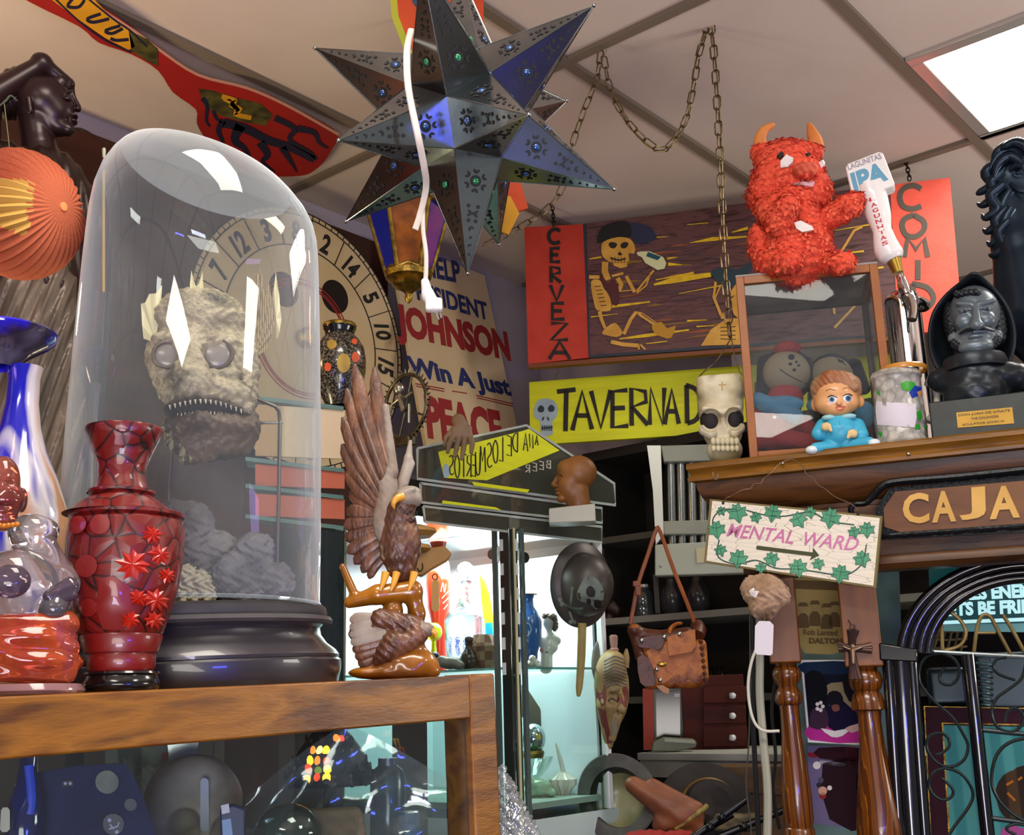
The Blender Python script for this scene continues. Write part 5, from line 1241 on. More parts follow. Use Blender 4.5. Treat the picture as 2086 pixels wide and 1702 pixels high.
# ---------------------------------------------------------------- newel posts
nw = M('newel_wood', '68360a', .26, col2='945818', col3='4e2608', kind='wave', scale=20, stretch=(1.2, 1.2, .10), dist=9, coat=.3)
def newel(lbl, cx0, rows, d, y0, sq):
    t = T('newel_post', lbl, 'post', cx0, 1250, d, 'turned posts under the hutch')
    s = t.s; zz = lambda p: t.l(cx0, p).z; c = t.l(cx0, 1250)
    a, b, hw = sq
    t.add('square_block', box(c.x - hw * s, c.x + hw * s, -hw * s, hw * s, zz(b), zz(a)), M('newel_block_wood', '6e3a0e', .4, col2='864e14', scale=5, stretch=(5, 5, .8)), bev=.003)
    zf = t.w((0, 0, 0)).z
    t.add('turning', lathe([(r * s, zz(p)) for p, r in rows] + [(rows[-1][1] * s, zf)], 40, (c.x, 0, 0)), nw)
    return t
n1 = newel('left turned newel post with a smooth honey coloured taper under the ward sign', 1592, [(1352, 22), (1358, 20), (1364, 26), (1376, 29), (1388, 26), (1396, 20), (1402, 19), (1408, 23), (1418, 27), (1430, 27), (1435, 25), (1438, 20), (1450, 19), (1500, 20), (1560, 25), (1620, 29), (1670, 29), (1686, 26), (1690, 29), (1730, 30)], dX(1592, 2.06, 1250), 0, (1110, 1352, 31))
n2 = newel('right turned newel post with the crucifix, beside the black arch', 1750, [(1360, 26), (1366, 24), (1372, 30), (1388, 33), (1402, 30), (1410, 24), (1416, 28), (1430, 32), (1446, 33), (1450, 24), (1470, 22), (1520, 25), (1600, 35), (1680, 45), (1720, 46), (1740, 40)], dX(1750, 2.06, 1250), 0, (1110, 1360, 37))
# ---------------------------------------------------------------- ward sign
HS = H0 - NH * .03
q0, q1 = onplane(1446, 1017, HS, NH), onplane(1797, 1052, HS, NH)
xx = q1 - q0
t = T('ward_sign', 'crackled white wooden sign with ivy leaves and pink lettering hung on wire from the hutch', 'sign', 1446, 1017, 2.2, rot=fr(xx, NH), loc=q0)
t.d = 2.1; t.s = 2.1 / F
wp = M('crackled_white', '3a3020', .6, col2='d3cbb4', col3='ddd6c2', kind='crack', scale=42, stretch=(.6, 1, 2.2), lo=.0, hi=.022, bump=.2)
t.add('board', t.poly([(1446, 1017), (1797, 1052), (1784, 1199), (1434, 1146)], 0, 16), M('sign_edge', '6e6238', .7), smooth=False)
t.add('painted_face', t.poly([(1451, 1021), (1792, 1056), (1779, 1194), (1439, 1143)], -1.0, .5), wp, smooth=False)
ivy, ivd = M('ivy_green', '4f9a72', .6, col2='3b8460', scale=12), M('ivy_dark', '1d4a38', .6)
def ivyleaf(t, cx, cy, r, ang, k=[0]):
    base = [(0, .3), (.25, .95), (.05, .55), (.95, .6), (.55, .1), (1.0, -.35), (.45, -.25), (.1, -1.1), (-.3, -.3), (-.95, -.45), (-.5, .1), (-.9, .55), (-.35, .45)]
    base = [(.0, .75), (.35, .95), (.45, .45), (.95, .45), (.75, .0), (.95, -.4), (.4, -.4), (.05, -1.05), (-.35, -.45), (-.9, -.4), (-.7, .05), (-.95, .5), (-.4, .5), (-.3, .95)]
    ca, sa = math.cos(ang), math.sin(ang)
    tr = lambda u, v: (cx + r * (u * ca - v * sa), cy - r * (u * sa + v * ca))
    t.add('ivy_leaf', t.poly([tr(u, v) for u, v in base], -1.8, -.9, 2), ivy, smooth=False)
    ol_ = [tr(u, v) for u, v in base]; ol_ = [(p.x, p.y) for p in spline([(a, b, 0) for a, b in ol_], 2, True)]
    t.add('leaf_line', t.strokes([ol_ + [ol_[0]], [tr(0, .7), tr(0, -.9)], [tr(0, .2), tr(.6, .3)], [tr(0, .2), tr(-.6, .3)]], 1.0, -1.8, .4), ivd, smooth=False)
for a in ((1470, 1042, 10, .5), (1502, 1046, 21, .2), (1540, 1055, 12, .3), (1574, 1046, 19, -.2), (1627, 1060, 18, .5), (1651, 1045, 13, .1), (1692, 1056, 22, -.2), (1460, 1080, 19, .1), (1468, 1122, 13, .3), (1504, 1139, 20, -.2), (1572, 1140, 16, .4),
          (1550, 1158, 12, 0), (1626, 1158, 20, .1), (1667, 1150, 13, .3), (1712, 1170, 20, -.2), (1740, 1085, 13, .2), (1766, 1080, 17, 0), (1756, 1140, 18, .3)):
    ivyleaf(t, *a)
t.add('ivy_vine', t.strokes([[(1458, 1095), (1452, 1060), (1470, 1040), (1500, 1038)], [(1520, 1040), (1560, 1050), (1600, 1052), (1650, 1044), (1690, 1062), (1740, 1070)], [(1465, 1100), (1463, 1135), (1500, 1150), (1540, 1142), (1580, 1158), (1625, 1160), (1660, 1165), (1720, 1172), (1755, 1150), (1765, 1110)]], 2.6, -1.3, .5, 5), ivd)
pk, pkd = M('sign_pink', 'c578a2', .6, col2='b5668f', scale=10), M('sign_plum', '5a2a48', .6)
for m_, o_, b_, y_ in ((pk, 0, .012, -1.2),):
    t.text('lettering', 'MENTAL', (1479 + o_, 1093), (1616, 1109), (1482, 1066), m_, y_, .5, b_, shear=.32)
    t.text('lettering', 'WARD', (1637 + o_, 1112), (1748, 1124), (1640, 1084), m_, y_, .5, b_, shear=.32)
t.add('arrow', t.strokes([([(1541, 1116), (1655, 1130)], 8)], 8, -1.2, .6) + t.poly([(1656, 1116), (1669, 1132), (1649, 1142), (1655, 1131)], -1.8, -.9), M('arrow_olive', '3a3f1c', .6), smooth=False)
sw_ = M('copper_wire', '8a735c', .35, .8)
t.add('hanging_wire', t.tube([(1474, 1024, -2), (1480, 1015, -4), (1488, 1012, -4), (1500, 1005, -6), (1515, 998, -6), (1529, 996, -6), (1536, 986, -6), (1550, 985, -6), (1556, 975, -6), (1570, 965, -8), (1585, 948, -8), (1598, 940, -8), (1612, 936, -8), (1625, 942, -8), (1638, 955, -8), (1642, 966, -8), (1655, 974, -7), (1668, 990, -6), (1680, 996, -6), (1700, 1012, -5), (1735, 1028, -4), (1747, 1040, -2)], 1.1, 6, 4), sw_)
for px, py in ((1473, 1025), (1748, 1047)): t.add('nail_hole', t.ell(px, py, -1, 3, 1.5, 4, 10, 6), blackp)
# ================================================================ things on the hutch shelf
# skull cup on a chain
t = T('skull_cup', 'ivory carved skull cup hanging on a chain at the left end of the hutch shelf', 'cup', 1470, 945, 2.45)
iv = M('carved_ivory', '8a7a54', .5, col2='d8cfae', col3='b8aa80', scale=14, lo=.25, hi=.6, bump=.35, bscale=70)
g = t.blob([9, ('c', 1467, 815, 4, 46, 1469, 800, 4, 47), ('c', 1468, 835, 4, 46, 1472, 880, 8, 40), ('b', 1466, 792, 4, 46, 46, 28, 18), ('c', 1436, 876, -30, 13, 1448, 884, -34, 11), ('c', 1506, 872, -28, 12, 1496, 882, -34, 11), ('e', 1476, 918, -4, 36, 34, 30), ('e', 1470, 838, -40, 20, 8, 8), ('c', 1436, 834, -38, 7, 1462, 842, -44, 6), ('c', 1504, 832, -38, 7, 1482, 840, -44, 6), 3,
            ('-e', 1447, 857, -44, 23, 22, 24), ('-e', 1496, 854, -42, 20, 22, 24), ('-e', 1473, 884, -44, 4, 12, 7), ('-e', 1483, 883, -44, 4, 12, 7), ('-b', 1466, 764, 4, 60, 60, 10, 2), ('-c', 1466, 740, 4, 38, 1468, 800, 4, 34)], h=1.5)
sk = t.add('skull', g, iv, sharp=0)
t.add('eye_socket', t.ell(1448, 857, -18, 22, 14, 24), M('socket_purple', '1c1416', .7)); t.add('eye_socket', t.ell(1496, 854, -16, 19, 14, 23), M('socket_purple'))
th = M('ivory_teeth', 'cfc6a2', .45)
for k in range(6):
    x = 1453 + 9.5 * k; yy = -36 - 8 * math.sin(pi * (k + .5) / 6)
    t.add('tooth', t.ell(x, 899, yy, 5.6, 5, 8, 12, 8), th); t.add('tooth', t.ell(x + .8, 914, yy, 5.2, 5, 7, 12, 8), th)
hit = t.caster(sk)
t.dstroke('carved_mark', hit, [[(1471, 778), (1471, 797)], [(1464, 785), (1479, 784)]], [3, 2], M('gold_paint', 'a8862e', .4), .4)
t.add('wire', t.tube([(1424, 768, 0), (1440, 752, 0), (1460, 735, 0), (1489, 690, 0)], 1.5, 6, 5) + t.tube([(1512, 765, 0), (1500, 740, 0), (1490, 692, 0)], 1.5, 6, 5), brz)
t2 = T('skull_chain', 'long straight brass chain hanging from the ceiling down to the skull cup', 'chain', 1470, 400, 2.62)
chain(t2, [(1448, 44, 0), (1456, 130, 0), (1463, 250, 0), (1468, 350, 0), (1473, 470, 0), (1480, 600, 0), (1488, 695, 0)], 33, 1.7, 15, brz)
t2.add('thin_cord', t2.tube([(1449, 44, 3), (1460, 150, 3), (1470, 300, 3), (1474, 460, 3), (1482, 600, 3), (1489, 690, 3)], 1.3, 6, 5), brz)
# wood and glass box
BX = dX(1518, 1.972)
t = T('glass_box', 'small glazed wooden box on the hutch shelf holding two rag dolls', 'box', 1518, 935, BX)
hl = P(1660, 760, BX) - CAM
t = bx_ = t
bw = M('box_wood', '86460e', .4, col2='965616', scale=5, stretch=(3, 3, 3), bump=.08, bscale=50)
s = t.s; zb = t.l(1518, 935).z; zt_ = t.l(1510, 564).z; x0 = t.l(1513, 750).x; x1 = t.l(1806, 700).x; bw_ = .0165; dp = .21
zb = t.w((0, 0, ZS + .001)).z
for xa in (x0, x1 - bw_):
    t.add('stile', box(xa, xa + bw_, 0, bw_, zb, zt_), bw, bev=.001); t.add('rear_post', box(xa, xa + bw_ * .8, dp - bw_, dp, zb, zt_), M('box_dark', '4a4038', .5))
for za in (zb, zt_ - bw_): t.add('rail', box(x0 + bw_, x1 - bw_, 0, bw_, za, za + bw_), bw, bev=.001)
for za in (zb, zt_ - bw_):
    t.add('rear_rail', box(x0, x1, dp - bw_ * .8, dp, za, za + bw_ * .8), M('box_dark')); 
    for xa in (x0, x1 - bw_): t.add('side_rail', box(xa, xa + bw_, bw_, dp - bw_, za, za + bw_), bw)
t.add('bottom', box(x0, x1, bw_, dp - bw_, zb, zb + .006), bw)
t.add('lid', box(x0, x1, 0, dp, zt_, zt_ + .004), M('lid_grey', 'a8a098', .6, col2='6a625c', scale=5))
bg = glass('box_glass', 'f0f4f4', .012, 0, .02, 'd8dee2', 5)
t.add('front_glass', box(x0 + bw_, x1 - bw_, .006, .008, zb + bw_, zt_ - bw_), bg, smooth=False)
t.add('side_glass', box(x1 - .010, x1 - .008, bw_, dp - bw_, zb + bw_, zt_ - bw_), glass('box_side_glass', 'f0f4f4', .05, 0, .05, 'd8dee2', 5, .35), smooth=False)
t.add('rear_glass', box(x0 + bw_, x1 - bw_, dp - .008, dp - .006, zb + bw_, zt_ - bw_), bg, smooth=False)
ZB = (t.mat @ Vector((0, 0, zt_ + .004))).z
# rag dolls in the box
cl1, cl2, cl3, cl4 = M('doll_cloth_beige', '8a7c68', .9, bump=.2, bscale=200), M('doll_cloth_navy', '1c2230', .9), M('doll_cloth_red', '8e2a30', .9, bump=.2, bscale=160), M('doll_cloth_blue', '4a7a9a', .9)
def ragdoll(lbl, hx, hy, hr, d, cap, items, px, group=None):
    t = T('rag_doll', lbl, 'doll', px, 910, d, 'rag dolls in the box')
    h_ = t.add('head', t.blob([4, ('e', hx, hy, 0, hr, hr * .9, hr * .95)], h=2), cl1, sharp=0)
    t.add('hood', t.blob([8] + items, h=2.2), cl2, sharp=0)
    if cap: t.add('cap', t.blob([6, ('e', cap[0], cap[1], 0, cap[2], cap[2], cap[2] * .6)], h=2, disp=lambda p: .8 * np.sin(p[:, 0] * .5) * np.sin(p[:, 2] * .5)), cl3, sharp=0)
    return t, h_
t, h_ = ragdoll('beige faced rag doll in a red cap at the left inside the glazed box', 1602, 760, 48, BX + .10, (1604, 712, 28), [('e', 1602, 764, 22, 54, 34, 58), ('c', 1560, 740, 16, 18, 1552, 800, 10, 12), ('c', 1644, 742, 18, 14, 1654, 790, 14, 10)], 1602)
hit = t.caster(h_)
t.decal('face_spot', hit, [[(x + r * math.cos(a), y + r * .8 * math.sin(a)) for a in [2 * pi * i / 10 for i in range(10)]] for x, y, r in ((1612, 728, 7), (1610, 742, 4), (1622, 738, 3), (1618, 754, 4), (1627, 745, 3))], cl2)
t.dstroke('mouth', hit, [[(1588, 752), (1612, 768), (1648, 785)]], 2, cl2)
t.add('body', t.blob([10, ('c', 1600, 812, 0, 36, 1580, 880, -8, 40), ('c', 1552, 850, -10, 24, 1546, 895, -24, 20), ('c', 1590, 890, -30, 18, 1660, 905, -50, 18), ('c', 1625, 862, -10, 18, 1660, 880, -20, 16)], h=2.5), cl3, sharp=0)
t.add('scarf', t.blob([6, ('c', 1545, 815, -30, 16, 1620, 848, -44, 16), ('e', 1590, 826, -34, 46, 12, 20)], h=2), cl4, sharp=0)
t.add('button', t.ell(1578, 851, -52, 4, 2, 4, 10, 6), M('plug_white'))
t, h_ = ragdoll('beige faced rag doll in a dark hood at the right inside the glazed box', 1692, 770, 46, BX + .11, None, [('e', 1694, 772, 22, 50, 34, 54), ('c', 1740, 745, 18, 16, 1760, 792, 10, 13)], 1692)
hit = t.caster(h_)
t.decal('face_patch', hit, [[(1700, 728), (1712, 722), (1728, 738), (1724, 745), (1708, 738)]], cl2)
t.add('body', t.blob([10, ('c', 1700, 820, 0, 34, 1720, 880, -4, 40), ('c', 1760, 850, -10, 20, 1770, 895, -20, 18)], h=2.5), M('doll_cloth_maroon', '4a1c24', .9), sharp=0)
t.add('collar', t.blob([6, ('e', 1665, 826, -24, 22, 12, 16), ('e', 1762, 845, -34, 20, 10, 28)], h=2), cl4, sharp=0)
# red paper devil on the box
t = T('paper_devil', 'red crepe paper devil with orange horns sitting on the glazed box', 'pinata', 1630, 553, BX + .09)
dr = M('crepe_red', 'd03c26', .85, col2='e4553a', col3='b02a18', scale=18, bump=.5, bscale=160)
b0 = hz(1630, BX + .09, ZB - ZS)
dsp = lambda p: 1.8 * np.sin(p[:, 2] * .42 + .8 * np.sin(p[:, 0] * .12)) + 1.0 * np.sin(p[:, 0] * .5 + p[:, 2] * .3)
g = t.blob([10, ('e', 1604, 366, 0, 76, 66, 60), ('e', 1560, 400, -6, 40, 44, 40), ('e', 1650, 392, -10, 46, 46, 44), ('e', 1600, 325, 0, 64, 54, 38), ('e', 1550, 312, 0, 22, 22, 26), ('e', 1655, 312, 0, 22, 22, 26), ('c', 1640, 352, -60, 14, 1640, 354, -70, 12), ('e', 1610, 404, -40, 52, 30, 20)], h=2.6, disp=dsp)
hd_ = t.add('head', g, dr, sharp=0)
g = t.blob([12, ('c', 1620, 450, 0, 60, 1626, 520, 0, 72), ('e', 1640, 485, -26, 44, 40, 52), ('e', 1545, 500, 6, 22, 34, 46)], h=2.8, disp=dsp)
bd_ = t.add('body', g, dr, sharp=0)
g = t.blob([8, ('c', 1570, 425, -20, 34, 1590, 455, -60, 30), ('c', 1590, 450, -60, 28, 1605, 420, -86, 24), ('c', 1680, 450, -10, 26, 1730, 420, -30, 24), ('c', 1730, 420, -30, 24, 1740, 412, -34, 22)], h=2.6, disp=dsp)
ar_ = t.add('arms', g, dr, sharp=0)
g = t.blob([8, ('c', 1570, b0 - 22, -20, 30, 1610, b0 - 24, -70, 26), ('c', 1680, b0 - 22, -20, 26, 1718, b0 - 20, -60, 24), ('e', 1620, b0 - 26, 0, 84, 60, 26)], h=2.6, disp=dsp)
lg_ = t.add('legs', g, dr, sharp=0)
og = M('crepe_orange', 'd88a4a', .8, col2='c87434', scale=8, bump=.3, bscale=60)
t.add('horn', t.tube([(1550, 302, 0), (1548, 284, -4), (1556, 266, -4), (1570, 257, -2), (1577, 253, 0)], [17, 13, 10, 7, 4], 14, 4), og)
t.add('horn', t.tube([(1662, 302, 0), (1660, 286, -4), (1654, 270, -4), (1650, 258, -2), (1648, 252, 0)], [17, 15, 11, 7, 4], 14, 4), og)
hit = t.caster([hd_, bd_])
wpm = M('paper_white', 'e2dcd8', .8)
t.decal('eye', hit, [[(1590, 330), (1600, 322), (1614, 324), (1616, 334), (1604, 342), (1592, 340)], [(1668, 330), (1676, 326), (1682, 336), (1674, 342)]], wpm, 8)
t.decal('brow', hit, [[(1582, 320), (1590, 314), (1596, 320), (1588, 326)], [(1640, 314), (1648, 316), (1644, 320)]], M('paper_black', '2a2226', .8), 8)
t.decal('mouth', hit, [[(1618, 372), (1636, 374), (1658, 373), (1656, 380), (1634, 382)]], M('paper_pink', 'd0a0a8', .8), 8)
t.decal('belly_patch', hit, [[(1620, 460), (1634, 456), (1650, 464), (1652, 472), (1634, 474), (1622, 468)]], wpm, 9)
t.add('nose', t.blob([3, ('e', 1640, 346, -70, 25, 22, 15)], h=2, disp=dsp), M('crepe_nose', 'c8563c', .8), sharp=0)
g = G()
for src, cnt in ((hd_, 900), (bd_, 900), (ar_, 900), (lg_, 700)):
    ps = [p for p in src.data.polygons if p.normal.y < .35]
    for k in range(cnt):
        p = random.choice(ps); c = p.center + p.normal * .0012
        tv = Vector((random.uniform(-.7, .7), random.uniform(-.3, .3), -1)); tv = (tv - p.normal * tv.dot(p.normal)).normalized(); sv = p.normal.cross(tv)
        l_, w_ = random.uniform(.005, .010), random.uniform(.002, .0036); up_ = p.normal * random.uniform(-.0005, .0028)
        n = len(g.v); g.v += [c - sv * w_, c + sv * w_, c + sv * w_ + tv * l_ + up_, c - sv * w_ + tv * l_ + up_]; g.f.append((n, n + 1, n + 2, n + 3))
fo = t.add('paper_fringe', g, M('crepe_fringe', 'd4452c', .8, col2='ee6a4a', scale=30), smooth=False); fo['kind'] = 'stuff'
t.decal('paper_leaf', t.caster(ar_), [[(1680, 405), (1692, 402), (1686, 412)]], M('ivy_green'), 2)
# beer tower and tap handle
t = T('tap_tower', 'chrome beer tap tower with faucet standing behind the bronze bust', 'beer tap', 1878, 885, dX(1878, 2.19))
chrome = M('chrome', 'c8c6c8', .08, 1)
b0 = hz(1878, dX(1878, 2.19))
t.add('column', t.lat([(b0, 40), (b0 - 6, 38), (620, 36), (608, 36), (598, 33), (592, 24), (590, 0)], 1876, n=48), chrome)
t.add('shank', t.tube([(1880, 622, 0), (1870, 618, -40), (1862, 614, -52)], [15, 15, 13], 16), chrome)
t.add('faucet', t.tube([(1844, 600, -58), (1856, 612, -58), (1860, 632, -64), (1858, 652, -70)], [9, 12, 10, 9], 16, 4), chrome)
t.add('spout_hole', t.tube([(1858, 651, -70), (1858, 653.5, -70.5)], 7, 16), blackp)
t.add('collar', t.tube([(1836, 566, -56), (1840, 582, -57), (1846, 600, -58)], [8, 12, 11], 16), chrome)
t.add('ferrule', t.tube([(1829, 545, -54), (1836, 572, -56)], [9, 8], 16), chrome)
t = T('beer_tap_lever', 'white beer tap handle with blue and red lettering on the faucet', 'tap handle', 1825, 560, dX(1878, 2.13))
wh = M('handle_white', 'e6e2de', .3, coat=.4)
t.add('neck', t.tube([(1820, 529, 0), (1830, 556, 0)], [15, 10], 20), M('brass', 'a98a3c', .35, 1))
hn = t.add('grip', t.tube([(1772, 380, 0), (1778, 400, 0), (1790, 440, 0), (1797, 470, 0), (1806, 505, 0), (1816, 522, 0), (1821, 531, 0)], [29, 29, 25, 19, 26, 26, 18], 24, 5), wh)
bk = t.add('top_block', t.poly([(1722, 341), (1726, 333), (1790, 308), (1798, 311), (1822, 372), (1820, 379), (1744, 404), (1736, 402)], -18, 22), wh, bev=.003)
ipb, ipr = M('tap_blue', '5a9ab5', .5), M('tap_red', 'c03a44', .5)
t.text('lettering', 'LAGUNITAS', (1729, 347), (1797, 323), (1725, 336), M('tap_grey', '9a8f9a', .5), -18.3, .5, .02)
t.text('lettering', 'IPA', (1741, 393), (1810, 366), (1731, 354), ipb, -18.3, .6, .05)
hit = t.caster(hn)
for i_, ch in enumerate('LAGUNITAS'):
    x, y = 1772 + 3.2 * i_, 404 + 11.2 * i_
    t.dtext('lettering', hit, ch, (x, y + 8), (x + 12, y + 4), (x - 2, y), ipr, .5, None, .03)
# stein
t = T('beer_stein', 'grey relief beer stein with orange rim and a blank paper label', 'stein', 1842, 898, dX(1842, 2.015))
b0 = hz(1842, dX(1842, 2.015))
stm_ = M('stein_grey', 'b5b2a8', .4, col2='8d8a82', kind='vor', scale=55, bump=.9, coat=.3)
sb_ = t.add('body', t.lat([(b0, 52), (b0 - 8, 55), (b0 - 16, 50), (860, 51), (800, 48), (776, 48), (770, 52), (764, 50), (758, 46)], 1840, n=64, close=False), stm_)
t.add('rim', t.lat([(760, 46), (757, 48), (752, 48), (749, 45), (756, 40)], 1840, close=False), M('stein_orange', 'c98a34', .3, coat=.4))
hit = t.caster(sb_)
gn, bl_ = M('stein_green', '2f9a2a', .35), M('stein_blue', '1c3a9a', .35)
t.decal('painted_leaves', hit, [[(1834, 782), (1846, 776), (1862, 780), (1866, 792), (1850, 798), (1838, 794)], [(1866, 840), (1874, 836), (1878, 850), (1870, 858)], [(1862, 866), (1872, 864), (1874, 874), (1864, 876)], [(1880, 868), (1890, 866), (1888, 876)], [(1787, 800), (1792, 796), (1794, 808)], [(1790, 880), (1798, 882), (1794, 892)]], gn, 1.5)
t.decal('painted_coat', hit, [[(1852, 800), (1862, 786), (1880, 784), (1884, 796), (1872, 806), (1858, 812)]], bl_, 2)
t.decal('painted_face', hit, [[(1866, 800), (1874, 796), (1880, 804), (1872, 810)]], M('stein_flesh', 'c08a5a', .4), 2.6)
t.dstroke('relief', hit, [[(1800, 770), (1806, 790), (1802, 815), (1806, 850)], [(1818, 772), (1822, 800), (1816, 820)], [(1850, 812), (1856, 840), (1850, 870)]], [9, 6], stm_, 2)
lb = t.decal('paper_label', hit, [[(1787, 818), (1810, 820), (1840, 822), (1864, 824), (1866, 850), (1862, 872), (1840, 870), (1810, 868), (1789, 866), (1786, 840)]], M('paper_label', 'cfc9d0', .8), 2.5, rings=5)
t.add('handle', t.tube([(1886, 780, 10), (1905, 790, 20), (1908, 830, 20), (1890, 860, 10)], 7, 10, 5), stm_)
# vinyl doll
t = T('vinyl_doll', 'vinyl baby doll in blue pyjamas sitting at the front edge of the hutch shelf', 'doll', 1715, 918, dX(1712, 1.985))
b0 = hz(1712, dX(1712, 1.985)) + 6
skn = M('doll_skin', 'd6a06a', .4, col2='c98d58', scale=8, coat=.2); hr_ = M('doll_hair', '8a4a22', .45, col2='a88a68', scale=10, stretch=(1, 1, .5)); blu_ = M('doll_blue', '45b0cf', .4, col2='3aa0c0', scale=7)
g = t.blob([7, ('e', 1703, 808, 0, 46, 42, 44), ('e', 1684, 825, -14, 24, 24, 20), ('e', 1726, 822, -14, 24, 24, 20), ('e', 1706, 836, -20, 22, 18, 14), ('e', 1661, 826, 2, 9, 7, 13), ('e', 1752, 818, 2, 9, 7, 13), ('e', 1709, 822, -42, 5, 4, 4)], h=1.6)
hd_ = t.add('head', g, skn, sharp=0)
g = t.blob([6, ('e', 1702, 790, 6, 50, 44, 36), ('e', 1668, 800, 8, 16, 24, 30), ('e', 1742, 795, 8, 14, 22, 28), ('c', 1690, 770, -20, 16, 1740, 790, -24, 10), ('c', 1690, 770, -20, 14, 1668, 800, -18, 9), 4, ('-e', 1706, 826, -42, 34, 30, 34)], h=1.6, disp=lambda p: .5 * np.sin(p[:, 0] * .6 + p[:, 2] * .3))
t.add('hair', g, hr_, sharp=0)
hit = t.caster(hd_)
cir = lambda x, y, r, k=1: [(x + r * math.cos(a), y + r * k * math.sin(a)) for a in [2 * pi * i / 14 for i in range(14)]]
t.decal('eye_white', hit, [cir(1696, 815, 8.5, .8), cir(1726, 812, 8.5, .8)], M('eye_white', 'e8e4e0', .2), .6)
t.decal('iris', hit, [cir(1695, 815, 6), cir(1728, 812, 6)], M('iris_blue', '2a6a9a', .2), 1.0)
t.decal('pupil', hit, [cir(1695, 815, 3), cir(1728, 812, 3)], blackp, 1.4)
t.dstroke('eyelash', hit, [[(1686, 810), (1694, 806), (1705, 810)], [(1718, 807), (1727, 803), (1736, 807)]], 1.8, blackp, 1.2)
t.dstroke('eyebrow', hit, [[(1682, 797), (1692, 793), (1702, 796)], [(1716, 793), (1726, 790), (1734, 794)]], 1.5, hr_, .8)
t.dstroke('lips', hit, [[(1702, 832), (1708, 829), (1716, 829), (1722, 830)], [(1704, 834), (1712, 836), (1719, 833)]], 3, M('lips', 'b8543a', .4), .8)
g = t.blob([5, ('c', 1710, 862, 4, 32, 1712, 882, 0, 39), ('c', 1678, 868, 0, 16, 1668, 884, -14, 15), ('c', 1746, 868, 0, 16, 1754, 886, -16, 15), 4, ('c', 1696, b0 - 15, -14, 15, 1662, b0 - 12, -34, 12), ('c', 1728, b0 - 17, -14, 16, 1770, b0 - 24, -34, 12), ('e', 1712, b0 - 18, 4, 44, 30, 17)], h=1.6)
bd_ = t.add('pyjamas', g, blu_, sharp=0)
t.add('collar', t.blob([3, ('e', 1688, 851, -22, 14, 8, 6), ('e', 1728, 849, -22, 16, 8, 6)], h=1.4), M('doll_blue_pale', '8fc4c8', .4), sharp=0)
hm = M('doll_hand', 'd8bb84', .4)
for bx0, by0, sgn in ((1682, 870, 1), (1738, 884, -1)):
    it = [3, ('e', bx0, by0, -36, 9, 7, 9)]
    for k in range(4): it.append(('c', bx0 + sgn * (2 + 2 * k), by0 - 6 + 4 * k, -40, 3, bx0 + sgn * (8 + k), by0 - 4 + 4 * k, -42, 2.6))
    t.add('hand', t.blob(it, h=1), hm, sharp=0)
for bx0 in (1654, 1780): t.add('foot', t.blob([3, ('e', bx0, b0 - 9 - (14 if bx0 > 1700 else 0), -38, 13, 12, 9)], h=1.3), M('doll_foot', 'd6e0e0', .4), sharp=0)
hit = t.caster(bd_); t.dstroke('stitching', hit, [[(1710, 858), (1712, 872)], [(1706, 870), (1711, 876), (1718, 869)]], 1.4, M('doll_seam', '2a88a8', .5), .6)
# conquistador bust
t = T('bronze_bust', 'dark bronze bust of a bearded man in a crested helmet on a marble block', 'bust', 1990, 880, dX(1990, 2.02))
bz = M('bust_bronze', '262d33', .34, .45, col2='181d21', scale=9, bump=.12, bscale=60); bzl = M('bust_bronze_light', '6c787e', .36, .35, col2='4c575e', scale=8, bump=.1, bscale=60)
b0 = hz(1990, dX(1990, 2.02)); zb = t.l(1990, b0).z; s = t.s
mar = M('green_marble', '081413', .3, col2='122624', col3='3a524e', scale=14, detail=8, dist=2, lo=.45, hi=.9)
t.add('marble_block', box(t.l(1898, 860).x, t.l(2120, 860).x, -62 * s, 62 * s, zb, t.l(1990, 823).z), mar, bev=.002)
pq = M('plaque_brass', 'b08a3c', .35, .6, col2='96742c', scale=8)
t.add('plaque', t.poly([(1948, 841), (2062, 830), (2066, 863), (1951, 872)], -64, -62), pq, smooth=False)
ink = M('engraved', '4a3a1a', .5)
t.text('engraving', 'DON JUAN DE OÑATE', (1953, 850), (2058, 840), (1952, 843), ink, -64.4, .3, .02)
t.text('engraving', 'THE COLONIZER', (1978, 856), (2035, 850.5), (1977.6, 851.5), ink, -64.4, .3, .02)
t.text('engraving', 'SCULPTOR JOHN H', (1961, 869), (2045, 861), (1960.6, 864), ink, -64.4, .3, .02)
g = t.blob([12, ('c', 1985, 770, 0, 54, 1985, 800, 0, 62), ('c', 1915, 775, 6, 26, 1985, 768, -8, 40), ('c', 2070, 768, 6, 30, 1985, 768, -8, 40), ('c', 1985, 745, 6, 44, 1985, 700, 6, 40), ('b', 1988, 815, 0, 46, 40, 10, 6)], h=2, disp=lambda p: .9 * np.sin(p[:, 0] * .15) * np.sin(p[:, 2] * .2))
t.add('chest', g, bz, sharp=0)
cz_ = t.l(1986, 742)
t.add('gorget', t.lat([(756, 62), (742, 64), (730, 60), (728, 52)], 1988, n=48, close=False), bz)
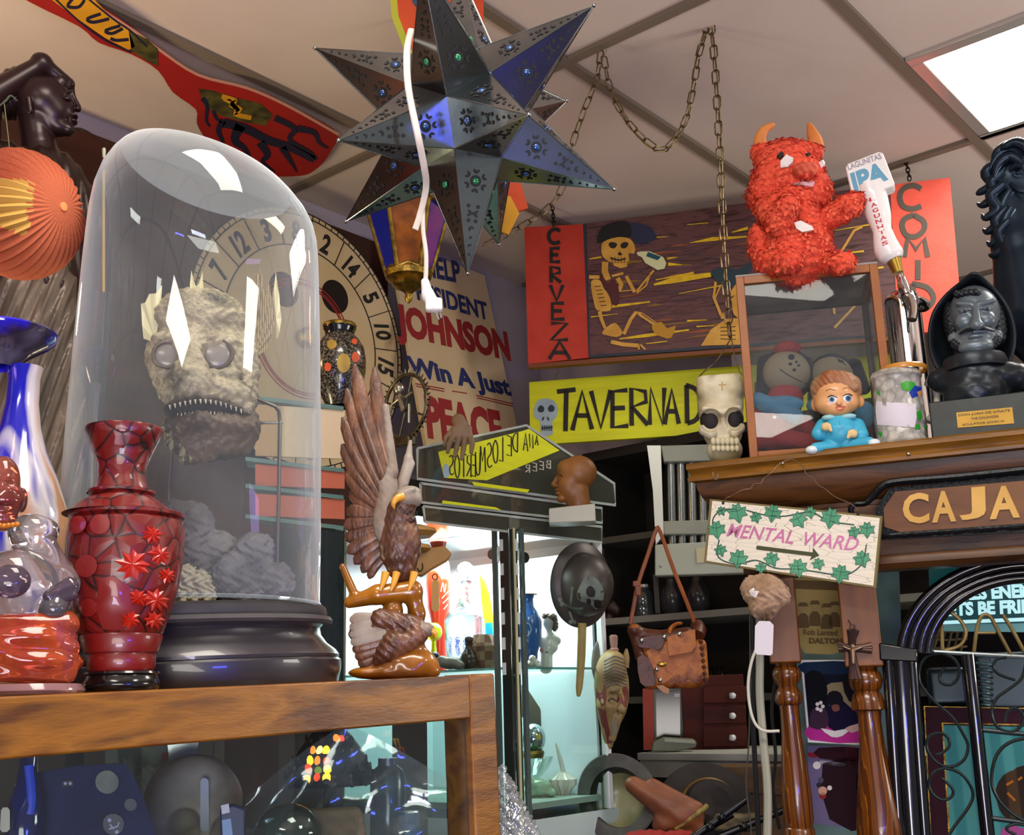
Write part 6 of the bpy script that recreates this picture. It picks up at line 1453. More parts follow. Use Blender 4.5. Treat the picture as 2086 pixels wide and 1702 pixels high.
g = t.blob([8, ('e', 1986, 640, 0, 50, 56, 60), ('e', 1986, 690, -8, 40, 46, 30), 5, ('c', 1988, 626, -54, 7, 1990, 662, -72, 10), ('e', 1990, 664, -66, 15, 12, 8), ('e', 1966, 655, -40, 20, 16, 18), ('e', 2008, 652, -40, 20, 16, 18), ('c', 1952, 619, -47, 5, 1978, 621, -54, 5), ('c', 1996, 620, -54, 5, 2024, 613, -46, 5), 3,
            ('-e', 1964, 634, -62, 13, 10, 6), ('-e', 2010, 630, -60, 13, 10, 6), 1.5, ('e', 1964, 636, -48, 9, 8, 5.5), ('e', 2010, 632, -46, 9, 8, 5.5), ('c', 1953, 632, -50, 2, 1975, 631, -56, 2), ('c', 1999, 629, -56, 2, 2021, 626, -48, 2), ('c', 1984, 676, -58, 4, 2010, 674, -54, 3.5), ('e', 1988, 686, -52, 15, 9, 5), 5, ('e', 1988, 708, -34, 34, 24, 16), ('c', 1944, 690, -16, 13, 1988, 716, -36, 15), ('c', 2030, 684, -14, 13, 1990, 716, -36, 15)], h=1.5)
hd_ = t.add('head', g, bzl, sharp=0)
t.add('moustache', t.tube([(1954, 682, -46), (1958, 678, -50), (1972, 672, -62), (1988, 669, -68)], [1.5, 3, 4.5, 5], 8, 4) + t.tube([(1988, 669, -68), (2004, 669, -62), (2020, 673, -50), (2026, 676, -46)], [5, 4.5, 3, 1.5], 8, 4), bz)
hit = t.caster(hd_)
t.decal('pupil', hit, [cir(1965, 634, 3), cir(2011, 630, 3)], M('socket_purple'), .5)
def beard(p): return 1.3 * np.sin(p[:, 0] * .7) * np.sin(p[:, 2] * .6)
t.add('beard', t.blob([5, ('c', 1940, 672, -6, 11, 1950, 700, -20, 13), ('c', 1950, 700, -20, 13, 1988, 722, -36, 17), ('c', 1988, 722, -36, 17, 2026, 694, -18, 13), ('c', 2026, 694, -18, 13, 2034, 668, -4, 10)], h=1.5, disp=beard), bz, sharp=0)
# morion helmet: brim swept to a peak in front, high comb
rim = [(1985, 556, -46), (2012, 576, -30), (2040, 606, -14), (2060, 642, -4), (2068, 684, 4), (2062, 726, 10), (2046, 762, 16), (2020, 780, 26), (1985, 784, 34), (1950, 780, 26), (1918, 764, 16), (1898, 728, 10), (1892, 684, 4), (1900, 640, -4), (1924, 604, -14), (1956, 576, -30)]
rim = [(p.x, p.y, p.z) for p in spline(rim, 5, True)]
n = len(rim); rows = []
for q_ in range(7):
    f = q_ / 6; rows.append([t.l(a_ + (1984 - a_) * f * .62, b_ + (672 - b_) * f * .62, y_ + (74 - y_) * math.sin(f * pi / 2)) for a_, b_, y_ in rim])
g = G([v for r_ in rows for v in r_] + [t.l(1984, 672, 84)])
for k in range(6):
    for i in range(n): g.f.append((k * n + i, k * n + (i + 1) % n, (k + 1) * n + (i + 1) % n, (k + 1) * n + i))
for i in range(n): g.f.append((6 * n + i, 6 * n + (i + 1) % n, 7 * n))
t.add('helmet_brim', g, bz, solid=.005)
t.add('hair', t.blob([6, ('e', 1938, 660, 10, 16, 26, 50), ('e', 2036, 655, 10, 14, 26, 50), ('c', 1950, 600, -40, 8, 1990, 596, -50, 8)], h=2, disp=beard), bz, sharp=0)
# bronze horse
t = T('bronze_horse', 'dark bronze rearing horse with a curly mane at the right edge', 'horse statue', 2120, 880, dX(2120, 2.27))
hb = M('horse_bronze', '15222e', .3, .6, col2='223240', scale=7, bump=.08, bscale=40)
b0 = hz(2120, dX(2120, 2.27))
g = t.blob([12, ('c', 2066, 352, 0, 36, 2150, 440, 0, 22), ('c', 2150, 440, 0, 22, 2160, 452, 0, 20), ('c', 2052, 370, 6, 40, 2078, 500, 8, 56), ('c', 2078, 500, 8, 56, 2116, 640, 8, 88), ('c', 2116, 650, 8, 84, 2220, 760, 10, 72), 10, ('c', 2130, 640, -30, 34, 2200, 600, -40, 22), ('c', 2200, 600, -40, 20, 2214, 668, -44, 12), ('c', 2150, 670, 40, 32, 2230, 650, 50, 20), ('c', 2230, 650, 50, 20, 2234, 716, 52, 12),
            ('c', 2226, 770, -30, 50, 2190, 830, -34, 22), ('c', 2190, 830, -34, 20, 2206, b0 - 20, -34, 14), ('c', 2236, 770, 40, 50, 2216, 830, 44, 22), ('c', 2216, 830, 44, 20, 2226, b0 - 20, 44, 14), ('c', 2280, 760, 8, 16, 2320, 840, 8, 8), 4, ('c', 2076, 306, -14, 9, 2070, 280, -14, 3), ('c', 2080, 306, 16, 9, 2076, 280, 16, 3), ('-e', 2074, 352, -38, 10, 8, 8), ('e', 2075, 353, -30, 8, 8, 7), ('-e', 2158, 446, -22, 5, 6, 4)], h=3)
t.add('body', g, hb, sharp=0)
locks = [((2034, 330), (2010, 352), (2022, 376), (1996, 392), (1990, 398)), ((2044, 350), (2022, 372), (2028, 398), (2002, 418), (1990, 414)), ((2046, 376), (2020, 400), (2034, 424), (2008, 444), (2000, 436)), ((2050, 400), (2028, 426), (2036, 452), (2012, 472), (2002, 466)),
         ((2052, 424), (2030, 452), (2042, 478), (2020, 498), (2010, 492)), ((2056, 450), (2036, 476), (2046, 502), (2024, 520), (2014, 518)), ((2060, 474), (2044, 500), (2050, 524), (2034, 544), (2026, 540)), ((2058, 390), (2044, 420), (2052, 448), (2036, 470), (2028, 472)),
         ((2062, 424), (2048, 452), (2058, 480), (2042, 506), (2036, 506)), ((2046, 342), (2036, 368), (2044, 392), (2030, 416), (2020, 420)), ((2068, 460), (2056, 490), (2062, 514), (2046, 536), (2042, 548))]
for k, L_ in enumerate(locks):
    t.add('mane_lock', t.tube([(a_, b_, -26 - 6 * (k % 3) + 5 * j_) for j_, (a_, b_) in enumerate(L_)], [11, 14, 12, 8, 1.5], 10, 5), hb)
for k, L_ in enumerate((((2086, 322), (2066, 306), (2044, 308), (2026, 326), (2016, 346)), ((2090, 316), (2072, 300), (2050, 298), (2030, 310), (2020, 322)), ((2084, 334), (2062, 320), (2044, 326), (2030, 344), (2026, 362)), ((2096, 312), (2084, 296), (2066, 292), (2046, 300), (2038, 306)))):
    t.add('mane_lock', t.tube([(a_, b_, -34 - 4 * k) for a_, b_ in L_], [9, 13, 12, 8, 1.5], 10, 5), hb)
t.add('brow', t.tube([(2056, 348, -40), (2068, 338, -46), (2084, 340, -48)], [3, 6, 5], 8, 4), hb)
t.add('cheek_line', t.tube([(2058, 374, -38), (2076, 388, -46), (2096, 392, -46)], [3, 6, 4], 8, 4), hb)
t.add('base_plate', box(t.l(2100, b0).x, t.l(2290, b0).x, -70 * t.s, 80 * t.s, t.l(2180, b0).z, t.l(2180, b0 - 18).z), hb, bev=.003)
# thing under the hutch: crucifix, stone, tag
t = T('crucifix', 'dark brown metal crucifix hanging on the right newel post', 'crucifix', 1736, 1385, n2.d - .052)
cb = M('crucifix_bronze', '3a2a26', .4, .6, col2='574038', scale=18)
yo = -16
def arm(pts, name='cross_arm'): 
    g = G()
    for o_ in (-1, 0, 1): g += t.tube([(a + o_ * 3 * k_ * px_, b + o_ * 3 * k_ * py_, yo) for (a, b, k_, px_, py_) in pts], [4 + 1.5 * p[2] for p in pts], 8)
    t.add(name, g, cb)
arm([(1735, 1322, .6, 1, 0), (1736, 1300, 1, 1, 0), (1738, 1284, 2, 1, 0)]); arm([(1735, 1322, .6, 0, 1), (1720, 1320, 1, 0, 1), (1708, 1318, 1.8, 0, 1)])
arm([(1735, 1322, .6, 0, 1), (1758, 1322, 1, 0, 1), (1776, 1321, 1.8, 0, 1)]); arm([(1735, 1322, .6, 1, 0), (1739, 1355, 1.2, 1, 0), (1743, 1384, 2.4, 1, 0)], 'cross_shaft')
t.add('figure', t.blob([2, ('e', 1737, 1318, yo - 10, 5, 5, 6), ('c', 1737, 1326, yo - 9, 5, 1738, 1352, yo - 9, 3), ('c', 1737, 1326, yo - 9, 3, 1718, 1318, yo - 8, 2), ('c', 1737, 1326, yo - 9, 3, 1756, 1319, yo - 8, 2)], h=1), M('crucifix_figure', '8a705a', .35, .7), sharp=0)
t.add('ring', tube([t.l(1737, 1279, yo) + Vector((5 * t.s * math.cos(a), 0, 5 * t.s * math.sin(a))) for a in [2 * pi * i / 16 for i in range(16)]], 1.4 * t.s, 6, closed=True), cb)
t.add('nail', t.tube([(1734, 1274, yo), (1728, 1264, yo + 10)], 1.2, 6), M('nickel'))
t = T('sponge_stone', 'pitted tan stone hanging in front of the left newel post', 'stone', 1558, 1260, n1.d - .12)
def pit(p): return 2.2 * np.sin(p[:, 0] * .25 + 2 * np.sin(p[:, 2] * .15)) * np.sin(p[:, 2] * .27 + p[:, 1] * .2) + 1.2 * np.sin(p[:, 0] * .8) * np.sin(p[:, 2] * .7) * np.sin(p[:, 1] * .6)
st_ = t.add('stone', t.blob([12, ('e', 1558, 1205, 0, 42, 36, 36), ('e', 1556, 1238, 0, 30, 30, 26), ('e', 1590, 1215, 4, 20, 22, 22), ('e', 1530, 1200, 2, 20, 24, 24)], h=1.8, disp=pit), M('pitted_stone', '8a6c4c', .85, col2='a88a70', col3='6e553c', scale=14, detail=8, bump=.8, bscale=60), sharp=0)
t.decal('paper_sticker', t.caster(st_), [[(1526, 1204), (1534, 1198), (1546, 1205), (1540, 1218), (1530, 1214)]], wpm, 1.2)
t.add('string', t.tube([(1556, 1172, 20), (1556, 1150, 24), (1556, 1120, 30)], 1, 5), M('string_grey'))
t.add('nail', t.tube([(1560, 1195, 10), (1572, 1192, 130)], 2, 6), M('nickel'))
t = T('price_tag', 'blank white paper price tag hanging under the tan stone', 'tag', 1556, 1335, n1.d - .16)
t.add('card', t.poly([(1538, 1276), (1546, 1266), (1568, 1266), (1576, 1274), (1574, 1332), (1570, 1336), (1542, 1334), (1537, 1328)], 0, 1.5), M('paper_label'), smooth=False)
t.add('string', t.tube([(1556, 1270, 0), (1558, 1262, 8), (1558, 1240, 45)], .7, 5), M('string_grey'))
# posters and photographs behind the posts
t = T('outlaw_poster', 'yellowed old poster of a group of men curling behind the two newel posts', 'poster', 1660, 1330, n1.d + .13)
t.add('sheet', t.poly([(1612, 1120), (1722, 1120), (1722, 1328), (1690, 1334), (1640, 1332), (1626, 1312), (1618, 1270)], 0, 1.5), M('old_paper', 'a8935a', .8, col2='93804a', scale=6), smooth=False)
sep = M('sepia', '5e4a2a', .8); sepl = M('sepia_light', '86724a', .8)
for x, y in ((1636, 1240), (1660, 1236), (1684, 1242), (1700, 1238)):
    t.add('printed_figure', t.poly([(x - 12, y + 40), (x - 11, y + 18), (x - 5, y + 10), (x + 5, y + 10), (x + 11, y + 18), (x + 12, y + 40)], -.6, .2), sep if x % 3 else sepl, smooth=False)
    t.add('printed_face', t.poly(cir(x, y, 8, 1.15), -1.0, .2), M('sepia_face', '9a8456', .8), smooth=False)
    t.add('printed_hat', t.poly([(x - 11, y - 4), (x - 7, y - 12), (x + 7, y - 12), (x + 11, y - 4)], -1.2, .2), sep, smooth=False)
t.text('lettering', 'Rob Lanted', (1636, 1294), (1706, 1296), (1636, 1282), sep, -.4, .4, .02)
t.text('lettering', 'DALTON', (1648, 1312), (1716, 1313), (1648, 1300), sep, -.4, .4, .05)
t.add('printed_band', t.poly([(1618, 1182), (1716, 1186), (1716, 1204), (1618, 1200)], -.5, .2), sep, smooth=False)
t = T('colour_photograph', 'white bordered colour photograph of two people bent over a pink table', 'photograph', 1690, 1515, n1.d + .08)
t.add('border', t.poly([(1631, 1345), (1760, 1345), (1768, 1519), (1646, 1513)], 0, 2), M('photo_white', 'd0cfc8', .4), smooth=False)
pc = lambda n, c: M('photo_' + n, c, .7, spec=.12)
t.add('print', t.poly([(1636, 1350), (1760, 1350), (1766, 1513), (1650, 1508)], -.4, .2), pc('night', '10142a'), smooth=False)
for i_, (nm, col, pts) in enumerate((('sky', '182a48', [(1636, 1350), (1760, 1350), (1761, 1372), (1638, 1372)]), ('field', '8f8268', [(1678, 1400), (1716, 1390), (1760, 1400), (1762, 1440), (1690, 1440)]), ('crowd', '070a14', [(1640, 1380), (1656, 1366), (1680, 1380), (1684, 1430), (1650, 1450), (1643, 1420)]),
                    ('crowd', '161420', [(1716, 1390), (1728, 1374), (1748, 1384), (1760, 1400), (1762, 1430), (1730, 1430)]), ('table', 'b02a8a', [(1647, 1480), (1700, 1478), (1765, 1470), (1767, 1513), (1650, 1508)]),
                    ('coat', '140c30', [(1684, 1470), (1690, 1440), (1704, 1420), (1730, 1440), (1756, 1460), (1762, 1478), (1700, 1490)]), ('beanie', '14101e', [(1686, 1436), (1684, 1418), (1696, 1408), (1712, 1412), (1718, 1430), (1704, 1438)]), ('face', '7a4a44', [(1694, 1438), (1708, 1436), (1710, 1448), (1698, 1450)]),
                    ('child', '3a2438', [(1650, 1482), (1652, 1452), (1664, 1440), (1682, 1446), (1688, 1470), (1680, 1486)]), ('paper', 'd8d4dc', [(1672, 1484), (1700, 1490), (1732, 1484), (1716, 1500), (1694, 1502)]), ('hand', 'c09a9a', [(1722, 1484), (1744, 1476), (1760, 1472), (1762, 1482), (1736, 1494)]))):
    t.add('print_' + nm, t.poly(pts, -.6 - .2 * i_, .1, 2), pc(nm + col, col), smooth=False)
for k in range(5):
    a = 2 * pi * k / 5; t.add('print_flower', t.poly(cir(1670 + 6 * math.cos(a), 1446 + 8 * math.sin(a) - 6, 4), -3.2, .1), pc('flower', 'd8d0d0'), smooth=False)
t = T('faded_photograph', 'faded lavender and maroon photograph below the white bordered one', 'photograph', 1700, 1690, n1.d + .09)
t.add('print', t.poly([(1644, 1520), (1768, 1522), (1776, 1694), (1652, 1678)], 0, 1.5), pc('lavender', '6a6088'), smooth=False)
for nm, col, pts in (('field', '26101c', [(1676, 1556), (1770, 1560), (1776, 1688), (1690, 1670)]), ('top', '321420', [(1668, 1524), (1768, 1526), (1768, 1552), (1670, 1546)]), ('path', 'a8a0b4', [(1672, 1550), (1720, 1556), (1718, 1562), (1674, 1558)]), ('red', '8a2430', [(1646, 1534), (1664, 1536), (1664, 1544), (1648, 1542)]), ('leaf', '7a3a44', [(1720, 1530), (1736, 1522), (1748, 1550), (1732, 1566)]), ('dark', '14121a', [(1744, 1580), (1772, 1600), (1776, 1690), (1752, 1680)])):
    t.add('print_' + nm, t.poly(pts, -.5, .2, 2), pc('f' + nm, col), smooth=False)
for x, y, r, c_ in ((1664, 1560, 8, 'd8d4d8'), (1672, 1590, 6, '4a4a5a'), (1676, 1612, 9, 'c89a84'), (1690, 1606, 5, 'd8d0d8'), (1676, 1622, 7, '8a2a2a'), (1668, 1600, 5, '2a2a3a')):
    t.add('print_spot', t.poly(cir(x, y, r), -.9, .2), pc('spot' + c_, c_), smooth=False)
# cables hanging by the left newel
def cable(lbl, pts, r, mat, d, name='cable'):
    t = T(name, lbl, 'cable', pts[0][0], pts[0][1], d, 'cables beside the left newel post')
    t.add('cable', t.tube([(a, b, 0) for a, b in pts], r, 8, 6), mat)
cable('thick pale grey cable hanging straight down left of the newel post', [(1548, 1150), (1548, 1340), (1548, 1420), (1556, 1520), (1564, 1620), (1562, 1760)], 8, M('cable_grey', '9a9a88', .6), 2.26)
cable('thin white cable looping round to the newel post', [(1552, 1300), (1532, 1345), (1524, 1400), (1532, 1460), (1552, 1488), (1588, 1490)], 3, M('cable_white', 'c8c4b4', .5), 2.2)
cable('black cable leaning left of the pale grey cable', [(1534, 1160), (1536, 1300), (1534, 1440), (1538, 1560), (1548, 1760)], 5, M('cable_black', '0e0d0d', .5), 2.28)
cable('thin dark wire left of the black cable', [(1526, 1160), (1528, 1340), (1526, 1500), (1520, 1600), (1530, 1690), (1528, 1760)], 1.5, M('cable_dark', '3a3630', .5), 2.24)
cable('dark chain like cord directly beside the left newel', [(1582, 1380), (1572, 1450), (1580, 1540), (1574, 1610), (1588, 1690)], 3.5, M('cable_black'), 2.3)
# ================================================================ black arched grille
AD = dX(1900, 2.02, 1400)
t = T('arched_grille', 'glossy black fluted arch with wrought iron scroll grille at the lower right', 'grille', 1830, 1702, AD)
gb_ = M('gloss_black', '0b0a0f', .16, coat=.6)
zf = t.w((0, 0, 0)).z
for k, o_ in enumerate((-24, -8, 8, 24)):
    t.add('column_flute', t.tube([(1832 + o_, 1334, 0), (1838 + o_, 1420, 0), (1858 + o_ * 1.06, 1702, 0), (1872 + o_ * 1.1, 1900, 0)], 13, 12, 4), gb_)
t.add('column_core', tube([t.l(1832, 1330, 10), t.l(1858, 1702, 10), Vector((t.l(1858, 1702).x, 0, zf))], 26 * t.s, 12), gb_)
t.add('capital', t.poly([(1790, 1310), (1868, 1322), (1870, 1350), (1792, 1346)], -30, 30), gb_, bev=.003)
def arc(r_in, n=20):
    """centre line of the arch: from the column top over to the right edge"""
    C0 = (2098, 1330); out = []
    for k in range(n + 1):
        a = math.radians(180 - 95 * k / n); out.append((C0[0] + r_in * 1.36 * math.cos(a), C0[1] - r_in * math.sin(a), 0))
    return out
for r_ in (192, 178, 164, 152): t.add('arch_flute', t.tube(arc(r_), 11, 12), gb_)
fe_ = M('grille_iron', '3a4446', .35, .75)
def sc(pts, r=4.5): t.add('scroll', t.tube([(a, b, 6) for a, b in pts], r, 8, 5, flat=(1.3, .7)), fe_)
t.add('cross_bar', t.tube([(1862, 1326, 6), (1980, 1333, 6), (2110, 1340, 6)], 4.5, 8), M('grille_bar', '8f9a9c', .3, .8))
t.add('upright_bar', t.tube([(1972, 1334, 6), (1990, 1500, 6), (2012, 1702, 6), (2020, 1800, 6)], 14, 12), gb_)
sc([(1925, 1360), (1914, 1378), (1918, 1392), (1936, 1396), (1950, 1384), (1954, 1364), (1944, 1344), (1920, 1332), (1892, 1336), (1876, 1354), (1872, 1380), (1880, 1402), (1906, 1432), (1940, 1462), (1962, 1496), (1972, 1520), (1966, 1545), (1948, 1560), (1924, 1562), (1902, 1548), (1888, 1524), (1892, 1502), (1912, 1494), (1930, 1502), (1934, 1520), (1920, 1534), (1906, 1538)])
sc([(1918, 1586), (1932, 1598), (1942, 1612), (1936, 1626), (1918, 1630), (1900, 1618), (1892, 1598), (1900, 1576), (1924, 1566), (1956, 1576), (1976, 1600), (1982, 1624), (1970, 1650), (1946, 1682), (1928, 1710)])
sc([(2068, 1386), (2048, 1380), (2032, 1372), (2024, 1360), (2030, 1344), (2050, 1340)]); sc([(2090, 1352), (2080, 1384), (2050, 1408), (2030, 1424), (2020, 1450), (2030, 1480), (2056, 1492), (2076, 1484), (2086, 1462), (2070, 1444), (2052, 1450), (2046, 1472)])
sc([(2110, 1502), (2060, 1512), (2030, 1540), (2020, 1590), (2034, 1630), (2064, 1660), (2100, 1680)], 5); sc([(2070, 1702), (2050, 1690), (2066, 1680), (2100, 1684)])
t.add('cross_bar', t.tube([(2002, 1488, 6), (2060, 1494, 6), (2110, 1498, 6)], 5, 8), fe_); t.add('cross_bar', t.tube([(2022, 1668, 6), (2110, 1680, 6)], 5, 8), fe_)
rus = M('rusty_iron', '6a5430', .5, .6, col2='8a7a4a', scale=20)
t.add('iron_letter', t.tube([(1920, 1325, 6), (1918, 1280, 6), (1914, 1242, 6), (1932, 1246, 6), (1956, 1264, 6), (1968, 1290, 6), (1956, 1315, 6), (1924, 1326, 6)], 4, 8, 4), rus)
t.add('iron_letter', t.tube([(1984, 1330, 6), (1990, 1282, 6), (2000, 1256, 6), (2016, 1256, 6), (2030, 1280, 6), (2060, 1336, 6)], 4, 8, 4), rus); t.add('iron_letter', t.tube([(1990, 1290, 6), (2028, 1290, 6)], 3, 8), rus)
t.add('iron_letter', t.tube([(2042, 1252, 6), (2066, 1290, 6), (2090, 1336, 6)], 4, 8, 4), rus)
# teal lit board and framed needlework behind the grille
t = T('lit_sign', 'backlit teal sign with white capitals seen through the top of the black arch', 'sign', 1920, 1250, 2.35)
t.add('panel', t.poly([(1890, 1120), (2200, 1090), (2200, 1270), (1896, 1280)], 0, 8), M('sign_teal', '0d3a3c', .6, emit=.35, ecol='0f4a4c'), smooth=False)
lt = M('sign_letters', 'bfe6e4', .4, emit=.75, ecol='a8e0de')
t.text('lettering', 'CREDIT', (1946, 1192), (2060, 1186), (1946, 1164), lt, -.5, .5, .05)
t.text('lettering', 'MAKES ENEMIES', (1914, 1226), (2144, 1216), (1912, 1198), lt, -.5, .5, .05)
t.text('lettering', 'LETS BE FRIENDS', (1917, 1257), (2166, 1247), (1916, 1229), lt, -.5, .5, .05)
t.add('light_strip', t.poly([(1910, 1266), (2200, 1254), (2200, 1262), (1910, 1273)], -1, 0), lt, smooth=False)
t.add('bracket', t.poly([(1886, 1274), (2200, 1268), (2200, 1290), (1888, 1286)], -3, 6), M('bracket_teal', '4a7a78', .3, .5), smooth=False)
t = T('needlework_picture', 'framed teal needlework picture with a brown animal behind the iron grille', 'picture', 1960, 1702, 2.3)
cv = M('needle_teal', '347e80', .85, col2='4a9492', kind='wave', scale=150, stretch=(.05, .05, 1), lo=.3, hi=.7)
t.add('frame', t.poly([(1882, 1440), (2200, 1446), (2200, 1900), (1902, 1900)], 0, 16), M('frame_plum', '30121f', .6, col2='3e1828', scale=6, spec=.15), smooth=False)
t.add('gilt_edge', t.strokes([[(1906, 1900), (1883, 1440), (2200, 1446)]], 3, -.5, 2) + t.strokes([[(1946, 1900), (1920, 1474), (2200, 1480)]], 4, -.5, 2), M('gilt_metal'))
t.add('canvas', t.poly([(1922, 1478), (2200, 1484), (2200, 1900), (1948, 1900)], -1.5, .5), cv, smooth=False)
t.add('stitched_animal', t.poly([(2036, 1650), (2028, 1610), (2044, 1580), (2064, 1570), (2086, 1560), (2160, 1560), (2160, 1690), (2090, 1680), (2056, 1672)], -2.2, -1, 2), M('needle_brown', '2a1c14', .9, col2='4a3420', kind='wave', scale=150, stretch=(.05, .05, 1)), smooth=False)
t.add('stitched_stripe', t.strokes([[(2050, 1600), (2064, 1592)], [(2052, 1616), (2068, 1632)], [(2074, 1590), (2082, 1584)]], 5, -2.3, .4), M('needle_orange', 'b06a1a', .9), smooth=False)
t.add('stitched_bloom', t.poly([(2040, 1690), (2070, 1684), (2100, 1700), (2080, 1730), (2044, 1720)], -2.2, -1, 2), M('needle_pink', 'a84a8a', .9), smooth=False)
t.add('stand', box(-.05, .30, .02, .10, t.w((0, 0, 0)).z, t.l(1960, 1860).z), dark_m)
t = T('black_machine_part', 'dark ribbed metal machine part behind the grille above the needlework', 'machine', 1960, 1440, 2.4)
dk = M('machine_dark', '1e2a2e', .3, .6)
t.add('housing', t.blob([10, ('b', 1930, 1400, 10, 40, 30, 40, 12), ('b', 2060, 1390, 20, 70, 30, 60, 12)], h=3), dk, sharp=0)
t.add('spring', tube([t.l(2003 + 18 * math.cos(a), 1345 + 95 * a / (16 * pi), -16 + 16 * math.sin(a)) for a in [i * pi / 6 for i in range(96)]], 3.4 * t.s, 6), M('spring_steel', '6a8a90', .3, .8))
t.add('bracket', t.poly([(1880, 1440), (2120, 1444), (2120, 1452), (1880, 1448)], -30, 40), dk, smooth=False)
t = T('wicker_basket', 'woven tan basket edge behind the top left of the black arch', 'basket', 1900, 1325, 2.36)
wk = M('wicker', '7a6a44', .7, col2='5a4c30', scale=20)
for k in range(7):
    t.add('cane', t.tube([(1872 + 14 * k, 1330, 0), (1886 + 13 * k, 1290, -6 + 4 * (k % 2)), (1905 + 10 * k, 1250, 0)], 2.6, 6, 3), wk)
for k in range(4): t.add('weave', t.tube([(1870 + 12 * k, 1318 - 16 * k, 4), (1920 + 8 * k, 1322 - 17 * k, -4), (1970, 1318 - 16 * k, 4)], 2.2, 6, 3), wk)
# ================================================================ things inside the lit glass case
CD = 2.45
ZSH = zd_
def cz_y(px, d, z):
    lo, hi = 600, 1900
    for _ in range(40):
        mid = (lo + hi) / 2
        if P(px, mid, d).z > z: lo = mid
        else: hi = mid
    return lo
crys = M('cut_crystal', 'eef4f6', .02, trans=.95, ior=1.5, bump=.8, bscale=120, col2='dfe8ec', scale=60)
D_ = 2.50; b0 = cz_y(948, D_, ZSH)
t = T('crystal_decanter', 'cut crystal decanter with a round faceted stopper in the lit case', 'decanter', 948, b0, D_)
t.add('body', t.lat([(b0, 34), (1320, 38), (1290, 40), (1262, 40), (1248, 32), (1240, 18), (1225, 11), (1195, 9), (1188, 16), (1184, 17)], 948, n=40, flute=lambda a, k: 1 + .03 * math.cos(12 * a)), crys)
t.add('stopper', t.lat([(1186, 6), (1180, 7), (1174, 13), (1164, 17), (1154, 15), (1147, 8), (1145, 0)], 948, n=24, flute=lambda a, k: 1 + .05 * math.cos(8 * a)), crys)
D_ = 2.62; b0 = cz_y(896, D_, ZSH)
t = T('red_glass_vase', 'tall red glass vase with scratched white strokes at the back left of the lit case', 'vase', 896, b0, D_)
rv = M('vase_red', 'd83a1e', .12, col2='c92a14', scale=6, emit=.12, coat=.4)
v_ = t.add('body', t.lat([(b0, 14), (1275, 16), (1240, 24), (1190, 27), (1150, 22), (1130, 15), (1125, 14)], 896, close=False), rv)
hit = t.caster(v_)
t.dstroke('scratched_stroke', hit, [[(898, 1206), (902, 1188), (905, 1208)], [(908, 1190), (906, 1206)], [(900, 1220), (914, 1204)], [(902, 1230), (914, 1218)], [(904, 1242), (912, 1232)]], 1.6, M('plug_white'), .5)
D_ = 2.58; b0 = cz_y(990, D_, ZSH)
t = T('lime_glass_fish', 'lime green glass leaning blade with a blue foot by the case corner', 'glass ornament', 990, b0, D_)
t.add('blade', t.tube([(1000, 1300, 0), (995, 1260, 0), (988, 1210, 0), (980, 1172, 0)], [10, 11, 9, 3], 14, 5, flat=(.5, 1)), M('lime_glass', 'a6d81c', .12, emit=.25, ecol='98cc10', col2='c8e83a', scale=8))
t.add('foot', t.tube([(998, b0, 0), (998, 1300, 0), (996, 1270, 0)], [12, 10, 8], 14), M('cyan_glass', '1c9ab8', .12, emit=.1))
D_ = 2.42; b0 = cz_y(955, D_, ZSH)
t = T('perfume_bottle', 'small dark brown bottle with a black ball stopper in front of the decanter', 'bottle', 955, b0, D_)
t.add('body', t.lat([(b0, 12), (b0 - 4, 16), (1343, 19), (1332, 14), (1322, 7), (1316, 6), (1312, 8)], 955, n=28), M('bottle_brown', '33231c', .12, coat=.5))
t.add('stopper', t.ell(955, 1304, 0, 9, 9, 9), M('black_lacquer'))
D_ = 2.44; b0 = cz_y(985, D_, ZSH)
t = T('faceted_pot', 'tan and brown faceted pot beside the dark perfume bottle', 'pot', 988, b0, D_)
t.add('pot', t.lat([(b0, 22), (1345, 28), (1318, 31), (1298, 22), (1294, 20), (1300, 14)], 985, n=7, close=False), M('pot_clay', '9a7d60', .6, col2='6e4434', kind='check', scale=55), sharp=20)
D_ = 2.40; b0 = cz_y(915, D_, ZSH)
t = T('stone_frog', 'grey green carved stone frog on the upper shelf of the case', 'carving', 915, b0, D_)
t.add('body', t.blob([5, ('e', 918, b0 - 13, 0, 22, 16, 13), ('e', 900, b0 - 16, -4, 12, 12, 12), ('e', 935, b0 - 8, -6, 12, 10, 9)], h=1.2), M('soapstone', '6a705e', .4, col2='4a5044', scale=20), sharp=0)
D_ = 2.46; b0 = cz_y(886, D_, ZSH)
t = T('black_figure', 'small round black carving on the shelf left of the stone frog', 'carving', 886, b0, D_)
t.add('body', t.blob([4, ('e', 886, b0 - 14, 0, 11, 11, 13), ('e', 886, b0 - 30, 0, 9, 9, 9)], h=1), M('carving_black', '1c1c1c', .4), sharp=0)
D_ = 2.54; b0 = cz_y(884, D_, ZSH)
t = T('yellow_glass_ball', 'yellow green glass ball behind the beak of the smaller eagle', 'glass ornament', 884, b0, D_)
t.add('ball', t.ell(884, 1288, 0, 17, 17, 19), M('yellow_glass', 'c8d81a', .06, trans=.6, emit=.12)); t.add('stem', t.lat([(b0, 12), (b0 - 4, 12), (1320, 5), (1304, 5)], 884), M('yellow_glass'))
D_ = 2.56; b0 = cz_y(926, D_, ZSH)
t = T('cobalt_glass', 'small cobalt blue tumbler behind the dark perfume bottle', 'glass', 938, b0, D_)
t.add('cup', t.lat([(b0, 9), (1316, 11), (1299, 12)], 938, close=False), M('cobalt_glass', '1c3ae0', .08, trans=.4, emit=.05))
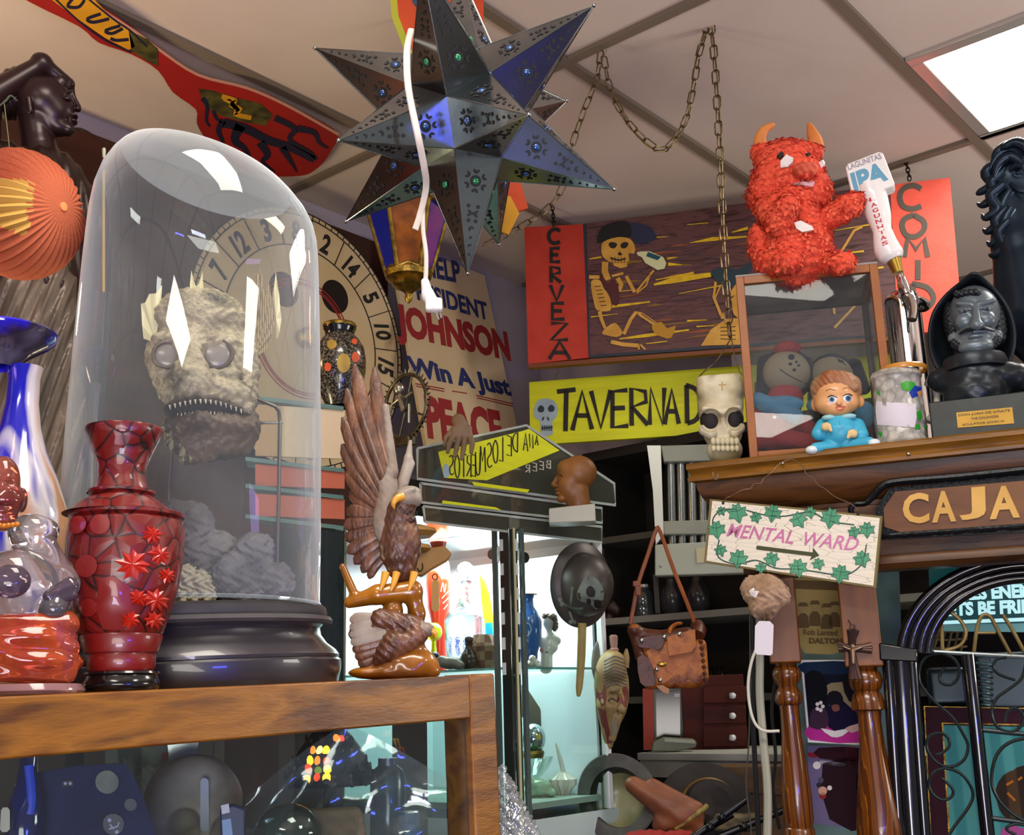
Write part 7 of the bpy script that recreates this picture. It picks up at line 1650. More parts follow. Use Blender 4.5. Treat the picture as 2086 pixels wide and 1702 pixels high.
# right half of the case
D_ = 2.50; b0 = cz_y(1080, D_, ZSH)
t = T('crane_vase', 'blue ceramic vase with a white line crane in the right half of the lit case', 'vase', 1078, b0, D_)
cbv = M('vase_cornflower', '3460a8', .2, col2='2a5298', scale=6, coat=.4)
v_ = t.add('body', t.lat([(b0, 16), (1330, 19), (1300, 28), (1268, 29), (1248, 22), (1236, 14), (1222, 13), (1212, 17)], 1078, close=False), cbv)
t.add('rim', t.lat([(1213, 17), (1211, 18), (1210, 15)], 1078, close=False), M('gilt_metal'))
t.dstroke('painted_crane', t.caster(v_), [[(1068, 1268), (1078, 1272), (1082, 1284), (1074, 1296), (1066, 1290)], [(1068, 1292), (1076, 1308)], [(1064, 1280), (1070, 1298)]], 1.5, M('plug_white'), .5)
D_ = 2.52; b0 = cz_y(1120, D_, ZSH)
t = T('lady_bust', 'porcelain bust of a woman with wavy brown hair in the lit case', 'figurine', 1118, b0, D_)
por = M('porcelain', 'ded2c6', .25, coat=.4); 
t.add('bust', t.blob([5, ('c', 1122, 1302, 0, 12, 1112, 1325, 0, 11), ('c', 1103, 1306, 0, 9, 1134, 1306, 2, 9), ('e', 1118, 1318, -3, 19, 12, 16), ('c', 1114, 1330, 0, 12, 1112, b0 - 3, 0, 14), ('c', 1119, 1292, 0, 6, 1118, 1276, 0, 6), ('e', 1117, 1268, 0, 12, 12, 15)], h=1), por, sharp=0)
t.add('hair', t.blob([4, ('e', 1122, 1260, 3, 14, 14, 11), ('e', 1130, 1274, 4, 8, 11, 14), ('e', 1110, 1256, -2, 7, 9, 7)], h=1, disp=lambda p: .7 * np.sin(p[:, 2] * .9) * np.sin(p[:, 0] * .6)), M('figurine_hair', '6a5040', .4), sharp=0)
t.add('rose', t.blob([2, ('e', 1105, 1325, -9, 6, 4, 5), ('e', 1114, 1329, -10, 5, 4, 4)], h=1), M('rose_pink', 'a8746a', .4), sharp=0)
D_ = 2.44; b0 = cz_y(1085, D_, ZSH)
t = T('white_flower_ornament', 'small white china flowers in front of the blue crane vase', 'ornament', 1085, b0, D_)
t.add('flowers', t.blob([2, ('e', 1080, b0 - 8, 0, 8, 7, 7), ('e', 1092, b0 - 9, 0, 8, 7, 8), ('e', 1085, b0 - 18, 0, 8, 7, 8), ('e', 1096, b0 - 4, -2, 7, 6, 5)], h=1, disp=lambda p: .8 * np.sin(p[:, 0]) * np.sin(p[:, 2])), por, sharp=0)
D_ = 2.42; b0 = cz_y(1068, D_, ZSH)
t = T('black_figure', 'small black animal carving at the case corner beside the white flowers', 'carving', 1068, b0, D_)
t.add('body', t.blob([3, ('e', 1068, b0 - 14, 0, 7, 8, 14), ('e', 1070, b0 - 32, 0, 6, 6, 7)], h=1), M('carving_black'), sharp=0)
# lower deck
D_ = 2.50; b0 = cz_y(1090, D_, zlow)
t = T('glass_bowl', 'footed clear glass bowl holding the snow globe on the case deck', 'bowl', 1090, b0, D_)
t.add('bowl', t.lat([(b0, 20), (b0 - 3, 20), (1600, 8), (1585, 14), (1565, 32), (1545, 42), (1543, 41), (1562, 29), (1580, 10)], 1088, n=36, close=False), glass('bowl_glass', 'e8f0ec', .12))
t = T('snow_globe', 'glass globe with yellow and green scenery sitting in the glass bowl', 'snow globe', 1088, 1545, D_)
gl2 = t.add('globe', t.ell(1086, 1505, 0, 26, 26, 30), M('globe_mirror', 'b9c4c8', .05, .85))
hit = t.caster(gl2)
t.decal('green_scene', hit, [[(1064, 1518), (1086, 1514), (1108, 1518), (1106, 1530), (1088, 1535), (1070, 1530)]], M('globe_green', '2a5a10', .3), .6)
t.decal('yellow_patch', hit, [[(1092, 1498), (1100, 1496), (1102, 1506), (1094, 1508)], [(1068, 1508), (1076, 1506), (1076, 1514), (1068, 1516)]], M('globe_yellow', 'c8a01c', .3), .6)
t.add('collar', t.lat([(1545, 20), (1536, 24), (1530, 22)], 1086, n=28), M('gilt_metal'))
D_ = 2.44; b0 = cz_y(1095, D_, zlow)
t = T('jade_animal', 'pale green jade animal crouching on the case deck', 'carving', 1095, b0, D_)
t.add('body', t.blob([6, ('e', 1098, b0 - 20, 0, 26, 18, 18), ('e', 1076, b0 - 32, 0, 14, 12, 11), ('c', 1066, b0 - 38, 0, 5, 1082, b0 - 40, 0, 6), ('e', 1122, b0 - 10, 0, 12, 12, 9), ('e', 1080, b0 - 10, -6, 12, 10, 10)], h=1.2), M('jade', '7e9478', .3, col2='9aae92', scale=12, coat=.4), sharp=0)
D_ = 2.5; b0 = cz_y(1148, D_, zlow)
t = T('shell_flower', 'white shell shaped china flower on the right of the case deck', 'ornament', 1148, b0, D_)
t.add('petals', t.lat([(b0, 12), (1608, 16), (1600, 24), (1588, 25), (1582, 16), (1574, 8)], 1148, n=60, flute=lambda a, k: 1 + .16 * math.cos(10 * a)), por)
t.add('stem', t.tube([(1148, 1576, 0), (1142, 1550, 0), (1132, 1515, 0)], [5, 5, 1.5], 10, 4), por)
D_ = 2.58; b0 = cz_y(1150, D_, zlow)
t = T('brown_seal_carving', 'rounded brown carving behind the white shell flower', 'carving', 1168, b0, D_)
t.add('body', t.blob([8, ('c', 1168, b0 - 14, 0, 24, 1158, 1520, 0, 14), ('c', 1185, b0 - 14, 0, 20, 1172, 1560, 4, 18)], h=1.6), M('carving_brown', '5a4030', .5), sharp=0)
t = T('driftwood_wedge', 'weathered brown wooden wedge leaning in the back of the case', 'wood', 1100, 1470, 2.62)
t.add('wedge', t.poly([(1062, 1395), (1072, 1400), (1150, 1520), (1140, 1530), (1062, 1460)], 0, 10), M('driftwood', '6a5c4c', .8, col2='4c4036', scale=8, stretch=(4, 1, 1)), bev=.002)
t = T('wooden_scabbard', 'yellowed wooden sword scabbard hanging inside the right edge of the case', 'scabbard', 1182, 1420, 2.44)
t.add('scabbard', t.tube([(1186, 1270, 0), (1184, 1340, 0), (1180, 1400, 0), (1178, 1420, 0)], [9, 8.5, 7, 3], 12, 4, flat=(.5, 1)), M('scabbard_wood', '8a7a3a', .5, col2='6a5a28', scale=10))
# hat shelf ornament left of the case front
t = T('wooden_key_rack', 'mustard wooden rack with round discs and a hanging tag behind the tall eagle', 'rack', 880, 1180, 2.05)
kw = M('rack_wood', 'a07a3a', .55, col2='7a5628', scale=9)
t.add('disc', t.lat([(1095, 30), (1085, 42), (1078, 40), (1070, 12)], 848, n=36), kw); t.add('disc', t.lat([(1128, 26), (1120, 38), (1112, 34), (1106, 10)], 842, n=36), kw)
t.add('arm', t.poly([(820, 1125), (905, 1112), (921, 1128), (912, 1142), (880, 1160), (858, 1175), (845, 1170), (820, 1172)], -10, 14), kw, bev=.003)
t.add('hook', t.tube([(850, 1158, -14), (855, 1165, -20), (861, 1158, -18), (860, 1148, -14)], 1.4, 6, 4), drk)
t.add('ring', tube([t.l(886, 1176) + Vector((5 * t.s * math.cos(a), 0, 6 * t.s * math.sin(a))) for a in [2 * pi * i / 16 for i in range(16)]], 1.2 * t.s, 6, closed=True), drk)
t.add('bracket', t.tube([(835, 1060, 6), (835, 1180, 6), (835, 1480, 30)], 5, 8), kw); q_ = t.l(835, 1480, 30)
t.add('stand', box(q_.x - .03, q_.x + .03, q_.y - .03, q_.y + .03, t.w((0, 0, 0)).z, q_.z + .01), dark_m)
t.add('hanging_tag', t.poly([(880, 1186), (884, 1182), (891, 1182), (894, 1186), (895, 1240), (891, 1246), (883, 1246), (879, 1240)], -4, 2), M('tag_wood', 'b08a4a', .5), smooth=False)
# clear plastic bag by the cabinet
t = T('plastic_bag', 'crumpled clear plastic bag standing between the cabinet and the glass case', 'bag', 1035, 1702, 1.75)
pb = glass('clear_plastic', 'f0f6f6', .16, .12, .12, 'e8eef2', 30)
def crumple(p): return 3.5 * np.sin(p[:, 0] * .19 + p[:, 2] * .11) * np.sin(p[:, 2] * .17 - p[:, 1] * .2) + 1.6 * np.sin(p[:, 0] * .5 - p[:, 2] * .4)
t.add('bag', t.blob([10, ('c', 1022, 1570, 0, 10, 1032, 1620, 0, 22), ('c', 1032, 1620, 0, 22, 1060, 1720, 0, 48), ('c', 1020, 1640, 0, 20, 1020, 1720, 0, 30)], h=3, disp=crumple), pb, sharp=25)
# ================================================================ helmet, mask, bag hanging by the case edge
t = T('steel_helmet', 'dark steel soldier helmet painted with a skull and crossbones hung on the case edge', 'helmet', 1192, 1192, 2.50)
hm = M('helmet_steel', '2c2926', .42, .3, col2='47423c', scale=6, bump=.1, bscale=50)
ax_ = Vector((.55, -.82, -.10)).normalized(); c = t.l(1187, 1192, 0); s = t.s
sx = Vector((0, 0, 1)) - ax_ * ax_.z; sx.normalize(); sy = ax_.cross(sx)
g = G(); n = 64
for k, (r, h) in enumerate(((64, 6), (84, -2), (87, -6), (84, -4), (66, 4), (62, 24), (52, 46), (34, 60), (14, 66), (.5, 67))):
    for i in range(n):
        a = 2 * pi * i / n
        g.v.append(c + (sx * math.cos(a) * r + sy * math.sin(a) * r * .86 + ax_ * h) * s)
for k in range(9):
    for i in range(n): g.f.append((k * n + i, k * n + (i + 1) % n, (k + 1) * n + (i + 1) % n, (k + 1) * n + i))
sh = t.add('shell', g, hm, sharp=50)
hit = t.caster(sh)
wpt = M('skull_paint', '6e7a6c', .6, col2='4a524a', scale=30); 
t.decal('painted_skull', hit, [[(1186, 1186), (1194, 1172), (1210, 1176), (1224, 1190), (1230, 1210), (1226, 1232), (1214, 1242), (1204, 1232), (1192, 1228), (1178, 1222), (1176, 1206)]], wpt, .5, smooth=2)
t.decal('painted_socket', hit, [[(1196, 1198), (1204, 1194), (1212, 1204), (1210, 1216), (1200, 1216), (1194, 1208)], [(1210, 1226), (1218, 1222), (1225, 1228), (1222, 1238), (1212, 1238)], [(1195, 1222), (1202, 1220), (1204, 1228), (1198, 1232)]], blackp, 1.1, smooth=2)
t.dstroke('painted_bones', hit, [[(1140, 1226), (1155, 1234), (1172, 1240), (1188, 1240)], [(1166, 1196), (1164, 1216), (1162, 1236)], [(1160, 1246), (1164, 1258), (1168, 1268)]], [5, 4], wpt, .6)
t.decal('painted_bones', hit, [cir(1140, 1222, 4), cir(1144, 1232, 4), cir(1162, 1268, 4), cir(1170, 1268, 4)], wpt, .6)
t.dstroke('scratches', hit, [[(1232, 1150), (1242, 1168)], [(1238, 1148), (1248, 1166)], [(1230, 1160), (1246, 1156)], [(1236, 1170), (1248, 1164)]], 1.2, wpt, .4)
t.add('hook', t.tube([(1226, 1150, 30), (1228, 1130, 40), (1228, 1120, 50)], 2, 6), drk)
# wooden mask
t = T('tribal_mask', 'long carved wooden mask with dark red patches hung on the glass case edge', 'mask', 1248, 1530, 2.50)
mk = M('mask_wood', '6e5a34', .6, col2='8a7444', col3='58482a', scale=9, bump=.2, bscale=40)
g = t.blob([8, ('e', 1246, 1400, 0, 36, 26, 76), ('c', 1244, 1440, -4, 30, 1240, 1518, 4, 9), ('c', 1252, 1370, -14, 22, 1254, 1348, -8, 20), 4, ('c', 1263, 1412, -24, 6, 1267, 1446, -36, 9), ('c', 1248, 1408, -26, 7, 1262, 1402, -26, 7), ('-e', 1250, 1424, -32, 12, 8, 12), ('e', 1246, 1428, -20, 8, 7, 5), ('c', 1258, 1462, -22, 9, 1248, 1505, -8, 7)], h=1.5)
mb = t.add('face', g, mk, sharp=0)
t.add('ear_horn', t.tube([(1226, 1395, 4), (1218, 1360, 4), (1218, 1325, 4), (1223, 1302, 4)], [13, 14, 11, 4], 14, 4, flat=(.5, 1)), M('mask_grey', '4a4844', .6), 'dark grey tall horn')
t.add('horn', t.tube([(1272, 1360, 4), (1275, 1340, 4), (1276, 1322, 4)], [10, 8, 2], 12, 4), mk)
t.add('crest_knob', t.lat([(1345, 10), (1330, 8), (1324, 10), (1320, 7), (1312, 8), (1297, 9), (1294, 6)], 1252, n=24), M('mask_pink', '8d6a5e', .6))
hit = t.caster(mb)
mr = M('mask_red', '5e2420', .6)
t.decal('red_patch', hit, [[(1214, 1402), (1232, 1398), (1236, 1420), (1234, 1450), (1240, 1480), (1248, 1512), (1238, 1516), (1222, 1480), (1214, 1440)]], mr, .7)
t.decal('red_nose', hit, [[(1262, 1406), (1276, 1398), (1280, 1412), (1274, 1448), (1256, 1450), (1258, 1424)]], mr, .9)
t.decal('beard', hit, [[(1250, 1456), (1262, 1454), (1266, 1480), (1260, 1510), (1248, 1524), (1244, 1500), (1246, 1474)]], M('mask_grey2', '77705a', .7), .7)
for k in range(9):
    y = 1338 + 7 * k
    t.dstroke('hatching', hit, [[(1230, y + 10), (1240, y + 5), (1252, y), (1265, y + 4), (1277, y + 9)]], 2.4, M('mask_grey'), 1.0, per=3)
t.dstroke('eye_slit', hit, [[(1238, 1430), (1246, 1424), (1258, 1430)]], 2.5, blackp, 1)
t.add('eyebrow', t.tube([(1236, 1418, -24), (1246, 1403, -28), (1262, 1402, -28), (1264, 1416, -32)], 3.5, 8, 5), mk)
# saddle shaped leather bag
t = T('saddle_bag', 'tan tooled leather bag shaped like a saddle hanging by its strap', 'bag', 1370, 1400, 2.60)
lt_ = M('tooled_leather', '9a5216', .42, col2='b56a28', col3='6e340e', scale=22, detail=7, bump=.7, bscale=110)
ltd = M('leather_dark', '5a2c14', .4, col2='44200e', scale=20, bump=.4, bscale=90)
g = t.blob([6, ('b', 1375, 1350, 4, 66, 26, 44, 12), ('b', 1372, 1385, 4, 62, 26, 18, 12)], h=1.8)
t.add('pouch', g, lt_, sharp=0)
g = t.blob([8, ('c', 1296, 1290, 0, 14, 1330, 1300, 0, 16), ('c', 1330, 1302, 0, 16, 1400, 1296, 0, 18), ('e', 1292, 1284, -4, 14, 16, 14), ('c', 1296, 1300, 0, 12, 1308, 1340, -10, 14)], h=1.8)
t.add('saddle_seat', g, ltd, sharp=0)
t.add('pommel', t.blob([4, ('e', 1292, 1280, -8, 12, 12, 9), ('c', 1292, 1284, -6, 6, 1298, 1298, 0, 8)], h=1.3), lt_, sharp=0)
t.add('cantle', t.tube([(1362, 1296, -6), (1366, 1282, 0), (1378, 1272, 0), (1388, 1272, 4)], [9, 8, 6, 4], 10, 4, flat=(1.6, .6)), lt_)
t.add('end_roll', t.tube([(1420, 1296, -14), (1424, 1284, 0), (1420, 1276, 14)], 15, 16), ltd)
t.add('flap', t.poly([(1304, 1300), (1352, 1294), (1350, 1318), (1340, 1325), (1318, 1322), (1300, 1318)], -32, -26, 2), ltd, bev=.001)
t.add('flap', t.poly([(1358, 1298), (1416, 1282), (1418, 1318), (1408, 1330), (1362, 1338)], -34, -27, 1), lt_, bev=.001)
t.add('flap', t.poly([(1316, 1328), (1340, 1326), (1356, 1370), (1370, 1376), (1360, 1390), (1345, 1392), (1334, 1370)], -38, -32, 2), lt_, bev=.001)
t.add('stirrup_fender', t.poly([(1298, 1340), (1322, 1340), (1336, 1390), (1324, 1400), (1304, 1392)], -36, -30, 2), ltd, bev=.001)
t.add('tassel', t.poly([(1336, 1398), (1350, 1396), (1364, 1405), (1362, 1416), (1350, 1412)], -38, -34), M('leather_pale', 'a87850', .5), bev=.001)
for px, py in ((1345, 1386), (1307, 1305), (1353, 1298), (1384, 1292), (1338, 1364)): t.add('concho', t.ell(px, py, -39, 4.5, 2.5, 4.5, 14, 8), M('nickel'))
t.add('latch', t.ell(1348, 1354, -40, 10, 3, 5, 16, 8), M('brass'))
for k in range(7): t.add('lacing', t.tube([(1426 + 3 * k / 2, 1305 + 13 * k, -24), (1430 + 3 * k / 2, 1311 + 13 * k, -25)], 4, 8), ltd)
sm_ = M('strap_leather', '8a4414', .45, col2='6e340e', scale=20)
t.add('strap', t.tube([(1284, 1272, 0), (1290, 1240, 0), (1300, 1190, 0), (1320, 1130, 4), (1336, 1082, 8), (1344, 1082, 10), (1372, 1160, 6), (1398, 1225, 4), (1418, 1278, 4)], 4.5, 8, 5, flat=(.5, 1)), sm_)
t.add('strap_buckle', t.blob([2, ('b', 1297, 1190, -2, 8, 5, 6, 2), ('b', 1300, 1205, -2, 6, 4, 10, 2)], h=1.2), sm_, sharp=0)
# ================================================================ grey rack, dark bookcase and shelves behind
gm = M('rack_grey', '8c9184', .5, col2='7c8175', scale=6); pipe = M('pipe_steel', '9aa0a0', .2, .9)
t = T('metal_rack', 'grey painted metal rack with dark upright pipes behind the hutch end', 'rack', 1385, 1170, 3.0)
t.add('slat', t.poly([(1346, 908), (1500, 904), (1500, 938), (1352, 942)], 0, 30), gm, bev=.003)
t.add('slat', t.poly([(1350, 1062), (1500, 1058), (1500, 1088), (1352, 1090)], 0, 30), gm, bev=.003)
t.add('slat', t.poly([(1334, 1110), (1520, 1100), (1520, 1168), (1334, 1174)], -10, 24), M('rack_pale', '9aa092', .5), bev=.003)
t.add('side_panel', t.poly([(1318, 908), (1346, 908), (1352, 1090), (1336, 1110), (1330, 1000)], 0, 40), M('rack_silver', 'a8aba4', .35, .5), smooth=False)
for px in (1366, 1386, 1408, 1430): t.add('pipe', t.tube([(px, 925, 20), (px + 4, 1110, 20)], 9, 16), pipe)
t.add('switch_plate', t.poly([(1418, 1118), (1438, 1116), (1438, 1146), (1420, 1148)], -12, -9), M('switch_cream', 'b5ad8a', .5), smooth=False)
t.add('rivet', t.ell(1346, 1154, -11, 2.5, 2, 2.5, 10, 6), pipe)
zf = t.w((0, 0, 0)).z
t.add('upright', t.poly([(1330, 1170), (1340, 1170), (1345, 1250), (1335, 1250)], 30, 36), drk)
t.add('bracket', t.tube([(1500, 920, 20), (1500, 920, 240)], 6, 8), drk)
# bookcase
t = T('dark_bookcase', 'near black open bookcase filling the back behind the hanging boards', 'bookcase', 0, 0, 1, rot=Matrix.Identity(3), loc=(2.95, .20, 0))
bk_ = M('bookcase_black', '14110f', .7, col2='1d1815', scale=3)
zt2 = onX(1240, 915, 2.95).z
t.add('back', box(.31, .335, 0, 1.98, 0, zt2), bk_, smooth=False); t.add('side', box(0, .31, 0, .03, 0, zt2), bk_); t.add('side', box(0, .31, 1.95, 1.98, 0, zt2), bk_)
t.add('top', box(0, .31, .03, 1.95, zt2 - .03, zt2), bk_)
for py in (1085, 1255, 1420): 
    z_ = onX(1300, py, 2.95).z
    t.add('shelf', box(0.01, .31, .03, 1.95, z_ - .02, z_), M('shelf_grey_dark', '4a4a42', .6) if py != 1255 else M('shelf_pale', '8d9088', .5))
ZA = onX(1300, 1255, 2.95).z; ZBk = onX(1300, 1420, 2.95).z
def bkthing(name, lbl, cat, px, x, z, fn, group=None):
    p = onX(px, 1300, x); d = (p - CAM).dot(FWD); y0 = cz_y(px, d, z + .0005)
    t = T(name, lbl, cat, px, y0, d, group); fn(t, y0); return t
def f_(t, y):
    t.add('head', t.blob([4, ('e', 1246, y - 24, 0, 17, 18, 20), ('e', 1256, y - 18, -6, 10, 12, 14), ('c', 1263, y - 24, -6, 3, 1266, y - 18, -6, 3), ('c', 1244, y - 10, 0, 11, 1240, y - 2, 0, 14)], h=1.3), M('bronze_dark'), sharp=0)
bkthing('dark_bust', 'small dark bronze head on the shelf behind the helmet', 'bust', 1246, 3.02, ZA, f_)
def f_(t, y):
    t.add('cranium', t.blob([3, ('e', 1258, y - 52, 0, 13, 13, 13), ('e', 1260, y - 42, -4, 8, 8, 8), ('-e', 1254, y - 50, -13, 4, 4, 4), ('-e', 1264, y - 50, -13, 4, 4, 4)], h=1), M('skull_white', 'a8a898', .6), sharp=0)
    t.add('block', t.lat([(y, 14), (y - 34, 14), (y - 36, 0)], 1258, n=6), bk_)
bkthing('small_skull', 'small pale skull on a dark block behind the dark bronze head', 'skull', 1258, 3.12, ZA, f_)
def f_(t, y):
    t.add('jar', t.lat([(y, 17), (y - 6, 20), (y - 50, 20), (y - 56, 16), (y - 62, 17)], 1312, close=False), glass('jar_glass', 'dde8ea', .12, 0, .10, '8a9a9c', 20))
    t.add('lid', t.lat([(y - 62, 18), (y - 68, 18), (y - 69, 0)], 1312), M('nickel'))
bkthing('glass_jar', 'round glass jar with a metal lid on the dark shelf', 'jar', 1312, 3.08, ZA, f_)
for px, lbl, c1 in ((1372, 'dark patterned jug on the shelf right of the glass jar', '26262a'), (1424, 'tall dark vase on the shelf behind the bag strap', '1d1a1a')):
    def f_(t, y, px=px, c1=c1):
        t.add('body', t.lat([(y, 14), (y - 20, 24), (y - 44, 25), (y - 62, 15), (y - 74, 13), (y - 80, 17)], px, close=False), M('jug_' + c1, c1, .25, col2='3a3a40', scale=14, coat=.3))
    bkthing('dark_jug', lbl, 'jug', px, 3.08, ZA, f_, 'dark jugs on the shelf')
for k, px in enumerate((1450, 1472)):
    def f_(t, y, px=px):
        t.add('bottle', t.lat([(y, 13), (y - 4, 15), (y - 26, 15), (y - 34, 7), (y - 44, 6), (y - 50, 8), (y - 56, 4), (y - 58, 0)], px, n=28), M('bottle_black', '17150e', .12, coat=.6))
    bkthing('black_bottle', ('left' if k == 0 else 'right') + ' one of two squat black bottles on the drawer chest', 'bottle', px, 3.02, ZBk + .0, f_, 'squat black bottles')
# low white shelf, drawer chest and frames
t = T('white_shelf', 'low white painted shelf board under the drawer chest', 'shelf', 0, 0, 1, rot=Matrix.Identity(3), loc=(2.55, 1.0, 0))
zw = onX(1350, 1535, 2.55).z
wsh = M('shelf_white', 'b5b6aa', .5, col2='9c9d92', scale=4)
t.add('board', box(0, .42, -.35, .75, zw - .018, zw), wsh, bev=.002); t.add('apron', box(.012, .03, -.35, .75, zw - .06, zw - .018), wsh)
t.add('support', box(.35, .39, -.3, -.26, 0, zw - .02), dark_m); t.add('support', box(.35, .39, .66, .70, 0, zw - .02), dark_m)
def shthing(name, lbl, cat, px, x, fn, z=None):
    p = onX(px, 1480, x); d = (p - CAM).dot(FWD); y0 = cz_y(px, d, (z if z is not None else zw) + .0005)
    t = T(name, lbl, cat, px, y0, d); fn(t, y0); return t
dwr = M('chest_wood', '300d06', .6, col2='481608', scale=4, stretch=(1, 4, 4), spec=.2)
def f_(t, y):
    s = t.s; L = lambda a, b: t.l(a, b)
    t.add('carcass', box(L(1395, y).x, L(1525, y).x, 0, .16, L(1450, y).z, L(1450, 1376).z), dwr, bev=.002)
    for k, (a, b) in enumerate(((1398, 1432), (1438, 1474), (1480, y - 6))):
        dr_ = t.add('drawer', t.poly([(1432, a + 2), (1520, a), (1520, b), (1432, b + 2)], -5, 0), dwr, bev=.002)
        t.add('knob', t.lat([(0, 0)] * 2, 0) if False else ellipsoid(t.l(1493, (a + b) / 2 + 3, -14), (6.5 * s, 7 * s, 6.5 * s)), M('knob_china', 'c9cdd0', .15, coat=.6), dr_)
        t.add('knob_ring', ellipsoid(t.l(1488, (a + b) / 2 + 3, -7), (5 * s, 5 * s, 7 * s)), M('nickel'), dr_)
ch_ = shthing('drawer_chest', 'dark red wooden chest of small drawers with white china knobs', 'chest', 1460, 2.74, f_)
def f_(t, y):
    t.add('frame', t.poly([(1330, y), (1326, 1402), (1392, 1398), (1394, y)], 0, 7), M('frame_black', '1a1a16', .4), smooth=False)
    t.add('gilt_line', t.strokes([[(1336, y - 6), (1334, 1408), (1387, 1405), (1388, y - 6)]], 2, -.6, 1), M('gilt_dull', '6a6648', .5), smooth=False)
    t.add('mirror', t.poly([(1338, y - 8), (1336, 1411), (1385, 1408), (1386, y - 8)], -.6, .5), M('mirror_dark', '0c0d0c', .1), smooth=False)
    t.add('price_sticker', t.poly([(1374, 1414), (1385, 1413), (1385, 1420), (1374, 1421)], -1.4, -.6), M('paper_label'), smooth=False)
    t.add('foot', box(-.03, .03, .0, .05, t.l(1360, y).z, t.l(1360, y).z + .01), M('frame_black'))
shthing('small_mirror', 'small black framed mirror with a white price sticker leaning on the shelf', 'mirror', 1360, 2.70, f_)
def f_(t, y):
    t.add('column', t.poly([(1311, y), (1309, 1404), (1330, 1402), (1333, y)], -10, 10), M('brick_red', '8a3220', .7, col2='a04430', kind='wave', scale=18, stretch=(.1, .1, 1.2), bump=.5), smooth=False)
shthing('red_column', 'narrow brick red column ornament standing left of the small mirror', 'ornament', 1322, 2.68, f_)
def f_(t, y):
    t.add('tray', t.poly([(1326, y), (1330, y - 20), (1352, y - 30), (1412, y - 26), (1420, y - 18), (1416, y - 8), (1380, y)], -20, 10), M('tray_green', '6a7058', .45, col2='555b46', scale=8), bev=.003)
    t.add('rim', t.strokes([[(1354, y - 24), (1416, y - 20)]], 7, -20.5, 1.5), M('tray_rim', '8a9078', .4), smooth=False)
shthing('green_box', 'flat grey green box lying in front of the small mirror', 'box', 1370, 2.60, f_)
# table with hats
t = T('low_table', 'dark low table under the hats at the bottom of the scene', 'table', 0, 0, 1, rot=Matrix.Identity(3), loc=(2.0, 1.0, 0))
ztb = 1.45 - .335
ty0 = P(1540, 1700, 2.45).y - 1.0
t.add('top', box(.13, .62, ty0, .50, ztb - .03, ztb), dark_m)
for a, b in ((.14, ty0 + .01), (.58, ty0 + .01), (.14, .46), (.58, .46)): t.add('leg', box(a, a + .03, b, b + .03, 0, ztb - .03), dark_m)
felt = M('felt_grey', '4e4a46', .9, col2='3f3b38', scale=20, bump=.15, bscale=150)
t = T('grey_fedora', 'grey felt hat turned up to show its pale satin lining', 'hat', 1270, 1690, 2.42)
ax_ = Vector((.10, -.80, .55)).normalized(); ax_ = Vector((-.35, -.85, .40)).normalized(); c = t.l(1258, 1625); s = t.s
u_ = Vector((.62, 0, -.78)); u_ = (u_ - ax_ * u_.dot(ax_)).normalized(); v_ = ax_.cross(u_)
def hatring(prof, n=56):
    g = G()
    for r, h, e in prof:
        for i in range(n):
            a = 2 * pi * i / n; g.v.append(c + (u_ * math.cos(a) * r * 1.12 + v_ * math.sin(a) * r * .95 + ax_ * (h + e * math.cos(2 * a))) * s)
    for k in range(len(prof) - 1):
        for i in range(n): g.f.append((k * n + i, k * n + (i + 1) % n, (k + 1) * n + (i + 1) % n, (k + 1) * n + i))
    return g
t.add('brim', hatring([(58, -3, 0), (60, 2, 0), (84, 6, 5), (87, 4, 5), (84, 1, 5), (62, -4, 0)]), felt)
t.add('sweatband', hatring([(60, 2, 0), (57, -4, 0), (56, -22, 0)]), M('band_black', '0f0e0d', .4))
t.add('lining', hatring([(56, -22, 0), (52, -46, 0), (38, -62, 0), (20, -66, 0), (.5, -67, 0)]), M('satin_lining', '9a9a74', .3, col2='7c7c58', scale=6))
t.add('crown', hatring([(60, -4, 0), (59, -26, 0), (55, -50, 0), (40, -66, 0), (.5, -71, 0)]), felt)
t = T('dark_gold_band_hat', 'dark felt hat with a tarnished gold band lying behind the leather pouch', 'hat', 1440, 1690, 2.50)
ax_ = Vector((.30, -.88, .20)).normalized(); c = t.l(1438, 1640); s = t.s
u_ = Vector((1, 0, .2)); u_ = (u_ - ax_ * u_.dot(ax_)).normalized(); v_ = ax_.cross(u_)
fd = M('felt_dark', '211d1c', .9, col2='2c2624', scale=16, bump=.15, bscale=150)
t.add('brim', hatring([(46, 4, 0), (70, -2, 5), (88, -6, 6), (90, -9, 6), (86, -10, 6), (50, -6, 0)]), fd)
t.add('crown', hatring([(50, 0, 0), (49, 20, 0), (45, 44, 2), (30, 52, 4), (12, 46, 2), (.5, 44, 0)]), fd)
t.add('gold_band', hatring([(52, -3, 0), (53, 22, 0), (49, 25, 0)]), M('gold_band', '7a5c1e', .45, .3, col2='5a4214', scale=20))
t = T('leather_pouch', 'brown leather pouch with a yellow zip lying across the hats', 'pouch', 1390, 1690, 2.36)
g = t.blob([8, ('c', 1290, 1600, 10, 18, 1380, 1660, -10, 30), ('c', 1330, 1600, 10, 14, 1420, 1650, -10, 16), ('c', 1350, 1680, -10, 22, 1400, 1660, -10, 26), ('b', 1400, 1680, -10, 34, 12, 18, 8), ('-c', 1340, 1640, -40, 8, 1378, 1632, -44, 10)], h=1.8, disp=lambda p: .7 * np.sin(p[:, 0] * .13 + p[:, 2] * .2))
t.add('pouch', g, M('pouch_leather', '5e3019', .5, col2='7a4424', scale=12, bump=.3, bscale=60), sharp=0)
t.add('zip', t.tube([(1376, 1690, -28), (1400, 1672, -32), (1432, 1650, -26), (1440, 1642, -20)], 5, 8, 4), M('zip_yellow', '8f7a34', .6, col2='5a4a20', scale=60))
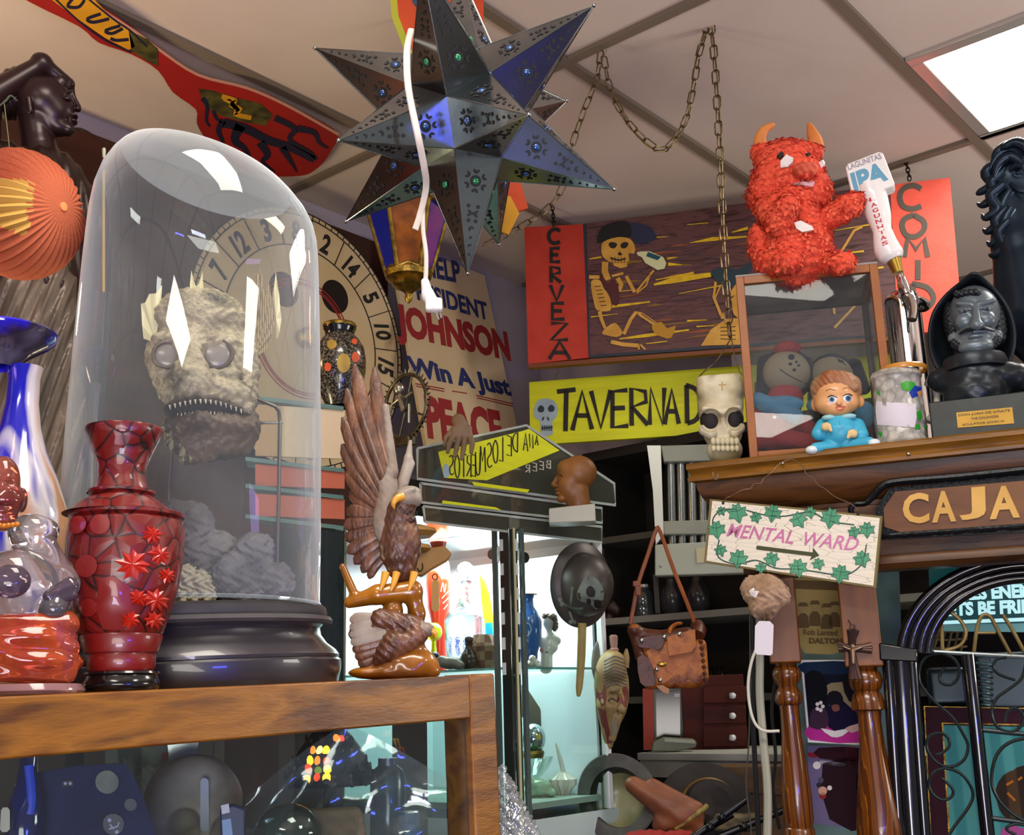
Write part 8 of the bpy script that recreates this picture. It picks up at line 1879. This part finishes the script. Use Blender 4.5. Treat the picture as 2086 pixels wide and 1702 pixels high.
t = T('wooden_crate', 'brown wooden crate end at the back right of the hats', 'crate', 1510, 1640, 2.62)
t.add('box', box(t.l(1466, 1600).x, t.l(1600, 1600).x, 0, .12, t.w((0, 0, ztb)).z, t.l(1500, 1562).z), M('crate_wood', '4e3a20', .7, col2='6a4c2a', scale=3, stretch=(1, 6, 8)), bev=.002)
t.add('rail', t.poly([(1466, 1600), (1600, 1606), (1600, 1620), (1466, 1612)], -6, 0), M('crate_wood'))
t = T('tripod', 'folded black tripod legs lying in front of the hats', 'tripod', 1480, 1690, 2.25)
for a, b in (((1420, 1702), (1520, 1630)), ((1430, 1720), (1600, 1650)), ((1400, 1712), (1492, 1660))):
    lg = t.add('leg', t.tube([(*a, 0), (*b, 20)], 7, 10), M('tripod_black', '0e0e10', .3, .3))
    t.add('clamp', t.ell((a[0] + b[0]) / 2, (a[1] + b[1]) / 2, -4, 9, 9, 9), M('tripod_black'), lg)
t = T('brown_bundle', 'mottled tan paper bundle lying behind the tripod legs', 'bundle', 1510, 1690, 2.4)
t.add('bundle', t.blob([8, ('b', 1500, 1676, 0, 46, 30, 16, 10)], h=2, disp=lambda p: 1.5 * np.sin(p[:, 0] * .2) * np.sin(p[:, 2] * .3)), M('bundle_tan', '6e6248', .8, col2='3a3224', scale=20), sharp=0)
t = T('red_cloth', 'small red cloth under the grey hat and pouch', 'cloth', 1330, 1700, 2.3)
t.add('cloth', t.blob([6, ('e', 1320, 1704, 0, 50, 30, 12), ('e', 1385, 1702, 0, 30, 20, 10)], h=2, disp=lambda p: 1.2 * np.sin(p[:, 0] * .3)), M('cloth_red', '8a1a10', .8), sharp=0)
# ================================================================ things inside the wooden cabinet
ZC = (cab.mat @ Vector((0, 0, -.19))).z
def cbthing(name, lbl, cat, px, d, fn, group=None):
    y0 = cz_y(px, d, (cab.mat @ Vector((0, 0, -.19))).z + slope * (P(px, 1600, d).x - L0.x) + .001)
    t = T(name, lbl, cat, px, y0, d, group); fn(t, y0); return t
def f_(t, y):
    g = t.blob([10, ('e', 392, 1640, 0, 100, 96, 100), ('e', 330, 1680, 0, 60, 80, 60), ('e', 440, 1690, -10, 56, 70, 60), 8, ('-e', 375, 1690, -92, 34, 40, 38), ('-e', 455, 1700, -80, 26, 40, 34), ('c', 400, 1720, 0, 70, 400, y - 30, 0, 60)], h=3, disp=lambda p: 1.2 * np.sin(p[:, 0] * .05) * np.sin(p[:, 2] * .06))
    t.add('cranium', g, M('old_bone', 'b3a898', .6, col2='847a6c', col3='c6baa8', scale=7, detail=7, bump=.3, bscale=30), sharp=0)
    t.add('paper_strip', t.poly([(408, 1592), (412, 1586), (420, 1586), (425, 1592), (426, 1690), (420, 1694), (412, 1694), (408, 1688)], -104, -102), M('strip_paper', 'a8aab8', .7), smooth=False)
cbthing('large_skull', 'large pale old skull with a hanging paper strip inside the wooden cabinet', 'skull', 395, 1.30, f_)
def f_(t, y):
    t.add('felt_face', t.poly([(70, 1576), (160, 1560), (250, 1556), (262, 1562), (290, 1620), (318, 1702), (322, y), (66, y)], -6, 10), M('navy_felt', '141838', .95, col2='1b2046', scale=20, bump=.2, bscale=150), smooth=False)
    for nm, x, yy, r, c1, lb in (('badge', 218, 1594, 24, '3a4038', 'round mottled grey green badge'), ('badge', 266, 1640, 13, '0e0e12', 'small round black badge'), ('badge', 231, 1680, 22, '16121e', 'round black badge with pale marks')):
        t.add(nm, t.poly(cir(x, yy, r), -12, -6), M('badge_' + c1, c1, .5, col2='5a6050' if r == 24 else '22222c', scale=40), lb)
    t.add('badge_mark', t.strokes([[(222, 1690), (240, 1684), (242, 1676)], [(224, 1680), (232, 1690)]], 3, -12.5, 1) + t.poly(cir(223, 1672, 4), -13, -12) + t.poly(cir(238, 1696, 4), -13, -12), M('badge_pale', '8a8aa8', .5))
    t.add('dice_pin', t.poly([(126, 1592), (148, 1590), (149, 1602), (127, 1604)], -12, -6), blackp, smooth=False)
    t.add('dice_spots', t.poly(cir(133, 1597, 3), -13, -12) + t.poly(cir(143, 1597, 3), -13, -12), M('badge_pale'))
    t.add('base', box(t.l(80, y).x, t.l(310, y).x, 0, .05, t.l(100, y).z, t.l(100, y).z + .01), dark_m)
cbthing('pin_board', 'navy felt board pinned with round badges inside the wooden cabinet', 'board', 195, 1.06, f_)
def f_(t, y):
    t.add('bottle', t.lat([(y, 34), (y - 6, 38), (1700, 38), (1640, 36), (1600, 24), (1560, 18), (1530, 18)], 36, close=False), M('bottle_cobalt', '0f1c6a', .08, col2='1c1430', scale=14, trans=.4, coat=.4))
    t.add('ribbon', t.tube([(58, 1560, -20), (64, 1620, -30), (60, 1660, -34)], 9, 10, 4, flat=(.4, 1)), M('ribbon_blue', '1a3ab8', .4))
    t.add('label_tag', t.poly([(2, 1652), (6, 1646), (16, 1646), (20, 1652), (20, 1690), (14, 1696), (4, 1696), (0, 1690)], -46, -44), M('tag_cream', 'b5ae98', .7), smooth=False)
cbthing('cobalt_bottle', 'cobalt blue bottle with ribbon and cream tag at the left end of the cabinet', 'bottle', 36, 1.02, f_)
def f_(t, y):
    wht_ = M('china_white', 'b9c0c0', .4)
    t.add('head', t.blob([5, ('e', 308, 1572, 0, 19, 16, 15), ('c', 306, 1580, 0, 16, 302, 1640, 0, 18), ('c', 322, 1570, 0, 8, 330, 1580, 0, 3)], h=1.6, disp=lambda p: 1 * np.sin(p[:, 2] * .4 + p[:, 0] * .3)), wht_, sharp=0)
    t.add('pedestal', t.lat([(y, 24), (y - 20, 24), (1640, 18)], 302), wht_)
cbthing('white_eagle_head', 'white china eagle head standing behind the large skull', 'figurine', 305, 1.43, f_)
def f_(t, y):
    wht_ = M('china_grey', '8d9494', .45)
    t.add('bird', t.blob([6, ('e', 262, 1570, 0, 15, 14, 20), ('c', 262, 1580, 0, 14, 266, 1650, 0, 18), ('c', 258, 1556, 0, 4, 254, 1546, 0, 2), ('c', 264, 1552, 0, 4, 266, 1544, 0, 2)], h=1.6), wht_, sharp=0)
    t.add('pedestal', t.lat([(y, 22), (1640, 18)], 266), wht_)
cbthing('grey_china_bird', 'grey crested china bird left of the white eagle head', 'figurine', 265, 1.42, f_)
def f_(t, y):
    t.add('card', t.poly([(214, 1500), (404, 1500), (404, y), (214, y)], 0, 3), M('card_pale', '8f988e', .6, col2='6f786e', scale=12), smooth=False)
    t.add('red_print', t.poly([(330, 1534), (346, 1532), (342, 1552), (328, 1556)], -1, 0), M('print_red', '9a2a24', .6), smooth=False)
    t.add('dark_print', t.poly([(238, 1510), (288, 1506), (288, 1580), (244, 1584)], -1, 0), M('print_dark', '4a5656', .6), smooth=False)
    t.add('wrapping', t.poly([(340, 1505), (404, 1502), (404, 1545), (345, 1555)], -6, -4), pb, 'clear plastic wrapping')
cbthing('packaged_card', 'pale packaged card standing at the back of the cabinet behind the white figures', 'package', 310, 1.47, f_)
def f_(t, y):
    t.add('box', t.poly([(448, 1648), (476, 1640), (500, 1650), (502, y), (450, y)], -10, 30), M('box_indigo', '1c2450', .5), bev=.002)
    t.add('label', t.poly([(450, 1642), (466, 1638), (468, 1656), (452, 1660)], -12, -10), M('paper_label'), smooth=False)
    t.add('label', t.poly([(452, 1672), (470, 1668), (474, 1702), (454, 1702)], -12, -10), M('label_blue', '7a94c0', .5), smooth=False)
cbthing('printed_box', 'small indigo box with pale labels right of the large skull', 'box', 475, 1.16, f_)
# stained glass lamp
def f_(t, y):
    so = M('lamp_lead', '17120f', .5)
    prof = [(1600, 92), (1570, 86), (1530, 66), (1500, 44), (1480, 26), (1470, 14)]
    t.add('shade', t.lat(prof, 672, n=40, close=False), so)
    cols = [('d8641a', 4), ('e8a01a', 5), ('c8340e', 3), ('6a8a20', 1.4), ('f2c850', 9)]
    k = 0
    for (py, r) in ((1592, 92), (1580, 89), (1564, 83), (1546, 75), (1526, 64), (1506, 49)):
        n = 15
        for i in range(n):
            a = -pi / 2 + (i - n / 2) * .2 + random.uniform(-.05, .05)
            c, e = cols[random.choice((0, 0, 1, 1, 2, 2, 3, 4))]; k += 1
            rr_ = r * 1.02; b = t.l(672, py + random.uniform(-3, 3)); p0 = Vector((b.x + rr_ * t.s * math.cos(a), rr_ * t.s * math.sin(a), b.z))
            lit = (1515 < py < 1590 and -2.15 < a < -1.55 and random.random() < .85) or (py < 1515 and -1.5 < a < -1.0)
            if not lit and random.random() < .35: continue
            rt_ = Matrix.Rotation(a + pi / 2, 3, 'Z') @ Matrix.Rotation(random.uniform(-.5, .5), 3, 'Y')
            t.add('glass_piece', ellipsoid(p0, (random.uniform(6, 9) * t.s, 3 * t.s, random.uniform(7, 12) * t.s), 6, 5, rt_), M('lampglass_%s_%d' % (c, lit), c if lit else '2a1c10', .2, emit=e if lit else 0), smooth=False)
    t.add('base', t.lat([(y, 60), (y - 10, 60), (y - 20, 20), (1600, 12), (1560, 10)], 672, n=24), so)
cbthing('stained_glass_lamp', 'leaded stained glass lamp with lit orange and yellow pieces inside the cabinet', 'lamp', 672, 1.40, f_)
def f_(t, y):
    g = G(); nx, nz = 26, 14
    for j in range(nz + 1):
        for i in range(nx + 1):
            u, v = i / nx, j / nz
            top = 1478 + (abs(u - .5) * 2) ** 1.2 * (150 if u < .5 else 110)
            px = 500 + 410 * u; py = top + (y - top) * v
            q_ = t.l(px, py, -30 * v * math.sin(pi * u) + 6 * math.sin(u * 23 + v * 5) + 5 * math.sin(v * 13 + u * 9))
            g.v.append(q_)
    for j in range(nz):
        for i in range(nx): a = j * (nx + 1) + i; g.f.append((a, a + 1, a + nx + 2, a + nx + 1))
    t.add('sheet', g, glass('plastic_sheet', 'eef4f4', .10, .10, .10, 'b8ccd0', 9), sharp=0)
cbthing('plastic_sheet', 'clear plastic sheet draped in a peak in front of the stained glass lamp', 'plastic sheet', 720, 1.25, f_)
def f_(t, y):
    t.add('jar', t.lat([(y, 34), (y - 10, 36), (1590, 36), (1570, 32), (1560, 20), (1545, 20), (1543, 0)], 790, n=36), M('jar_ink', '0f2230', .25, coat=.4))
cbthing('dark_blue_jar', 'dark blue jar on the right inside the cabinet', 'jar', 790, 1.36, f_)
def f_(t, y):
    t.add('tin', t.lat([(y, 24), (1660, 24), (1654, 22), (1652, 0)], 832, n=30), M('tin_blue', '1f4a6e', .4))
cbthing('blue_tin', 'small blue tin right of the dark blue jar', 'tin', 832, 1.30, f_)
def f_(t, y):
    t.add('bag', t.blob([10, ('b', 660, 1690, 0, 80, 40, 40, 16), ('b', 660, 1720, 0, 84, 40, 40, 16)], h=3, disp=lambda p: 1.2 * np.sin(p[:, 0] * .15) * np.sin(p[:, 2] * .2)), M('burlap', '4a4034', .9, col2='5e5140', scale=14, bump=.3, bscale=160), sharp=0)
cbthing('burlap_bag', 'brown burlap bag low in the middle of the cabinet', 'bag', 660, 1.16, f_)
def f_(t, y):
    t.add('globe', t.ell(585, 1702, 0, 70, 66, 62), glass('float_glass', 'c8d8d8', .10, 0, .12, '4a5a5a', 6)); t.add('foot', t.lat([(y, 30), (1750, 26)], 585), drk)
cbthing('glass_globe', 'clear glass globe beside the large skull inside the cabinet', 'globe', 585, 1.12, f_)
